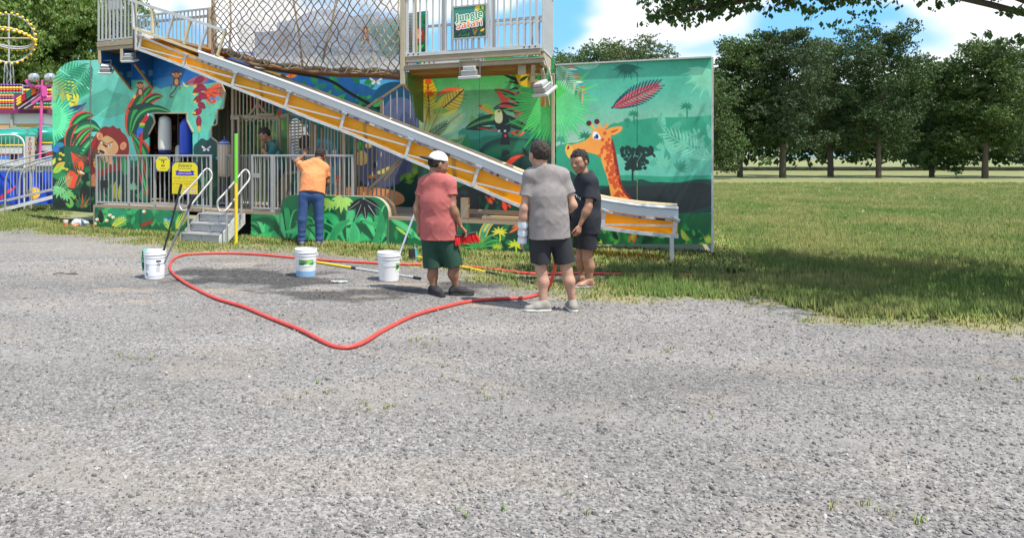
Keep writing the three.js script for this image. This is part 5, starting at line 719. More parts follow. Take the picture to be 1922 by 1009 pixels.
// ---------------------------------------------------------------- right balcony
{
  const t = rt('balcony', 'high right balcony with white pale railing and tan beams', 'balcony'), a = U(757, 0), b = U(1018, 0), Y = 3.36, T = 4.36;
  mesh('post', bb(U(751, 0), U(759.5, 0), 2.88, 4.9, -0.07, 0.0, 0.006), M.tanLight, t);
  mesh('bottom_rail', bb(a + 0.03, b - 0.03, Y, Y + 0.065, -0.055, -0.01), M.whitePaint, t); const hg = new THREE.CylinderGeometry(0.013, 0.013, 0.004, 10).rotateX(Math.PI / 2); for (const x of [766, 776, 785, 984, 994, 1005]) mesh('bolt_hole', hg, M.black, t, [U(x, 0), Y + 0.032, -0.008]);
  mesh('kick_beam', bb(a + 0.03, b - 0.03, Y - 0.10, Y - 0.002, -0.09, -0.02, 0.004), M.tan, t); mesh('front_beam', bb(a + 0.03, b + 0.02, 3.125, 3.195, -0.1, 0.0, 0.006), M.tan, t); mesh('drip_edge', bb(a + 0.03, b + 0.03, 3.196, 3.211, -0.09, 0.015), M.tan, t);
  for (const x of [758, 868, 884, 1012]) mesh('spacer', bb(U(x, 0), U(x, 0) + 0.05, 3.212, Y - 0.103, -0.07, -0.03), M.tan, t); for (const [x0, x1] of [[790, 862], [886, 908]]) mesh('plate', bb(U(x0, 0), U(x1, 0), 3.212, 3.255, -0.04, -0.025), M.whitePaint, t); for (const x of [796, 805, 814, 889, 897, 905]) mesh('bolt_hole', hg, M.black, t, [U(x, 0), 3.235, -0.023]);
  mesh('top_rail', bb(a, b, T, T + 0.05, -0.06, -0.01), M.whitePaint, t);
  const skip = (x) => x > 848 && x < 916;
  for (let i = 0; i < 21; i++) { const x = 763 + i * 12.2; const w = i === 0 || i === 20 ? 0.05 : 0.028; if (skip(x)) continue; mesh('baluster', box(w, T - Y - 0.066, 0.028), M.whitePaint, t, [U(x, 0), (T + Y + 0.065) / 2, -0.034]); }
  const sb = yAt(880, 72, 0), st = yAt(880, 8, 0); for (let i = 0; i < 6; i++) { const u = U(855 + i * 11, 0); mesh('baluster', box(0.028, sb - Y - 0.066, 0.028), M.whitePaint, t, [u, (Y + 0.065 + sb) / 2, -0.034]); mesh('baluster', box(0.028, T - st, 0.028), M.whitePaint, t, [u, (T + st) / 2, -0.034]); }
  for (const [x0, y0, x1, y1] of [[848, 8, 848, 76], [916, 4, 916, 70]]) mesh('baluster', bb(U(x0, 0) - 0.02, U(x0, 0) + 0.02, Y + 0.066, T, -0.05, -0.02), M.whitePaint, t);
  // side railing, towards the wall
  for (let i = 0; i < 15; i++) mesh('side_baluster', box(0.028, T - Y, 0.034), M.whitePaint, t, [b, (T + Y) / 2, -0.08 - i * 0.085]); mesh('side_rail', bb(b - 0.02, b + 0.02, Y - 0.04, Y - 0.002, -1.3, -0.06), M.whitePaint, t); mesh('side_rail', bb(b - 0.02, b + 0.02, T, T + 0.05, -1.3, -0.06), M.whitePaint, t); mesh('side_beam', bb(b - 0.05, b + 0.012, 3.11, 3.30, -0.98, -0.1), M.tanLight, t);
  // rear railing and deck
  const rv = -1.25; mesh('rear_rail', bb(U(800, rv), b, yAt(960, 39, rv), yAt(960, 34, rv), rv - 0.02, rv + 0.02), M.galv, t); mesh('rear_rail', bb(U(900, rv), b, yAt(960, 46, rv), yAt(960, 42, rv), rv - 0.02, rv + 0.02), M.whitePaint, t); pales(t, 'rear_baluster', steps(U(826, rv), b - 0.1, 17), 3.3, yAt(960, 39, rv), rv, 0.028, M.greyPaint); pales(t, 'rear_post', [U(833, rv), U(926, rv)], 3.2, 4.8, rv - 0.01, 0.07, M.galv);
  mesh('floor', bb(a + 0.03, b - 0.06, 3.14, 3.18, -0.99, -0.11), M.orangeWood, t); for (let i = 0; i < 4; i++) mesh('joist', bb(a + 0.03, b - 0.06, 3.06, 3.139, -0.3 - i * 0.22, -0.24 - i * 0.22), M.orangeWood, t);
  mesh('bracket', bar([b - 0.14, 3.1, -0.06], [b - 0.16, 2.82, -0.08], 0.06, 0.08, [0, 0, 1]), M.tan, t); mesh('bracket', bar([b - 0.06, 2.9, -0.5], [b - 0.06, 2.45, -0.52], 0.07, 0.09, [0, 0, 1]), M.orangeWood, t); mesh('bracket', bar([b - 0.03, 3.05, -0.2], [b - 0.03, 2.5, -0.98], 0.05, 0.05), M.tanLight, t); mesh('hanger_plate', bb(U(970, 0), U(985, 0), 2.96, 3.12, -0.16, -0.125), M.tanLight, t);
  const s = new THREE.Shape([[0, 3.1], [0.02, 2.85], [0.3, 2.72], [0.5, 2.35], [0.95, 2.25], [0.95, 3.1]].map((p) => new THREE.Vector2(...p))); const gs = new THREE.ExtrudeGeometry(s, { depth: 0.025, bevelEnabled: false }).rotateY(Math.PI / 2).translate(a + 0.035, 0, -0.05); mesh('bracket_side', gs, mat(lin(0.10, 0.22, 0.05), 0.45, { map: scuff }), t);
  mesh('cable', tube([[b + 0.03, 3.2, -0.05], [b + 0.08, 3.0, -0.1], [b + 0.02, 2.86, -0.15], [b + 0.1, 2.8, -0.4], [b + 0.04, 3.1, -0.5]], 0.01, false, 40, 6), M.whitePaint, t); settle(t);
}
{ // name board on the balcony railing
  const v = 0.01, t = rt('name_sign', 'square sign reading Jungle Safari fixed to the balcony railing', 'sign'), a = U(852, v), b = U(912, v), h0 = yAt(882, 69.5, v), h1 = yAt(882, 12, v), W = 480, H = Math.round(W * (h1 - h0) / (b - a)), [c, g] = canvas(W, H); const q = g.createLinearGradient(0, 0, 0, H); q.addColorStop(0, '#3f8f80'); q.addColorStop(0.4, '#2f7f6a'); q.addColorStop(0.62, '#16323c'); q.addColorStop(1, '#14402c'); g.fillStyle = q; g.fillRect(0, 0, W, H);
  const R = rng(15); for (let i = 0; i < 90; i++) { const y = H * (0.66 + 0.34 * R()), x = W * R(), an = R() * 6.3, l = 20 + 30 * R(); g.fillStyle = ['#1d5a34', '#0f2f26', '#2f7a3a', '#22304a'][Math.floor(R() * 4)]; g.beginPath(); g.ellipse(x, y, l, l * 0.25, an, 0, 7); g.fill(); } for (let i = 0; i < 30; i++) { g.fillStyle = ['#3f8a3a', '#2a6a34', '#6aa83a'][i % 3]; g.beginPath(); g.ellipse(W * (0.72 + 0.28 * R()), H * 0.3 * R(), 44, 9, 0.4 + R(), 0, 7); g.fill(); } g.fillStyle = '#e2c832'; g.beginPath(); g.ellipse(W * 0.74, H * 0.08, 34, 60, 0.3, 0, 7); g.fill(); g.beginPath(); g.ellipse(W * 0.9, H * 0.05, 18, 40, -0.2, 0, 7); g.fill(); g.fillStyle = '#8a3a2a'; g.beginPath(); g.moveTo(W * 0.5, H * 0.28); g.lineTo(W * 0.68, H * 0.2); g.lineTo(W * 0.7, H * 0.25); g.fill(); for (let i = 0; i < 5; i++) { g.strokeStyle = i % 2 ? '#e2502e' : '#2f8a3a'; g.lineWidth = 9; g.beginPath(); g.moveTo(W * 0.66, H * 0.95); g.lineTo(W * (0.58 + i * 0.05), H * 0.74); g.stroke(); } g.fillStyle = '#e8b83a'; g.beginPath(); g.ellipse(W * 0.9, H * 0.8, 34, 18, -0.5, 0, 7); g.fill();
  g.textAlign = 'center'; g.lineJoin = 'round'; const word = (s, y, size, f1, f2, rot) => { g.save(); g.translate(W * 0.5, y); g.rotate(rot); g.font = `bold ${size}px sans-serif`; g.lineWidth = 20; g.strokeStyle = '#f4f4ee'; g.strokeText(s, 0, 0, W * 0.84); const k = g.createLinearGradient(0, -size * 0.7, 0, 0); k.addColorStop(0.1, f1); k.addColorStop(0.9, f2); g.fillStyle = k; g.fillText(s, 0, 0, W * 0.84); g.restore(); }; word('Safari', H * 0.68, 150, '#f0cc3a', '#e2402c', -0.1); word('Jungle', H * 0.42, 150, '#1d6f4c', '#2f9a5a', -0.08);
  mesh('board', bb(a, b, h0, h1, v - 0.02, v), M.galvDark, t); mesh('face', new THREE.PlaneGeometry(b - a, h1 - h0).translate((a + b) / 2, (h0 + h1) / 2, v + 0.004), mat('#ffffff', 0.4, { map: ctex(c) }), t); mesh('frame', merge([bb(a - 0.025, b + 0.025, h1, h1 + 0.025, v - 0.02, v + 0.012), bb(a - 0.025, b + 0.025, h0 - 0.025, h0, v - 0.02, v + 0.012), bb(a - 0.025, a, h0, h1, v - 0.02, v + 0.012), bb(b, b + 0.025, h0, h1, v - 0.02, v + 0.012)]), M.greyPaint, t); settle(t);
}
{ const t = rt('scenery_board', 'tall dark green board with an ape face behind the balcony railing', 'board'); mesh('board', mGorilla.board([[766, 104], [766, 25], [803, 19.5], [803, 100]]), mGorilla.done(), t); mesh('brace', bar(P3(770, 104, -1.96), P3(770, 30, -1.96), 0.04), M.tan, t); const g = bar(P3(780, 104, -1.84), P3(779, 0, -1.84), 0.07); mesh('pole', g, M.tanLight, t); settle(t); }
{ const t = rt('scenery_board', 'grey blue cutout scenery board seen through the rope net', 'board'); mesh('board', mScenery.board([[478, 128], [478, 60], [519, 58], [520, 42], [545, 38], [562, 32], [580, 22], [600, 18], [632, 17], [648, 24], [662, 30], [682, 27], [712, 22], [715, 33], [752, 33], [752, 130]]), mScenery.done({ roughness: 0.5 }), t); mesh('brace', bar(P3(500, 100, -1.96), P3(745, 105, -1.96), 0.05), M.tan, t); settle(t); }

// ---------------------------------------------------------------- rope net bridge
{
  const t = rt('rope_net_bridge', 'brown rope net bridge slung between the platform and the balcony', 'net bridge'), R = rng(12);
  const edge = new THREE.CatmullRomCurve3([[425, 98], [452, 114], [500, 124], [560, 131], [610, 136], [680, 138], [755, 143]].map(([x, y]) => new THREE.Vector3(...P3(x, y, -0.12))));
  const ua = U(402, -0.12), ub = U(752, -0.12), low = (u) => { let a = 0, b = 1; for (let i = 0; i < 22; i++) { const m = (a + b) / 2; edge.getPoint(m).x < u ? a = m : b = m; } return edge.getPoint(b).y; }, topY = 5.0;
  const face = (s, k) => { const u = lerp(ua, ub, s), l = low(u); return [u, lerp(l, topY, k), -0.12 + 0.10 * Math.sin(k * 2.4) + 0.05 * Math.sin(s * 9)]; };
  const n = 26, cells = 9;
  for (const dir of [1, -1]) for (let i = -cells; i < n; i++) { const pts = []; for (let j = 0; j <= cells * 2; j++) { const k = j / (cells * 2), s = (dir > 0 ? i + k * cells : n - i - k * cells) / n; if (s < -0.02 || s > 1.02) continue; const jx = (hash3(Math.round(s * n * 2), j, 3) - 0.5) * 0.04, jy = (hash3(Math.round(s * n * 2), j, 4) - 0.5) * 0.04, p = face(clamp(s), k); pts.push([p[0] + jx, p[1] + (j ? jy : 0), p[2] + 0.012 * dir]); } if (pts.length > 2) mesh('net_cord', tube(pts, 0.0105, false, pts.length * 3, 5), R() < 0.35 ? M.ropeLight : M.rope, t); }
  for (let q = 0; q < 3; q++) { const pts = steps(0, 1, 26).map((s, i) => { const p = face(s, 0); return [p[0], p[1] + 0.015 + 0.035 * q + 0.02 * Math.sin(i * 1.7 + q), p[2] - 0.03 * q + 0.02 * Math.sin(i * 2.3 + q)]; }); mesh('edge_rope', tube(pts, 0.026, false, 80, 7), q === 2 ? M.ropeLight : M.rope, t); }
  // sagging floor of the bridge and the fine white mesh at its back
  const floorG = (() => { const pos = [], idx = [], uv = [], A = 24, B = 5; for (let i = 0; i <= A; i++) for (let k = 0; k <= B; k++) { const p = face(i / A, 0), v = lerp(0, 0.85, k / B); pos.push(p[0], p[1] - 0.06 * Math.sin(k / B * 3.14) + 0.05 * k / B, p[2] - v); uv.push(p[0] * 3, v * 3); } for (let i = 0; i < A; i++) for (let k = 0; k < B; k++) { const a = i * (B + 1) + k, b = a + B + 1; idx.push(a, b, a + 1, b, b + 1, a + 1); } const g = new THREE.BufferGeometry(); g.setAttribute('position', new THREE.Float32BufferAttribute(pos, 3)); g.setAttribute('uv', new THREE.Float32BufferAttribute(uv, 2)); g.setIndex(idx); g.computeVertexNormals(); return g; })();
  mesh('walkway', floorG, mat(lin(0.20, 0.10, 0.045), 0.95, { side: THREE.DoubleSide, map: scuff, bumpMap: weave, bumpScale: 0.006 }), t);
  const N = 64, d = new Uint8Array(N * N * 4); for (let j = 0; j < N; j++) for (let i = 0; i < N; i++) { const on = (i % 16 < 4) || (j % 16 < 4) ? 255 : 0, k = (j * N + i) * 4; d[k] = d[k + 1] = d[k + 2] = on; d[k + 3] = 255; }
  const al = new THREE.DataTexture(d, N, N); al.wrapS = al.wrapT = THREE.RepeatWrapping; al.magFilter = THREE.LinearFilter; al.minFilter = THREE.LinearMipmapLinearFilter; al.generateMipmaps = true; al.needsUpdate = true;
  const fine = (() => { const pos = [], idx = [], uv = [], A = 24, B = 8; for (let i = 0; i <= A; i++) for (let k = 0; k <= B; k++) { const p = face(i / A, 0), y = lerp(p[1] + 0.03, 4.9, k / B), v = p[2] - 0.86 - 0.06 * Math.sin(k); pos.push(p[0], y, v); uv.push(p[0] * 9, y * 9); } for (let i = 0; i < A; i++) for (let k = 0; k < B; k++) { const a = i * (B + 1) + k, b = a + B + 1; idx.push(a, b, a + 1, b, b + 1, a + 1); } const g = new THREE.BufferGeometry(); g.setAttribute('position', new THREE.Float32BufferAttribute(pos, 3)); g.setAttribute('uv', new THREE.Float32BufferAttribute(uv, 2)); g.setIndex(idx); g.computeVertexNormals(); return g; })();
  mesh('fine_mesh', fine, new THREE.MeshStandardMaterial({ color: lin(0.50, 0.49, 0.46), roughness: 0.9, side: THREE.DoubleSide, alphaMap: al, transparent: true }), t);
  mesh('edge_rope', tube(steps(0, 1, 20).map((s) => { const p = face(s, 0); return [p[0], p[1] + 0.07 + 0.01 * Math.sin(s * 30), p[2] - 0.85]; }), 0.02, false, 60, 7), M.ropeLight, t);
  for (const [x0, y0, x1, y1] of [[399, -4, 406, 90], [432, -4, 430, 100], [550, -4, 568, 128], [632, -4, 606, 110]]) mesh('support_rope', tube([P3(x0, y0, -0.3), P3((x0 + x1) / 2 + 2, (y0 + y1) / 2, -0.28), P3(x1, y1, -0.25)], 0.022, false, 14, 7), M.tan, t);
  mesh('post', bb(U(397, -0.4), U(402, -0.4), 3.4, 5.0, -0.44, -0.38), M.tan, t); mesh('striped_pad', bb(U(394, -0.5), U(432, -0.5), yAt(415, 106, -0.5), yAt(415, 92, -0.5), -0.56, -0.5), (() => { const [c, g] = canvas(128, 32); for (let i = 0; i < 16; i++) { g.fillStyle = ['#7a2a3a', '#2f3560', '#c9b8a0', '#7a3a20'][i % 4]; g.fillRect(i * 8, 0, 8, 32); } return mat('#ffffff', 0.8, { map: ctex(c) }); })(), t); settle(t);
}
// ---------------------------------------------------------------- floodlights
function floodlight(label, x, y, v, s, ry, rx) {
  const q = P(x, y, v), t = thing('floodlight', label, 'floodlight', ride(q[0], q[1], v), RTURN, 'floodlights under the platforms');
  const h = new THREE.Group(); h.name = 'housing'; const hb = mesh('housing', box(0.26 * s, 0.09 * s, 0.2 * s, 0, 0, 0, 0.015), M.galv, t); hb.rotation.set(rx, ry, 0, 'YXZ');
  mesh('reflector_rim', merge([box(0.34 * s, 0.05 * s, 0.27 * s, 0, -0.075 * s, 0, 0.01)]), mat(lin(0.6, 0.61, 0.63), 0.4, { metalness: 0.2 }), hb); mesh('lens', box(0.3 * s, 0.006, 0.23 * s, 0, -0.103 * s, 0), M.glass, hb); mesh('cooling_box', box(0.2 * s, 0.06 * s, 0.14 * s, 0, 0.078 * s, 0, 0.01), M.whitePaint, hb);
  mesh('yoke', merge([rod([-0.17 * s, -0.03, 0], [-0.17 * s, 0.2 * s, 0], 0.009), rod([0.17 * s, -0.03, 0], [0.17 * s, 0.2 * s, 0], 0.009), rod([-0.17 * s, 0.2 * s, 0], [0.17 * s, 0.2 * s, 0], 0.009)]), M.galvDark, t);
}
floodlight('floodlight hanging lowest at the left platform corner', 198, 129, -0.1, 0.9, 0.5, 0.5); floodlight('floodlight tucked under the left platform beside the slide top', 243, 108, -0.1, 0.9, 0.2, 0.25); floodlight('floodlight centred under the balcony front beam', 882, 136, 0.02, 1.0, 0, 0.15); floodlight('tilted white floodlight at the right corner of the balcony', 1019, 164, -0.1, 1.0, -0.7, 0.6);

// ---------------------------------------------------------------- people: bodies and clothes as smooth distance fields
function surfaceNet(f, mn, mx, h) {
  const n = [0, 1, 2].map((i) => Math.ceil((mx[i] - mn[i]) / h) + 1), [nx, ny, nz] = n, val = new Float32Array(nx * ny * nz), id = new Int32Array(nx * ny * nz).fill(-1), pos = [], idx = [];
  for (let k = 0, q = 0; k < nz; k++) for (let j = 0; j < ny; j++) for (let i = 0; i < nx; i++, q++) val[q] = f(mn[0] + i * h, mn[1] + j * h, mn[2] + k * h);
  const at3 = (i, j, k) => i + nx * (j + ny * k);
  const C = [[0, 0, 0], [1, 0, 0], [0, 1, 0], [1, 1, 0], [0, 0, 1], [1, 0, 1], [0, 1, 1], [1, 1, 1]], E = [[0, 1], [2, 3], [4, 5], [6, 7], [0, 2], [1, 3], [4, 6], [5, 7], [0, 4], [1, 5], [2, 6], [3, 7]];
  for (let k = 0; k < nz - 1; k++) for (let j = 0; j < ny - 1; j++) for (let i = 0; i < nx - 1; i++) {
    const v = C.map(([a, b, c]) => val[at3(i + a, j + b, k + c)]); let neg = 0; for (const x of v) if (x < 0) neg++; if (!neg || neg === 8) continue;
    let x = 0, y = 0, z = 0, c = 0; for (const [a, b] of E) if ((v[a] < 0) !== (v[b] < 0)) { const t = v[a] / (v[a] - v[b]); x += lerp(C[a][0], C[b][0], t); y += lerp(C[a][1], C[b][1], t); z += lerp(C[a][2], C[b][2], t); c++; }
    id[at3(i, j, k)] = pos.length / 3; pos.push(mn[0] + (i + x / c) * h, mn[1] + (j + y / c) * h, mn[2] + (k + z / c) * h);
  }
  const quad = (a, b, c, d, flip) => { if (a < 0 || b < 0 || c < 0 || d < 0) return; flip ? idx.push(a, c, b, a, d, c) : idx.push(a, b, c, a, c, d); };
  for (let k = 1; k < nz - 1; k++) for (let j = 1; j < ny - 1; j++) for (let i = 1; i < nx - 1; i++) {
    const s = val[at3(i, j, k)] < 0;
    if (s !== (val[at3(i + 1, j, k)] < 0)) quad(id[at3(i, j - 1, k - 1)], id[at3(i, j, k - 1)], id[at3(i, j, k)], id[at3(i, j - 1, k)], !s);
    if (s !== (val[at3(i, j + 1, k)] < 0)) quad(id[at3(i - 1, j, k - 1)], id[at3(i - 1, j, k)], id[at3(i, j, k)], id[at3(i, j, k - 1)], !s);
    if (s !== (val[at3(i, j, k + 1)] < 0)) quad(id[at3(i - 1, j - 1, k)], id[at3(i, j - 1, k)], id[at3(i, j, k)], id[at3(i - 1, j, k)], !s);
  }
  const nor = new Float32Array(pos.length), e = h * 0.5, uv = new Float32Array(pos.length / 3 * 2);
  for (let q = 0; q < pos.length; q += 3) { const [x, y, z] = [pos[q], pos[q + 1], pos[q + 2]]; let a = f(x + e, y, z) - f(x - e, y, z), b = f(x, y + e, z) - f(x, y - e, z), c = f(x, y, z + e) - f(x, y, z - e); const l = Math.hypot(a, b, c) || 1; nor[q] = a / l; nor[q + 1] = b / l; nor[q + 2] = c / l; uv[q / 3 * 2] = (x + z) * 4; uv[q / 3 * 2 + 1] = y * 4; }
  const g = new THREE.BufferGeometry(); g.setAttribute('position', new THREE.Float32BufferAttribute(pos, 3)); g.setAttribute('normal', new THREE.BufferAttribute(nor, 3)); g.setAttribute('uv', new THREE.BufferAttribute(uv, 2)); g.setIndex(idx); return g;
}
// tapered capsule, flattened along an axis by factor k
function cone(a, b, ra, rb, fl, k = 1) {
  const bx = b[0] - a[0], by = b[1] - a[1], bz = b[2] - a[2], L2 = bx * bx + by * by + bz * bz || 1e-9;
  return (x, y, z) => {
    let px = x - a[0], py = y - a[1], pz = z - a[2];
    let t = clamp((px * bx + py * by + pz * bz) / L2); let dx = px - bx * t, dy = py - by * t, dz = pz - bz * t;
    if (fl) { const m = (dx * fl[0] + dy * fl[1] + dz * fl[2]) * (1 / k - 1); dx += fl[0] * m; dy += fl[1] * m; dz += fl[2] * m; }
    return (Math.sqrt(dx * dx + dy * dy + dz * dz) - lerp(ra, rb, t)) * (fl ? (1 + k) / 2 : 1);
  };
}
const ball = (c, r) => (x, y, z) => { const a = (x - c[0]) / r[0], b = (y - c[1]) / r[1], d = (z - c[2]) / r[2], l = Math.sqrt(a * a + b * b + d * d); return (l - 1) * Math.min(r[0], r[1], r[2]); };
const blend = (fs, k) => (x, y, z) => { let d = fs[0](x, y, z); for (let i = 1; i < fs.length; i++) { const e = fs[i](x, y, z), h = Math.max(k - Math.abs(d - e), 0) / k; d = Math.min(d, e) - h * h * k * 0.25; } return d; };
const below = (f, y) => (x, yy, z) => Math.max(f(x, yy, z), y - yy);      // keep what is above y
const cut = (f, p, n) => (x, y, z) => Math.max(f(x, y, z), (x - p[0]) * n[0] + (y - p[1]) * n[1] + (z - p[2]) * n[2]);
const rough = (f, fn) => (x, y, z) => { const d = f(x, y, z); return Math.abs(d) > 0.035 ? d : d + fn(x, y, z); };
const add3 = (a, b, s = 1) => [a[0] + b[0] * s, a[1] + b[1] * s, a[2] + b[2] * s], mix3 = (a, b, t) => [lerp(a[0], b[0], t), lerp(a[1], b[1], t), lerp(a[2], b[2], t)], sub3 = (a, b) => [a[0] - b[0], a[1] - b[1], a[2] - b[2]], nrm3 = (a) => { const l = Math.hypot(...a) || 1; return [a[0] / l, a[1] / l, a[2] / l]; }, cross3 = (a, b) => [a[1] * b[2] - a[2] * b[1], a[2] * b[0] - a[0] * b[2], a[0] * b[1] - a[1] * b[0]];
function hull(pts, m) { const lo = [9, 9, 9], hi = [-9, -9, -9]; for (const p of pts) for (let i = 0; i < 3; i++) { lo[i] = Math.min(lo[i], p[i]); hi[i] = Math.max(hi[i], p[i]); } return [lo.map((v) => v - m), hi.map((v) => v + m)]; }
const net = (f, pts, m, h) => { const [a, b] = hull(pts, m); return surfaceNet(f, a, b, h); };

function headGeo(basis, o) {   // basis: matrix from head space (x right, y up, z to the face) to the figure
  const f0 = blend([ball([0, 0.03, -0.012], [0.076, 0.094, 0.096]), ball([0, -0.045, 0.02], [0.058, 0.072, 0.066]), ball([0, -0.1, 0.056], [0.03, 0.024, 0.026]), ball([0, 0.025, 0.06], [0.058, 0.03, 0.03]), ball([-0.042, -0.03, 0.05], [0.024, 0.026, 0.028]), ball([0.042, -0.03, 0.05], [0.024, 0.026, 0.028])], 0.035);
  const nose = blend([cone([0, 0.018, 0.086], [0, -0.026, 0.106], 0.009, 0.014), ball([-0.014, -0.03, 0.094], [0.01, 0.009, 0.012]), ball([0.014, -0.03, 0.094], [0.01, 0.009, 0.012])], 0.01);
  const lips = blend([cone([-0.02, -0.06, 0.08], [0.02, -0.06, 0.08], 0.008, 0.008), cone([0, -0.056, 0.088], [0, -0.068, 0.087], 0.008, 0.009)], 0.012), ears = blend([ball([-0.079, -0.004, -0.01], [0.012, 0.033, 0.021]), ball([0.079, -0.004, -0.01], [0.012, 0.033, 0.021])], 0.004);
  const sock = blend([ball([-0.031, 0.008, 0.09], [0.016, 0.009, 0.012]), ball([0.031, 0.008, 0.09], [0.016, 0.009, 0.012])], 0.004);
  const skull = blend([blend([f0, nose], 0.014), lips, cone([0, -0.05, -0.028], [0, -0.14, -0.03], 0.05 * (o.stock || 1), 0.048 * (o.stock || 1))], 0.02);
  const f = (x, y, z) => Math.min(Math.max(skull(x, y, z), -sock(x, y, z) * 0.9), ears(x, y, z));
  return surfaceNet(f, [-0.11, -0.18, -0.13], [0.11, 0.15, 0.13], 0.0052).applyMatrix4(basis);
}
function hairGeo(basis, o) {
  const cap = ball([0, 0.034, -0.016], [0.084 + (o.puff || 0), 0.103 + (o.puff || 0) * 1.5, 0.104 + (o.puff || 0)]);
  const f = (x, y, z) => { const n = (vn3(x * 60 + 9, y * 45, z * 60) - 0.5) * (o.curl || 0.008) + (vn3(x * 210 + y * 60, y * 55, z * 210) - 0.5) * (o.curl || 0.008) * 0.8; const line = z > 0.03 ? 0.076 - (z - 0.03) * 0.05 : lerp(-0.058, 0.03, ss(-0.07, 0.03, z)); return Math.max(cap(x, y, z) + n, line - y + 0.006 * n / 0.008); };
  return surfaceNet(f, [-0.12, -0.1, -0.15], [0.12, 0.18, 0.13], 0.0055).applyMatrix4(basis);
}
function handField(w, dir, nrm, thumbSide, curl, s = 1) {   // wrist, finger direction, palm normal (curl towards it), side of the thumb
  const d = nrm3(dir), n0 = nrm3(nrm), side = nrm3(thumbSide), fs = [], pts = [w];
  const P0 = (a, b, c) => add3(add3(add3(w, d, a * s), side, b * s), n0, c * s);
  fs.push(cone(P0(0, 0, 0), P0(0.075, 0.012, 0), 0.027 * s, 0.03 * s, n0, 0.5), cone(P0(0.02, -0.012, 0), P0(0.082, -0.022, 0), 0.024 * s, 0.024 * s, n0, 0.52));
  const palm = blend(fs, 0.012), out = [palm];
  [[0.031, 0.072], [0.01, 0.08], [-0.011, 0.075], [-0.031, 0.058]].forEach(([b, L], i) => { let p = P0(0.083 - Math.abs(b) * 0.2, b, 0), a = curl * 0.5; const seg = [L * 0.45, L * 0.32, L * 0.26]; const ch = []; for (let k = 0; k < 3; k++) { const q = add3(add3(p, d, Math.cos(a) * seg[k] * s), n0, Math.sin(a) * seg[k] * s); ch.push(cone(p, q, (0.0098 - k * 0.0008) * s, (0.009 - k * 0.001) * s)); p = q; pts.push(q); a += curl; } out.push(blend(ch, 0.004)); });
  { let p = P0(0.022, 0.026, 0.004), ch = []; const ang = 0.75; for (let k = 0; k < 3; k++) { const q = add3(add3(add3(p, d, Math.cos(ang - k * 0.2) * 0.034 * s), side, Math.sin(ang - k * 0.3) * 0.03 * s), n0, (0.004 + curl * 0.012 * k) * s); ch.push(cone(p, q, (0.0125 - k * 0.0012) * s, (0.0112 - k * 0.0012) * s)); p = q; pts.push(q); } out.push(blend(ch, 0.006)); }
  return [blend(out, 0.006), pts];
}
const heather = noiseTex(256, (x, y) => { const v = clamp(0.95 + 0.09 * (fbm2(x * 46, y * 60, 3, 21) - 0.5) + 0.10 * (fbm2(x * 5, y * 5, 3, 22) - 0.5)); return v; }, { colorSpace: THREE.SRGBColorSpace });
const skinTone = noiseTex(256, (x, y) => { const a = fbm2(x * 26, y * 26, 4, 61) - 0.5, b = fbm2(x * 7, y * 7, 3, 62) - 0.5; return [clamp(0.94 + 0.12 * a + 0.08 * b), clamp(0.92 + 0.16 * a + 0.04 * b), clamp(0.91 + 0.16 * a)]; }, { colorSpace: THREE.SRGBColorSpace });
const fabricMat = (c, r = 0.9) => mat(c, r, { map: heather, bumpMap: weave, bumpScale: 0.0006 });
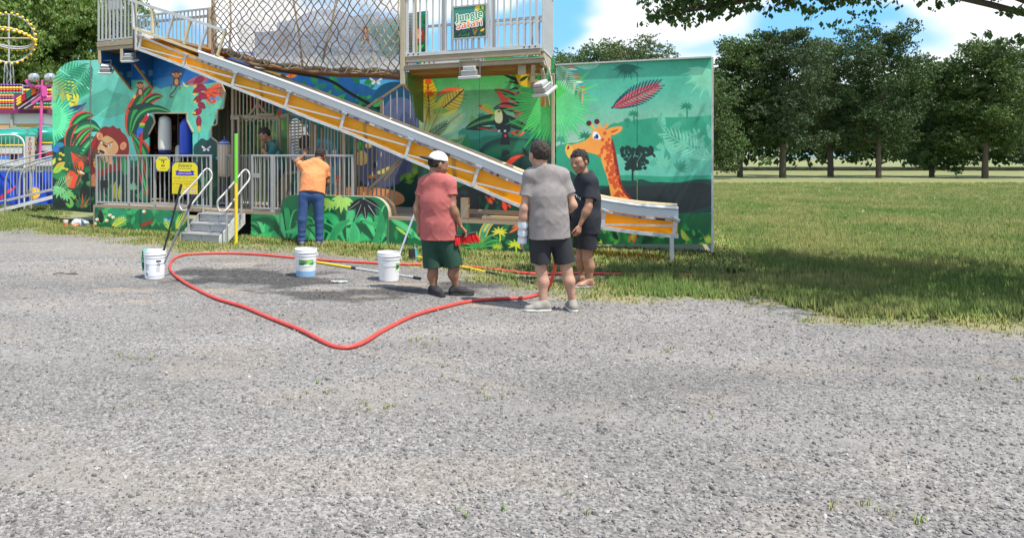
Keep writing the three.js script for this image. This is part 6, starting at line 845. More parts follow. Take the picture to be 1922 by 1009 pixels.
function person(o) {
  const D = o.depth || EYE * FOCAL / (o.base[1] - CY), bx = (o.base[0] - CX) * D / FOCAL, by = o.floor || 0;
  const t = thing('person', o.label, 'person', [bx, by, -D], 0);
  const J = {}; for (const [k, [px, py, dz = 0]] of Object.entries(o.joints)) { const dd = (D - dz) / FOCAL; J[k] = [(px - CX) * dd - bx, EYE - (py - CY) * dd - by, dz]; }
  const S = o.w || 1, fw = nrm3(o.facing), skin = mat(o.skin, 0.5, { map: skinTone }), parts = [];
  const sd = nrm3(cross3([0, 1, 0], fw)), hipM = mix3(J.hipL, J.hipR, 0.5), shM = mix3(J.shL, J.shR, 0.5), chest = mix3(hipM, shM, 0.68), belly = add3(mix3(hipM, shM, 0.3), fw, o.belly || 0.01);
  const low = o.anchor !== undefined;
  // torso as overlapping flattened cones
  const ls = (p, s) => add3(p, nrm3(sub3(J.shR, J.shL)), s), torso = (g) => [cone(ls(hipM, -0.045 * S), ls(chest, -0.062 * S), (0.115 + g) * S, (0.12 + g) * S, fw, 0.86), cone(ls(hipM, 0.045 * S), ls(chest, 0.062 * S), (0.115 + g) * S, (0.12 + g) * S, fw, 0.86), cone(belly, add3(belly, [0, 0.1, 0]), (0.13 + g + (o.paunch || 0)) * S, (0.12 + g) * S), cone(chest, shM, (0.135 + g) * S, (0.075 + g) * S, fw, 0.85), cone(mix3(J.shL, shM, 0.12), mix3(J.shR, shM, 0.12), (0.052 + g) * S, (0.052 + g) * S), blend([cone(mix3(J.shL, shM, 0.1), add3(J.neck, [0, 0.01, 0]), (0.04 + g * 0.8) * S, (0.05 + g * 0.8) * S), cone(mix3(J.shR, shM, 0.1), add3(J.neck, [0, 0.01, 0]), (0.04 + g * 0.8) * S, (0.05 + g * 0.8) * S)], 0.03)];
  const arm = (s) => { const a = J['sh' + s], e = J['el' + s], w = J['wr' + s]; return [cone(a, mix3(a, e, 0.5), 0.055 * S, 0.047 * S), cone(mix3(a, e, 0.4), e, 0.047 * S, 0.037 * S), cone(e, mix3(e, w, 0.3), 0.037 * S, 0.041 * S), cone(mix3(e, w, 0.28), w, 0.041 * S, 0.025)]; };
  const leg = (s) => { const h = J['hip' + s], k = J['kn' + s], a = J['an' + s], back = fw, m = add3(mix3(k, a, 0.32), o['foot' + s] ? [-nrm3(o['foot' + s])[0], 0, -nrm3(o['foot' + s])[2]] : [0, 0, 0], 0.018); const q = o.trousers.long ? 0.72 : 1; return [cone(h, k, 0.09 * S * q, 0.052 * S * q), cone(k, m, 0.049 * S * q, 0.055 * S * q), cone(m, a, 0.053 * S * q, 0.033)]; };
  // skin
  const bodyF = blend([...torso(-0.02), ...arm('L'), ...arm('R'), ...leg('L'), ...leg('R')], 0.045);
  const geos = [net(bodyF, Object.values(J), 0.2, 0.0125)];
  const up = nrm3(o.headUp || [0, 1, 0]), hz = nrm3(o.face), hx = nrm3(cross3(up, hz)), hy = cross3(hz, hx), hs = o.headScale || 1.12;
  const basis = new THREE.Matrix4().makeBasis(V(hx).multiplyScalar(hs), V(hy).multiplyScalar(hs), V(hz).multiplyScalar(hs)).setPosition(V(J.head));
  geos.push(headGeo(basis, { stock: S }));
  geos.push(net(blend([cone(add3(add3(J.head, hy, -0.07), hz, -0.03), add3(J.neck, fw, 0.012), 0.052 * S, 0.052 * S)], 0.02), [J.head, J.neck], 0.12, 0.01));
  for (const s of ['L', 'R']) { const q = o['hand' + s]; if (!q) continue; const [f, pts] = handField(J['wr' + s], q.dir, q.palm, q.thumb, q.curl === undefined ? 0.35 : q.curl, S > 1.05 ? 1.06 : 1); geos.push(net(f, pts, 0.05, 0.0042)); }
  for (const s of ['L', 'R']) if (o.bare) { const d = nrm3(o['foot' + s]), a = J['an' + s], h = [a[0] - d[0] * 0.035, 0.045, a[2] - d[2] * 0.035], q = [a[0] + d[0] * 0.13, 0.036, a[2] + d[2] * 0.13], q2 = [a[0] + d[0] * 0.18, 0.03, a[2] + d[2] * 0.18]; geos.push(net(blend([cone(a, h, 0.036, 0.03), cone(a, q, 0.036, 0.026), cone(h, q, 0.03, 0.028), cone(q, q2, 0.034, 0.02, [0, 1, 0], 0.6)], 0.03), [a, h, q2], 0.07, 0.007)); }
  mesh('body', merge(geos), skin, t);
  const eyeW = mat(lin(0.7, 0.68, 0.64), 0.25), eyeD = mat(lin(0.02, 0.012, 0.008), 0.2);
  for (const s of [-1, 1]) { const e = mesh('eye', new THREE.SphereGeometry(0.0115, 12, 8).applyMatrix4(new THREE.Matrix4().makeTranslation(s * 0.031, 0.008, 0.0745).premultiply(basis)), eyeW, t); mesh('iris', new THREE.SphereGeometry(0.006, 10, 8).applyMatrix4(new THREE.Matrix4().makeTranslation(s * 0.031, 0.007, 0.081).premultiply(basis)), eyeD, e); mesh('eyebrow', cone3(s).applyMatrix4(basis), mat(lin(0.015, 0.012, 0.01), 0.8), t); }
  if (o.hair !== false) mesh('hair', hairGeo(basis, o.hair || {}), mat(o.hairColor || lin(0.018, 0.013, 0.011), 0.8), t);
  // shirt
  const sh = o.shirt; { const slv = sh.sleeve || 0.55, fs = torso(0.012 + (sh.loose || 0)); const sl = (s) => { const a = J['sh' + s], e = mix3(a, J['el' + s], slv), d = nrm3(sub3(e, a)); return cut(cone(a, add3(e, d, 0.05), 0.066 * S, (0.062 + (sh.cuff || 0)) * S), e, d); };
    const hemA = add3(hipM, [0, -0.06, 0]); const lower = [cone(ls(belly, -0.05 * S), ls(hemA, -0.065 * S), (0.122 + (sh.loose || 0)) * S, (0.122 + (sh.flare || 0.01)) * S, fw, 0.9), cone(ls(belly, 0.05 * S), ls(hemA, 0.065 * S), (0.122 + (sh.loose || 0)) * S, (0.122 + (sh.flare || 0.01)) * S, fw, 0.9)];
    let f = blend([...fs, ...lower], 0.085); f = blend([f, sl('L'), sl('R')], 0.025);
    const up3 = nrm3(sub3(shM, hipM)), hemP = mix3(hipM, shM, sh.hem || 0), amp = sh.wrinkle || 0.006;
    f = rough(f, (x, y, z) => amp * 0.8 * (vn3(x * 7 + 3, y * 3, z * 7) - 0.5) - amp * 0.75 * Math.pow(1 - Math.abs(2 * vn3(x * 5 + y * 4.5, y * 5.5 + 4 - x * 5, z * 5) - 1), 3) - amp * 0.45 * Math.pow(1 - Math.abs(2 * vn3(x * 11 - y * 6, y * 9 + x * 8, z * 11) - 1), 3) + amp * 0.6);
    f = cut(f, add3(hemP, [0, 0, 0]), [-up3[0], -up3[1], -up3[2]]);
    f = blend([f, cone(add3(J.neck, up3, -0.03), add3(J.neck, up3, 0.06), 0.068 * S, 0.058 * S)], 0.03); f = cut(f, add3(J.neck, up3, 0.04), nrm3(add3(up3, fw, 0.3)));
    mesh('shirt', net(f, [J.shL, J.shR, J.neck, hipM, ls(hipM, 0.2), ls(hipM, -0.2), mix3(J.shL, J.elL, slv), mix3(J.shR, J.elR, slv), belly], 0.19, 0.0115), fabricMat(sh.color), t);
  }
  // trousers or shorts
  const tr = o.trousers; { const lg = (s) => { const h = J['hip' + s], k = J['kn' + s], a = J['an' + s]; if (tr.long) return blend([cone(h, k, 0.105 * S, 0.078 * S), cone(k, a, 0.078 * S, 0.066 * S)], 0.03); const e = mix3(h, k, tr.to), d = nrm3(sub3(k, h)); return cut(cone(h, add3(e, d, 0.05), 0.108 * S, (0.094 + (tr.flare || 0)) * S), e, d); };
    let f = blend([lg('L'), lg('R'), cone(ls(hipM, -0.06 * S), ls(hipM, 0.06 * S), 0.128 * S, 0.128 * S, fw, 0.92), cone(add3(ls(hipM, -0.05 * S), [0, 0.1, 0]), add3(ls(hipM, 0.05 * S), [0, 0.1, 0]), 0.1 * S, 0.1 * S, fw, 0.86)], 0.03);
    f = rough(f, (x, y, z) => 0.007 * (fbm3(x * 10, y * 6 + 9, z * 10, 2) - 0.5) * 2 + (tr.long ? 0.006 * Math.sin(y * 60 + 8 * vn3(x * 6, y * 3, z * 6)) * ss(0.45, 0.05, y) : 0)); f = cut(f, add3(hipM, [0, 0.12, 0]), [0, 1, 0]); if (tr.long) f = below(f, J.anL[1] - 0.04);
    mesh(tr.long ? 'jeans' : 'shorts', net(f, [J.hipL, J.hipR, J.knL, J.knR, ...(tr.long ? [J.anL, J.anR] : [])], 0.2, 0.0115), fabricMat(tr.color, 0.85), t);
    if (tr.stripe) { const s = tr.stripe, h = J['hip' + s], k = J['kn' + s], sgn = s === 'R' ? 1 : -1, off = add3(mix3(sd, sd, 0), [0, 0, 0]); const a = add3(mix3(h, k, 0.15), [1, 0, 0.1], 0.103 * S * sgn), b = add3(mix3(h, k, tr.to - 0.02), [1, 0, 0.1], 0.098 * S * sgn); mesh('side_stripe', bar(a, b, 0.03, 0.012, [1, 0, 0]), M.black, t); }
  }
  // shoes
  const so = o.shoes; for (const s of ['L', 'R']) if (so) { const d = nrm3(o['foot' + s]), a = J['an' + s], c = [a[0], 0, a[2]], h = add3(c, d, -0.045), m = add3(c, d, 0.07), q = add3(c, d, 0.165), y = (p, v) => [p[0], v, p[2]];
    if (so.flip) { const k = mesh('sandal', net(below(blend([cone(y(h, 0.012), y(m, 0.012), 0.043, 0.046, [0, 1, 0], 0.3), cone(y(m, 0.012), y(add3(c, d, 0.18), 0.012), 0.046, 0.042, [0, 1, 0], 0.3)], 0.02), 0.001), [h, q], 0.08, 0.007), mat(so.color, 0.7), t); mesh('strap', tube([y(add3(m, cross3(d, [0, 1, 0]), 0.045), 0.03), y(add3(c, d, 0.12), 0.068), y(add3(m, cross3(d, [0, 1, 0]), -0.045), 0.03)], 0.009, false, 12, 6), mat(so.strap, 0.7), k); continue; }
    const up1 = blend([cone(add3(y(c, 0.085), d, -0.015), y(h, 0.05), 0.044, 0.042), cone(y(c, 0.075), y(m, 0.055), 0.044, 0.04), cone(y(m, 0.048), y(q, 0.036), 0.046, 0.036, [0, 1, 0], 0.85), cone(y(h, 0.045), y(m, 0.045), 0.042, 0.044)], 0.03);
    const k = mesh('shoe', net(below(rough(up1, (x, yy, z) => 0.003 * (vn3(x * 60, yy * 60, z * 60) - 0.5)), 0.026), [h, q, y(c, 0.12)], 0.08, 0.0065), mat(so.color, 0.75), t);
    mesh('sole', net(below(cut(blend([cone(y(h, 0.02), y(m, 0.02), 0.048, 0.047), cone(y(m, 0.02), y(q, 0.022), 0.047, 0.042)], 0.02), [0, 0.03, 0], [0, 1, 0]), 0.001), [h, q], 0.08, 0.007), mat(so.sole, 0.7), k); }
  return { t, J, basis };
}
function cone3(s) { return rod([s * 0.046, 0.034, 0.081], [s * 0.018, 0.032, 0.091], 0.0025, 0.003, 6); }

// man in grey shirt, back to the viewer
const grey = person({ label: 'man in grey T-shirt and black shorts seen from behind, white brace on wrist', base: [1046, 583], facing: [-0.12, 0, -1], face: [-0.18, -0.05, -1], skin: lin(0.50, 0.29, 0.20), hair: { puff: 0.002, curl: 0.007 }, hairColor: lin(0.028, 0.018, 0.012), headScale: 1.16,
  joints: { head: [1013, 291, 0], neck: [1018, 318, 0.02], shL: [995, 331, 0], shR: [1057, 330, 0.02], elL: [984, 391, 0.02], wrL: [980, 446, -0.04], elR: [1076, 385, 0.06], wrR: [1052, 404, -0.24], hipL: [1013, 440, 0], hipR: [1050, 440, 0], knL: [1016, 508, -0.02], knR: [1064, 507, 0.0], anL: [1019, 572, 0.02], anR: [1075, 567, 0] },
  footL: [-0.95, 0, 0.12], footR: [0.12, 0, -1], handL: { dir: [0.1, -1, -0.25], palm: [0.75, -0.1, -0.3], thumb: [0.2, 0, -1], curl: 0.4 }, handR: { dir: [-0.8, -0.1, -0.6], palm: [-0.4, 0.2, 0.7], thumb: [0.1, 1, 0.1], curl: 0.9 },
  shirt: { color: lin(0.26, 0.232, 0.222), sleeve: 0.62, hem: -0.06, loose: 0.016, flare: 0.02, cuff: 0.012, wrinkle: 0.009 }, trousers: { color: lin(0.020, 0.021, 0.025), to: 0.78, flare: 0.012 }, shoes: { color: lin(0.24, 0.22, 0.19), sole: lin(0.62, 0.60, 0.55) } });
{ const a = mix3(grey.J.elL, grey.J.wrL, 0.42), b = add3(grey.J.wrL, [0.004, -0.03, 0]), m = mat(lin(0.66, 0.70, 0.78), 0.75); const k = mesh('wrist_brace', rod(a, b, 0.048, 0.04, 14), mat(lin(0.55, 0.52, 0.50), 0.8), grey.t); for (const q of [0.08, 0.5, 0.88]) { const p = mix3(a, b, q), e = mix3(a, b, q + 0.22); mesh('brace_strap', rod(p, e, 0.054 - 0.006 * q, 0.053 - 0.006 * q, 14), m, k); } }
// man in red polo with white cap
const red = person({ label: 'man in faded red shirt and green shorts with backward white cap, holding a brush', base: [834, 553], facing: [0.42, 0, -1], face: [0.95, -0.22, -0.22], headUp: [0.1, 1, 0], skin: lin(0.31, 0.15, 0.088), hair: { puff: 0.0 }, w: 1.02, belly: 0.03, paunch: 0.015,
  joints: { head: [823, 309, 0], neck: [821, 333, 0], shL: [796, 344, -0.08], shR: [845, 345, 0.06], elL: [783, 388, -0.1], wrL: [787, 424, -0.06], elR: [849, 388, 0.12], wrR: [865, 424, 0.12], hipL: [808, 446, -0.04], hipR: [838, 447, 0.03], knL: [813, 506, -0.03], knR: [852, 503, 0.03], anL: [815, 545, -0.02], anR: [857, 538, 0.02] },
  footL: [0.35, 0, 0.75], footR: [1, 0, 0.05], handL: { dir: [0.1, -1, 0], palm: [0.3, 0, -1], thumb: [0.8, 0, -0.4], curl: 0.5 }, handR: { dir: [0.65, -0.75, 0.1], palm: [-0.55, -0.6, 0.15], thumb: [0.3, 0.2, -1], curl: 0.65 },
  shirt: { color: lin(0.44, 0.115, 0.105), sleeve: 0.52, hem: -0.03, loose: 0.018, flare: 0.02, cuff: 0.018, wrinkle: 0.01 }, trousers: { color: lin(0.012, 0.055, 0.032), to: 0.93, flare: 0.02, stripe: 'R' }, shoes: { color: lin(0.015, 0.015, 0.016), sole: lin(0.03, 0.03, 0.03) } });
{ const cf = (() => { const c = ball([0, 0.045, -0.014], [0.09, 0.098, 0.108]); return (x, y, z) => Math.max(c(x, y, z), 0.045 + z * 0.08 - y); })(); const k = mesh('cap', surfaceNet(cf, [-0.12, 0, -0.15], [0.12, 0.18, 0.13], 0.006).applyMatrix4(red.basis), mat(lin(0.62, 0.63, 0.64), 0.8), red.t); mesh('brim', surfaceNet(cut(ball([0, 0.038, -0.125], [0.078, 0.016, 0.1]), [0, 0, -0.09], [0, 0, 1]), [-0.1, 0, -0.25], [0.1, 0.07, -0.06], 0.006).applyMatrix4(red.basis), mat(lin(0.02, 0.02, 0.022), 0.7), k); mesh('glasses_arm', rod([0.081, 0.014, -0.01], [0.07, 0.012, 0.085], 0.003, 0.003, 6).applyMatrix4(red.basis), M.black, red.t); const cm = merge([[0.03, 0.09, -0.09], [0.0, 0.085, -0.095], [-0.03, 0.09, -0.09]].map((p) => box(0.014, 0.03, 0.012, ...p))).applyMatrix4(red.basis); mesh('cap_print', cm, M.black, k); }
// man in black shirt, turned left
const black = person({ label: 'man in black T-shirt and black shorts facing left beside the giraffe panel', base: [1100, 537], facing: [-0.85, 0, 0.3], face: [-0.85, -0.22, 0.58], headUp: [-0.12, 1, 0], skin: lin(0.38, 0.20, 0.125), hair: { puff: 0.006, curl: 0.014 }, w: 1.04, belly: 0.035, paunch: 0.025, bare: true,
  joints: { head: [1088, 304, 0], neck: [1100, 328, 0], shL: [1092, 341, -0.17], shR: [1110, 342, 0.16], elL: [1086, 388, -0.22], wrL: [1078, 424, -0.2], elR: [1105, 388, 0.22], wrR: [1089, 422, 0.2], hipL: [1096, 434, -0.09], hipR: [1102, 434, 0.09], knL: [1090, 486, -0.09], knR: [1103, 486, 0.09], anL: [1091, 520, -0.1], anR: [1107, 526, 0.08] },
  footL: [-0.9, 0, 0.25], footR: [-1, 0, 0.18], handL: { dir: [-0.2, -1, 0], palm: [-0.2, 0, 1], thumb: [-1, 0, 0.2], curl: 0.4 }, handR: { dir: [-0.25, -1, 0.05], palm: [-0.5, 0, -0.8], thumb: [-0.9, 0.1, 0.5], curl: 0.5 },
  shirt: { color: lin(0.014, 0.017, 0.024), sleeve: 0.68, hem: -0.03, loose: 0.016, flare: 0.01, cuff: 0.02 }, trousers: { color: lin(0.010, 0.011, 0.015), to: 0.62, flare: 0.02 }, shoes: { flip: true, color: lin(0.30, 0.30, 0.34), strap: lin(0.24, 0.24, 0.28) } });
{ const m = mat(lin(0.6, 0.6, 0.6), 0.8), k = black.t; const p = mix3(black.J.neck, black.J.hipR, 0.26), gs = []; for (let i = 0; i < 4; i++) gs.push(box(0.006, 0.02 + 0.01 * (i % 2), 0.014, -0.168 + 0.014 * i, p[1] - 0.06 - 0.016 * i, 0.085 + 0.02 * i)); mesh('shirt_print', merge(gs), m, k); }
// man in orange shirt leaning on the ride
const orangeMan = person({ label: 'man in orange T-shirt and blue jeans leaning in over the ride, seen from behind', base: [583, 461], facing: [0.15, -0.1, -1], face: [0.3, -0.55, -0.8], headUp: [0.25, 0.85, -0.5], skin: lin(0.24, 0.115, 0.065), hair: { puff: 0.002 }, w: 1.06,
  joints: { head: [601, 293, -0.28], neck: [592, 304, -0.2], shL: [570, 313, -0.2], shR: [610, 316, -0.18], elL: [555, 303, -0.34], wrL: [572, 290, -0.5], elR: [615, 342, -0.2], wrR: [610, 350, -0.42], hipL: [572, 366, 0], hipR: [597, 366, 0], knL: [567, 412, 0.02], knR: [599, 412, 0.0], anL: [566, 455, 0], anR: [600, 456, 0] },
  footL: [-0.15, 0, -1], footR: [0.5, 0, -0.8], handL: { dir: [0.2, 1, -0.4], palm: [0.3, 0.1, -1], thumb: [1, 0, 0.2], curl: 0.5 }, handR: { dir: [-0.1, -0.1, -1], palm: [0, -1, 0], thumb: [-1, 0, 0], curl: 0.5 },
  shirt: { color: lin(0.72, 0.27, 0.10), sleeve: 0.6, hem: 0.05, loose: 0.028, flare: 0.034, cuff: 0.012, wrinkle: 0.01 }, trousers: { color: lin(0.03, 0.075, 0.20), long: true }, shoes: { color: lin(0.12, 0.12, 0.12), sole: lin(0.2, 0.2, 0.2) } });
{ const [wx, , wz] = ride(U(506, -0.46), 0, -0.46), D = -wz, s = FOCAL / D; // man inside the cage
  person({ label: 'man in teal shirt inside the bar cage, head bowed, hand at his chin', base: [512, 300], depth: D, floor: DECK, facing: [-0.9, -0.1, 0.25], face: [-0.9, -0.55, 0.2], headUp: [-0.5, 0.9, 0], skin: lin(0.30, 0.155, 0.095), hair: { puff: 0.006 },
    joints: { head: [497, 254, 0], neck: [507, 268, 0], shL: [511, 275, -0.17], shR: [514, 276, 0.17], elL: [500, 292, -0.2], wrL: [494, 280, -0.08], elR: [504, 297, 0.2], wrR: [492, 279, 0.08], hipL: [521, 318, -0.09], hipR: [523, 318, 0.09], knL: [508, 352, -0.1], knR: [509, 353, 0.1], anL: [513, 387, -0.1], anR: [514, 388, 0.1] }, footL: [-1, 0, 0.1], footR: [-1, 0, 0.1], handL: { dir: [-0.1, 1, 0.1], palm: [1, 0, 0], thumb: [0, 0, 1], curl: 0.6 }, handR: { dir: [-0.1, 1, 0], palm: [1, 0, 0], thumb: [0, 0, 1], curl: 0.6 },
    shirt: { color: lin(0.02, 0.12, 0.135), sleeve: 0.8, hem: -0.02, cuff: 0.01 }, trousers: { color: lin(0.02, 0.05, 0.14), long: true }, shoes: { color: lin(0.1, 0.1, 0.1), sole: lin(0.2, 0.2, 0.2) } }); }
{ // scrubbing brush in the red-shirted man's hand
  const w = red.J.wrR, p = red.t.position, t = thing('scrub_brush', 'scrubbing brush with bright red bristles and black back held by the capped man', 'brush', [p.x + w[0] + 0.035, p.y + w[1] - 0.10, p.z + w[2] - 0.005], 0); t.rotation.set(0.1, 0.05, 0.16);
  mesh('back', box(0.25, 0.03, 0.06, 0.02, 0, 0, 0.012), M.black, t); mesh('handle', rod([-0.1, 0.004, 0], [-0.17, 0.01, 0], 0.016, 0.012), M.black, t); const R = rng(2), gs = []; for (let i = 0; i < 170; i++) { const x = -0.10 + 0.245 * R(), z = (R() - 0.5) * 0.06; gs.push(rod([x, -0.012, z], [x + (x - 0.02) * 0.25 + (R() - 0.5) * 0.02, -0.085 - 0.03 * R(), z * 1.7 + (R() - 0.5) * 0.012], 0.0042, 0.0034, 4)); } const b = mesh('bristles', merge(gs), mat(lin(0.72, 0.015, 0.02), 0.6), t); b.userData.kind = 'stuff';
}

// ---------------------------------------------------------------- buckets, poles, hose and litter
const plastic = new THREE.MeshPhysicalMaterial({ color: lin(0.80, 0.80, 0.80), roughness: 0.42, side: THREE.DoubleSide, transmission: 0.1, thickness: 0 });
function bucket(label, x, y, o) {
  const p = onGround(x, y - 5), t = thing('plastic_bucket', label, 'bucket', [p[0], 0, p[2]], o.turn || 0), H = 0.375, r0 = 0.128, r1 = 0.15;
  const rr = (h) => lerp(r0, r1, h / H);
  mesh('shell', lathe([[0.001, 0.006], [r0 - 0.01, 0.006], [r0 - 0.006, 0.012], [r1 - 0.006, H - 0.003], [r1 + 0.003, H], [r1 + 0.004, H - 0.012], [rr(0.33), 0.345], [r1 + 0.006, 0.335], [r1 + 0.006, 0.325], [rr(0.3) + 0.001, 0.32], [rr(0.28) + 0.006, 0.295], [rr(0.28) + 0.006, 0.285], [rr(0.27) + 0.001, 0.28], [r0, 0.01], [r0 - 0.008, 0], [0.001, 0.001]], 40), plastic, t);
  for (const s of [-1, 1]) mesh('handle_ear', box(0.012, 0.03, 0.03, s * (rr(0.3) + 0.012), 0.3, 0, 0.004), plastic, t);
  const hp = []; for (let i = 0; i <= 12; i++) { const a = i / 12 * Math.PI; hp.push([Math.cos(a) * (r1 + 0.02), 0.3 - Math.sin(a) * 0.1, Math.sin(a) * (r1 * 0.94)]); } mesh('wire_handle', tube(hp, 0.0025, false, 40, 5), M.galv, t);
  if (o.label) { const [c, g] = canvas(256, 160); o.label(g); const a0 = o.at || 0, w = o.span || 1.1, h0 = o.h0 || 0.15, h1 = o.h1 || 0.27, pos = [], uv = [], idx = [], n = 16; for (let i = 0; i <= n; i++) { const a = a0 - w / 2 + w * i / n; for (const [k, h] of [[0, h0], [1, h1]]) { const r = rr(h) + 0.003; pos.push(Math.sin(a) * r, h, Math.cos(a) * r); uv.push(i / n, k); } } for (let i = 0; i < n; i++) idx.push(2 * i, 2 * i + 2, 2 * i + 1, 2 * i + 2, 2 * i + 3, 2 * i + 1); const q = new THREE.BufferGeometry(); q.setAttribute('position', new THREE.Float32BufferAttribute(pos, 3)); q.setAttribute('uv', new THREE.Float32BufferAttribute(uv, 2)); q.setIndex(idx); q.computeVertexNormals(); mesh('label', q, mat('#ffffff', 0.5, { map: ctex(c) }), t); }
  if (o.liquid) { mesh('liquid_band', lathe([[r0 + 0.0015, 0.012], [rr(0.085) + 0.0015, 0.085]], 36), mat(lin(0.24, 0.42, 0.62), 0.4, { side: THREE.DoubleSide }), t); }
  return t;
}
const greenLabel = (g) => { g.fillStyle = '#e6ece0'; g.fillRect(0, 0, 256, 160); const q = g.createLinearGradient(0, 0, 256, 100); q.addColorStop(0, '#6aa85a'); q.addColorStop(0.4, '#1f6a34'); q.addColorStop(0.6, '#7fc060'); q.addColorStop(1, '#2f8a3a'); g.fillStyle = q; g.fillRect(0, 20, 256, 116); g.fillStyle = '#9fd07a'; g.beginPath(); g.ellipse(190, 80, 60, 22, -0.5, 0, 7); g.fill(); g.fillStyle = '#11402a'; g.beginPath(); g.ellipse(70, 80, 60, 18, 0.4, 0, 7); g.fill(); g.fillStyle = '#c8b83a'; g.font = 'bold 34px sans-serif'; g.fillText('GREEN', 68, 46); g.fillStyle = '#f4f4ee'; g.fillRect(90, 118, 90, 14); };
const bA = bucket('white bucket holding two long poles with a green cloth over its rim', 290, 527, { at: 0.15, span: 2.4, h0: 0.05, h1: 0.27, label: (g) => { g.fillStyle = '#e4e6ea'; g.fillRect(0, 0, 256, 160); g.fillStyle = '#2c2f36'; g.save(); g.translate(52, 108); g.rotate(-Math.PI / 2); g.font = 'bold 22px sans-serif'; g.fillText('PAINT', 0, 0); g.fillText('PLUS', 8, 22); g.restore(); g.fillStyle = '#2a1414'; g.fillRect(150, 10, 50, 18); g.strokeStyle = '#22252c'; g.lineWidth = 5; g.beginPath(); g.arc(174, 52, 15, 0, 7); g.stroke(); g.beginPath(); g.moveTo(164, 42); g.lineTo(184, 62); g.stroke(); g.fillStyle = '#7a7e88'; for (let i = 0; i < 7; i++) g.fillRect(150, 76 + i * 7, 50 - (i * 11) % 16, 3); g.fillStyle = '#2c2f36'; g.beginPath(); g.moveTo(38, 120); g.lineTo(72, 152); g.lineTo(40, 152); g.fill(); } });
bucket('white bucket with green label and blue liquid, left of the clear packet', 574, 523, { label: greenLabel, at: 0.06, span: 1.5, h0: 0.15, h1: 0.255, liquid: true });
const bC = bucket('white bucket with a pole in it, beside the capped man', 730, 531, { label: greenLabel, at: 1.05, span: 0.9, h0: 0.14, h1: 0.255, turn: 0 });
{ // cloth over the rim of the first bucket
  const pos = [], idx = [], n = 8, m = 14; for (let i = 0; i <= n; i++) for (let j = 0; j <= m; j++) { const a = -2.0 + i / n * 0.9, k = j / m; let r, h; if (k < 0.35) { r = lerp(0.06, 0.148, k / 0.35); h = lerp(0.33, 0.386, k / 0.35); } else { r = 0.162 + 0.008 * Math.sin(i * 2); h = 0.386 - (k - 0.35) / 0.65 * (0.30 - 0.16 * Math.abs(i / n - 0.35)); } pos.push(Math.sin(a) * (r + 0.006 * Math.sin(i * 2.4 + j)), h, Math.cos(a) * (r + 0.006 * Math.sin(i * 2.4 + j))); } for (let i = 0; i < n; i++) for (let j = 0; j < m; j++) { const a = i * (m + 1) + j, b = a + m + 1; idx.push(a, b, a + 1, b, b + 1, a + 1); } const g = new THREE.BufferGeometry(); g.setAttribute('position', new THREE.Float32BufferAttribute(pos, 3)); g.setIndex(idx); g.computeVertexNormals(); const c = mesh('cleaning_cloth', g, mat(lin(0.07, 0.42, 0.24), 0.9, { side: THREE.DoubleSide }), null, bA.position.toArray()); tag(c, 'green cloth hanging over the rim of the left bucket', 'cloth'); }
function poleThing(label, from, to, parts) { const t = thing('long_pole', label, 'pole', from), d = sub3(to, from); for (const [n, a, b, r, m] of parts) mesh(n, rod(add3([0, 0, 0], d, a), add3([0, 0, 0], d, b), r, r, 10), m, t); return t; }
{ const b = bA.position, z = b.z, d = -z; const up = (x, y, dz) => at(x, y, d - dz);
  poleThing('black pole standing in the left bucket, leaning right', [b.x + 0.03, 0.02, z], up(340, 346, 0), [['shaft', 0, 0.9, 0.014, M.black], ['grip', 0.9, 1, 0.018, M.black]]);
  poleThing('grey pole with black tip leaning out of the left bucket', [b.x + 0.05, 0.02, z + 0.03], up(364, 366, 0.03), [['shaft', 0, 0.84, 0.013, mat(lin(0.16, 0.18, 0.2), 0.5)], ['tip', 0.84, 1, 0.02, M.black]]);
  const c = bC.position; poleThing('pale blue pole leaning out of the right bucket', [c.x + 0.02, 0.02, c.z], at(781, 393, -c.z + 0.06), [['shaft', 0, 1, 0.013, mat(lin(0.42, 0.48, 0.54), 0.4)]]); }
const gp = (x, y, h = 0.02) => { const p = onGround(x, y); return [p[0], h, p[2]]; };
poleThing('extension pole lying on the gravel, yellow half and white half', gp(594, 494), gp(790, 525), [['yellow_tube', 0, 0.37, 0.016, M.yellowPaint], ['collar', 0.37, 0.41, 0.02, mat(lin(0.02, 0.02, 0.05), 0.5)], ['white_tube', 0.41, 0.94, 0.012, M.whitePaint], ['end_cap', 0.94, 1, 0.016, M.black]]);
{ const a = gp(782, 487, 0.05), b = gp(1004, 533), t = poleThing('yellow pole brush with black grip lying behind the capped man', a, b, [['yellow_tube', 0, 0.64, 0.015, M.yellowPaint], ['grip', 0.64, 0.9, 0.018, M.black], ['end_tube', 0.9, 1, 0.016, mat(lin(0.05, 0.04, 0.04), 0.6)]]); mesh('brush_block', box(0.1, 0.17, 0.05, -0.07, 0.05, 0, 0.01), M.black, t, null, [0, 0.2, 0.06]); mesh('bristle_edge', box(0.03, 0.15, 0.06, -0.015, 0.06, 0.0, 0.006), mat(lin(0.03, 0.40, 0.50), 0.8), t, null, [0, 0.2, 0.06]); }
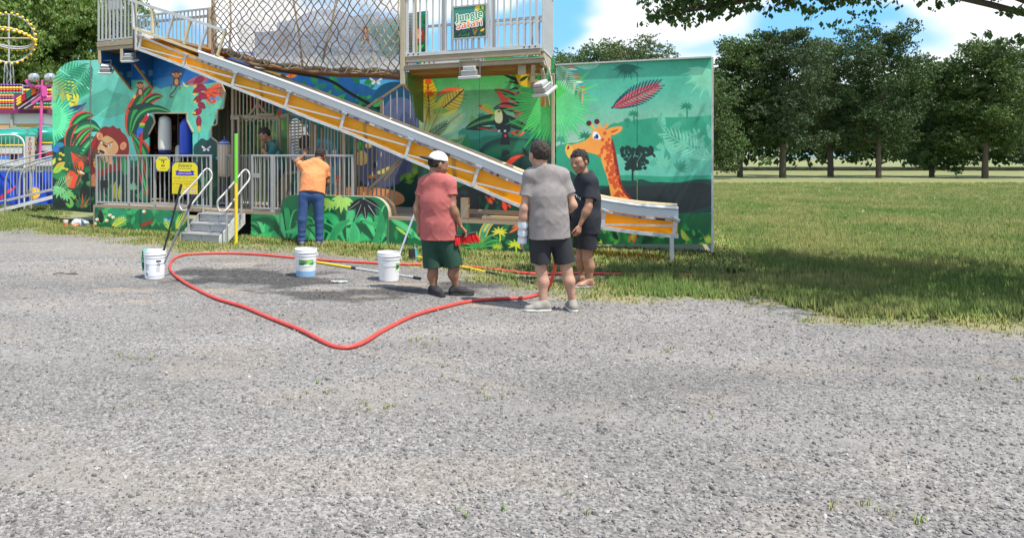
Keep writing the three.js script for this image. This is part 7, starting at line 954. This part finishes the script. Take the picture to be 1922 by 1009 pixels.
{ // red hose
  const pts = [[1420, 522], [1300, 519], [1200, 517], [1100, 516.5], [1000, 515], [930, 509], [868, 501], [800, 499], [740, 497.5], [660, 493.5], [600, 490], [545, 485], [490, 480], [440, 477.5], [390, 477.5], [350, 480], [327, 487], [319, 497], [322, 511], [340, 529], [370, 547], [410, 563], [455, 580], [505, 598], [565, 624], [625, 652], [675, 652], [722, 622], [775, 596], [830, 580], [880, 569], [930, 564], [985, 561.5], [1012, 555], [1026, 545]].map(([x, y], i) => { const p = gp(x, y, 0.021 + 0.004 * Math.sin(i * 2.7)); p[0] += 0.014 * Math.sin(i * 4.1); p[2] += 0.02 * Math.sin(i * 3.3 + 1); return p; });
  const p = grey.t.position, w = grey.J.wrR, hx = p.x + w[0] - 0.03, hy = p.y + w[1] + 0.01, hz = p.z + w[2] - 0.07, q = onGround(1026, 545);
  pts.push(at(1035, 528, 8.2), at(1041, 505, 8.0), at(1042, 480, 7.85), at(1039, 452, 7.72), at(1043, 425, 7.62), [hx, hy - 0.03, hz], [hx + 0.02, hy + 0.05, hz + 0.01]);
  const h = mesh('water_hose', tube(pts, 0.0185, false, 420, 9), mat(lin(0.70, 0.07, 0.055), 0.5, { map: (() => { const t = scuff.clone(); t.repeat.set(24, 1); t.needsUpdate = true; return t; })() })); { const a = pts[4], b = pts[5], m = mix3(a, b, 0.5), d = nrm3(sub3(b, a)); mesh('coupling', rod(add3(m, d, -0.05), add3(m, d, 0.05), 0.024, 0.024, 12), mat(lin(0.45, 0.32, 0.12), 0.35, { metalness: 0.8 }), h); } tag(h, 'red water hose looped over the gravel and held by the man in grey', 'hose'); }
{ // clear packet
  const R = rng(8), g = new THREE.PlaneGeometry(0.21, 0.085, 14, 7).rotateX(-Math.PI / 2), p = g.attributes.position; for (let i = 0; i < p.count; i++) p.setY(i, 0.012 + 0.016 * R() * (1 - Math.abs(p.getZ(i)) / 0.06) + 0.006 * R()); g.computeVertexNormals(); const q = gp(637, 530, 0); tag(mesh('plastic_packet', g, new THREE.MeshPhysicalMaterial({ color: lin(0.62, 0.68, 0.68), roughness: 0.25, side: THREE.DoubleSide, transmission: 0.25, thickness: 0 }), null, q, [0, -0.06, 0]), 'small crinkled clear packet on the gravel between two buckets', 'packet'); }
{ const p = gp(123, 425, 0), t = thing('paper_cup', 'white and orange paper cup standing in the grass', 'cup', p); mesh('cup', lathe([[0.001, 0.002], [0.042, 0.002], [0.056, 0.15], [0.053, 0.15], [0.04, 0.008], [0.001, 0.008]]), mat(lin(0.75, 0.74, 0.72), 0.6, { side: THREE.DoubleSide }), t); mesh('print_band', lathe([[0.0445, 0.02], [0.052, 0.09]]), mat(lin(0.75, 0.17, 0.05), 0.6, { side: THREE.DoubleSide }), t); mesh('rim', new THREE.TorusGeometry(0.055, 0.003, 6, 24).rotateX(Math.PI / 2).translate(0, 0.15, 0), mat(lin(0.75, 0.74, 0.72), 0.6), t); }
{ const p = gp(149, 426, 0), f = (x, y, z) => ball([0, 0.08, 0], [0.19, 0.1, 0.12])(x, y, z) + 0.07 * (fbm3(x * 16, y * 16, z * 16, 3) - 0.5); const b = mesh('plastic_bag', surfaceNet((x, y, z) => Math.max(f(x, y, z), 0.002 - y), [-0.26, -0.02, -0.2], [0.26, 0.24, 0.2], 0.011), new THREE.MeshPhysicalMaterial({ color: lin(0.55, 0.62, 0.70), roughness: 0.3, transmission: 0.3, thickness: 0, side: THREE.DoubleSide }), null, p); tag(b, 'crumpled pale blue plastic bag lying beside the cup', 'bag'); const w = mesh('food_wrapper', new THREE.PlaneGeometry(0.16, 0.09, 6, 4), mat(lin(0.5, 0.14, 0.06), 0.6, { side: THREE.DoubleSide }), null, [p[0] - 0.02, 0.09, p[2] + 0.14], [-0.7, 0.2, 0.9]); tag(w, 'brown and orange wrapper against the plastic bag', 'wrapper'); }
{ const p = gp(122, 516, 0.01), t = thing('twig', 'dry brown twig lying on the gravel at left', 'twig', p); mesh('stem', tube([[-0.17, 0.0, 0.01], [-0.08, 0.02, -0.01], [0.02, 0.012, 0.02], [0.17, 0.006, -0.015]], 0.006, false, 16, 5), barkMat, t); mesh('side_shoot', tube([[-0.06, 0.012, 0], [-0.03, 0.03, 0.05], [0.01, 0.02, 0.09]], 0.004, false, 8, 5), barkMat, t); mesh('side_shoot', tube([[0.03, 0.012, 0.02], [0.09, 0.02, 0.0], [0.13, 0.03, -0.06]], 0.004, false, 8, 5), barkMat, t); }

// ---------------------------------------------------------------- neighbouring ride at the far left
const pink = mat(lin(0.62, 0.08, 0.30), 0.45), magenta = mat(lin(0.22, 0.02, 0.12), 0.5), bulbs = { y: mat(lin(0.85, 0.55, 0.03), 0.3), r: mat(lin(0.5, 0.02, 0.05), 0.3), g: mat(lin(0.03, 0.30, 0.18), 0.3), o: mat(lin(0.85, 0.17, 0.03), 0.3), p: mat(lin(0.10, 0.03, 0.20), 0.3) };
{ const D = 26, c = at(16, 72, D), s = D / FOCAL, t = thing('hoop_light_tower', 'round hoop cage with yellow bulbs on a lattice mast', 'light wheel', [c[0], 0, -D]); const cy = c[1], R0 = 45 * s, bg = new THREE.SphereGeometry(0.055, 8, 6);
  const hoop = (rx, ry, rz, R = R0) => { const e = new THREE.Euler(rx, ry, rz), k = mesh('hoop', new THREE.TorusGeometry(R, 0.032, 6, 44).applyMatrix4(new THREE.Matrix4().makeRotationFromEuler(e)), M.greyPaint, t, [0, cy, 0]); for (let i = 0; i < 30; i++) { const a = i / 30 * 6.283, p = new THREE.Vector3(Math.cos(a) * (R + 0.05), Math.sin(a) * (R + 0.05), 0.03).applyEuler(e); mesh('bulb', bg, bulbs.y, k, p.toArray()); } };
  hoop(0, 0.35, 0); hoop(1.25, 0, 0.25, R0 * 0.96); hoop(1.35, 0, -0.3, R0 * 0.96); mesh('spoke', rod([-R0, cy, 0.02], [R0, cy, 0.02], 0.03), M.tanLight, t); mesh('hub', rod([0, cy - R0, 0], [0, cy + R0, 0], 0.035), M.greyPaint, t);
  const yb = at(16, 160, D)[1]; for (const [x, z] of [[-0.2, 0.2], [0.2, 0.2], [-0.2, -0.2], [0.2, -0.2]]) mesh('mast_leg', rod([x * 0.5, cy - R0, z * 0.5], [x * 1.5, 0, z * 1.5], 0.025, 0.025, 6), M.galv, t); const ls = []; for (let i = 0; i < 9; i++) { const y0 = (cy - R0) * i / 9, y1 = (cy - R0) * (i + 1) / 9, k0 = lerp(0.3, 0.1, i / 9), k1 = lerp(0.3, 0.1, (i + 1) / 9), q = i % 2 ? 1 : -1; mesh('lattice_bar', rod([-k0 * q, y0, k0], [k1 * q, y1, k1], 0.014, 0.014, 5), M.galv, t); } }
function bulbBoard(label, x0, x1, y0, y1, D, rows, n) { const a = at(x0, y1, D), b = at(x1, y0, D), t = thing('light_board', label, 'light board', [(a[0] + b[0]) / 2, a[1], -D], 0, 'bulb boards of the left ride'), w = b[0] - a[0], h = b[1] - a[1], bg = new THREE.SphereGeometry(0.07, 8, 6).scale(1, 0.8, 0.8); mesh('panel', box(w, h, 0.08, 0, h / 2, 0), M.whitePaint, t); rows.forEach((c, r) => { for (let i = 0; i < n; i++) mesh('bulb', bg, bulbs[c], t, [-w / 2 + w * (i + 0.5) / n, h - h * (r + 0.5) / rows.length, 0.07]); }); }
bulbBoard('white board with four rows of coloured bulbs, upper left', -12, 42, 158, 177, 23.5, ['p', 'y', 'r', 'g'], 9); bulbBoard('board of six dense rows of coloured bulbs below the white one', -12, 26, 177.6, 205, 23.4, ['o', 'p', 'y', 'r', 'g', 'o'], 7); bulbBoard('narrow bulb board behind the pink mast', 44, 97, 160, 205, 24.2, ['p', 'y', 'r', 'y', 'r', 'g', 'o'], 11);
{ const D = 22.8, q = (x, y, dz = 0) => at(x, y, D - dz), t = thing('ride_mast', 'pink steel mast with cross arm and braces at the left', 'mast', [q(75, 320)[0], 0, -D]); const L = (x, y, dz) => { const p = q(x, y, dz); return [p[0] - t.position.x, p[1], p[2] + D]; };
  mesh('post', rod(L(73, 322), L(79, 150), 0.055, 0.045, 10), pink, t); mesh('lower_post', rod([L(73, 322)[0], 0, 0], L(73, 322), 0.05, 0.05, 8), M.greyPaint, t); mesh('arm', bar(L(56, 162), L(97, 160), 0.07), pink, t); mesh('arm', bar(L(48, 150), L(60, 164), 0.09), pink, t); mesh('gusset', box(0.16, 0.34, 0.1, ...L(83, 172, 0.05), 0.02), pink, t); mesh('arm', bar(L(81, 186), L(97, 184), 0.12), pink, t); mesh('brace', bar(L(60, 194), L(77, 182), 0.09), pink, t); mesh('base_shoe', box(0.16, 0.12, 0.16, ...L(73, 322), 0.02), M.greyPaint, t); for (const x of [63, 93]) { const k = mesh('lamp_head', lathe([[0.001, 0.28], [0.12, 0.27], [0.17, 0.2], [0.18, 0.05], [0.10, 0], [0.001, 0]], 16), M.chrome, t, L(x, 153)); } mesh('cable', tube([L(60, 158), L(70, 166), L(76, 160)], 0.014, false, 12, 5), M.whitePaint, t); }
{ const D = 23.0, t = thing('tube_light_rack', 'slanted rack of yellow, red, green and orange tube segments on dark panel', 'light rack', at(50, 204, D)); const L = (x, y, z = 0) => { const p = at(x, y, D); return [p[0] - t.position.x, p[1] - t.position.y, z]; }; const s = new THREE.Shape([L(27, 204), L(27, 178), L(50, 176), L(70, 160), L(78, 160), L(78, 178), L(60, 204)].map((p) => new THREE.Vector2(p[0], p[1]))); mesh('panel', new THREE.ExtrudeGeometry(s, { depth: 0.05, bevelEnabled: false }), magenta, t); const cs = ['y', 'r', 'g', 'o']; for (let r = 0; r < 3; r++) for (let i = 0; i < 4; i++) { const x = 34 + i * 9, y = 187 - i * 6.2 + r * 5; mesh('tube_segment', rod(L(x, y, 0.1), L(x + 8.4, y - 5.8, 0.1), 0.042, 0.042, 9), bulbs[cs[i]], t); } for (const o of [0, 12]) mesh('rail', bar(L(36 + o, 204, 0.1), L(78, 176 + o * 0.85, 0.1), 0.04), M.greyPaint, t); }
{ const D = 24.5, a = at(-14, 262, D), b = at(82, 213, D), t = thing('striped_booth', 'booth wall in white, tan, purple, blue and red stripes', 'booth', [(a[0] + b[0]) / 2, 0, -D]), [c, g] = canvas(256, 160); const st = [['#e4e6ea', 26], ['#c8a06a', 24], ['#7a2a7a', 20], ['#e8e8ea', 5], ['#2a4fc0', 16], ['#e8e8ea', 5], ['#a02030', 12], ['#3f7fc8', 52]]; let y = 0; for (const [k, h] of st) { g.fillStyle = k; g.fillRect(0, y, 256, h); y += h; } g.fillStyle = '#e0b040'; for (let i = 0; i < 9; i++) g.fillRect(140 + i * 13, 28, 5, 20); const h = b[1]; mesh('wall', box(b[0] - a[0], h - 0.9, 1.2, 0, 0.9 + (h - 0.9) / 2, -0.6), mat('#ffffff', 0.5, { map: ctex(c) }), t); mesh('counter_base', box(b[0] - a[0], 0.9, 1.1, 0, 0.45, -0.62), M.whitePaint, t); mesh('corner_post', box(0.07, h, 0.07, (b[0] - a[0]) / 2 - 1.12, h / 2, 0.04), M.greyPaint, t); mesh('valance', box(b[0] - a[0] + 0.3, 0.16, 1.3, 0, h + 0.08, -0.5), magenta, t); }
function gondola(label, x, y, D, w) { const p = at(x, y, D), t = thing('ride_car', label, 'ride car', [p[0], p[1] - 0.42, -D], 0, 'green cars of the left ride'); const pr = [[0.001, 0], [0.35, 0.02], [0.5, 0.18], [0.56, 0.42], [0.6, 0.62], [0.55, 0.78], [0.5, 0.62], [0.46, 0.4], [0.001, 0.22]].map(([a, b]) => [a * w, b]); const g = new THREE.MeshPhysicalMaterial({ color: lin(0.012, 0.26, 0.18), roughness: 0.3, clearcoat: 0.6, side: THREE.DoubleSide }); mesh('tub', lathe(pr, 24), g, t); mesh('seat_back', new THREE.SphereGeometry(0.42 * w, 14, 8, 0, 6.28, 0, 1.3).scale(1, 0.9, 0.5).translate(0, 0.45, -0.25), g, t); mesh('lap_bar', rod([-0.55 * w, 0.8, 0.35], [0.55 * w, 0.84, 0.35], 0.02), M.chrome, t); mesh('lap_bar', rod([-0.5 * w, 0.68, 0.4], [0.5 * w, 0.7, 0.4], 0.018), M.chrome, t); mesh('yellow_trim', box(0.95 * w, 0.05, 0.03, 0, 0.3, 0.52 * w, 0.01), bulbs.y, t); mesh('number_plate', box(0.9 * w, 0.22, 0.03, 0, 0.14, 0.5 * w, 0.01), M.whitePaint, t); mesh('pedestal', rod([0, -p[1] + 0.45, 0], [0, 0.02, 0], 0.12, 0.12, 10), magenta, t); }
gondola('green ride car with yellow trim behind the lettered post', 24, 266, 22.4, 1.25); gondola('green ride car farther back, right of the lettered post', 78, 262, 23.6, 1.3);
{ const D = 21.2, t = thing('lettered_post', 'tall plain post board with stacked dark red letters', 'sign', [at(56, 322, D)[0], 0, -D]), h1 = at(56, 256, D)[1], h0 = at(56, 318, D)[1], w = 17 * D / FOCAL, [c, g] = canvas(72, 264); g.fillStyle = '#b9aea2'; g.fillRect(0, 0, 72, 264); g.fillStyle = '#a89c90'; g.fillRect(0, 128, 72, 6); g.textAlign = 'center'; g.font = 'bold 42px sans-serif'; [...'POORTIM'].forEach((l, i) => { g.fillStyle = i < 4 ? '#7a1f30' : '#4a3038'; g.fillText(l, 36, 38 + i * 37); }); mesh('post', box(0.06, h1 - 0.1, 0.05, 0, (h1 - 0.1) / 2, -0.05), M.greyPaint, t); mesh('board', box(w, h1 - h0, 0.03, 0, (h0 + h1) / 2, 0), M.tanLight, t); mesh('lettering', new THREE.PlaneGeometry(w * 0.98, (h1 - h0) * 0.99).translate(0, (h0 + h1) / 2, 0.019), mat('#ffffff', 0.6, { map: ctex(c) }), t); }
{ const D = 21.8, a = at(-20, 322, D), b = at(108, 300, D), t = thing('stage_edge', 'white platform edge of the left ride above the blue tarp', 'platform', [(a[0] + b[0]) / 2, a[1], -D]), w = b[0] - a[0]; mesh('edge', box(w, b[1] - a[1], 0.3, 0, (b[1] - a[1]) / 2, -0.15, 0.01), M.whitePaint, t); mesh('rail', box(w, 0.04, 0.05, 0, (b[1] - a[1]) * 0.5, 0.03), M.galv, t); for (let i = 0; i < 4; i++) mesh('leg', box(0.08, a[1], 0.08, -w / 2 + 0.3 + i * (w - 0.6) / 3, -a[1] / 2, -0.2), M.galvDark, t); }
{ const D = 21.5, a = at(-20, 383, D), b = at(106, 323, D), w = b[0] - a[0], [c, g] = canvas(512, 240); g.fillStyle = '#1a45b8'; g.fillRect(0, 0, 512, 240); g.fillStyle = '#d8a81c'; g.beginPath(); g.arc(335, 158, 46, 0, 7); g.fill(); g.fillStyle = '#d83048'; g.beginPath(); g.moveTo(60, 190); g.lineTo(190, 100); g.lineTo(200, 112); g.lineTo(120, 180); g.lineTo(60, 215); g.fill(); g.fillStyle = '#123590'; for (let i = 0; i < 6; i++) g.fillRect(30 + i * 88, 0, 3, 240);
  const geo = new THREE.PlaneGeometry(w, b[1] - Math.max(0.02, a[1]), 60, 10), p = geo.attributes.position; for (let i = 0; i < p.count; i++) p.setZ(i, 0.05 * Math.sin(p.getX(i) * 9 + 2 * Math.sin(p.getY(i) * 3)) + 0.03 * Math.sin(p.getX(i) * 23)); geo.computeVertexNormals(); const t = mesh('tarp_skirt', geo, mat('#ffffff', 0.45, { map: ctex(c), side: THREE.DoubleSide }), null, [(a[0] + b[0]) / 2, (b[1] + Math.max(0.02, a[1])) / 2, -D]); tag(t, 'blue tarp skirt with yellow disc and red stripe', 'tarp'); }
{ // ramp with rails
  const D = 20.0, t = thing('access_ramp', 'ridged metal ramp with bent tube railing at the far left', 'ramp', [at(10, 402, D)[0], 0, -D]); const L = (x, y, z = 0) => { const p = at(x, y, D); return [p[0] - t.position.x, Math.max(0.01, p[1]), z]; };
  const A = L(-14, 400), B = L(106, 366), W = 0.9; for (let i = 0; i < 14; i++) { const p = mix3(A, B, i / 14), q = mix3(A, B, (i + 0.93) / 14); mesh('ramp_plate', bar([p[0], p[1], -W / 2], [q[0], q[1], -W / 2], W, 0.03), M.galv, t); } mesh('side_channel', bar(add3(A, [0, -0.02, 0.02]), add3(B, [0, -0.02, 0.02]), 0.03, 0.1), M.whitePaint, t);
  for (const z of [0.03, -W]) { const tp = [L(10, 402, z), L(10, 360, z), L(11, 338, z), L(15, 324, z), L(24, 315, z), L(60, 303, z), L(108, 290, z)]; tp[0][1] = 0; const k = mesh('top_rail', tube(tp, 0.026, false, 50, 8, 0.3), M.galv, t); mesh('mid_rail', rod(L(-14, 381, z), L(108, 352, z), 0.02), M.galv, t); for (let i = 0; i < 15; i++) { const x = 20 + i * 6; mesh('picket', rod(L(x, 318 - (x - 20) * 0.31, z), L(x, 371 - (x - 10) * 0.235, z), 0.009, 0.009, 6), M.galv, t); } }
  mesh('top_rail', rod(L(-14, 312, -0.1), L(108, 279, -0.1), 0.022), M.galv, t); }
{ const D = 21.0, t = thing('tube_gate', 'bent white tube barrier left of the lettered post', 'barrier', [at(20, 300, D)[0], 0, -D]); const L = (x, y) => { const p = at(x, y, D); return [p[0] - t.position.x, p[1], 0]; }; mesh('frame', tube([L(-14, 254), L(20, 253), L(36, 257), L(44, 268), L(45, 290), L(45, 322)], 0.028, false, 40, 8), M.whitePaint, t); for (let i = 0; i < 5; i++) mesh('picket', rod(L(2 + i * 8, 320), L(2 + i * 8, 256), 0.011, 0.011, 6), M.greyPaint, t); mesh('rail', rod(L(-14, 318), L(46, 318), 0.018), M.greyPaint, t); mesh('post', rod([L(45, 322)[0], 0, 0], L(45, 322), 0.026), M.whitePaint, t); }

renderer.render(scene, camera);
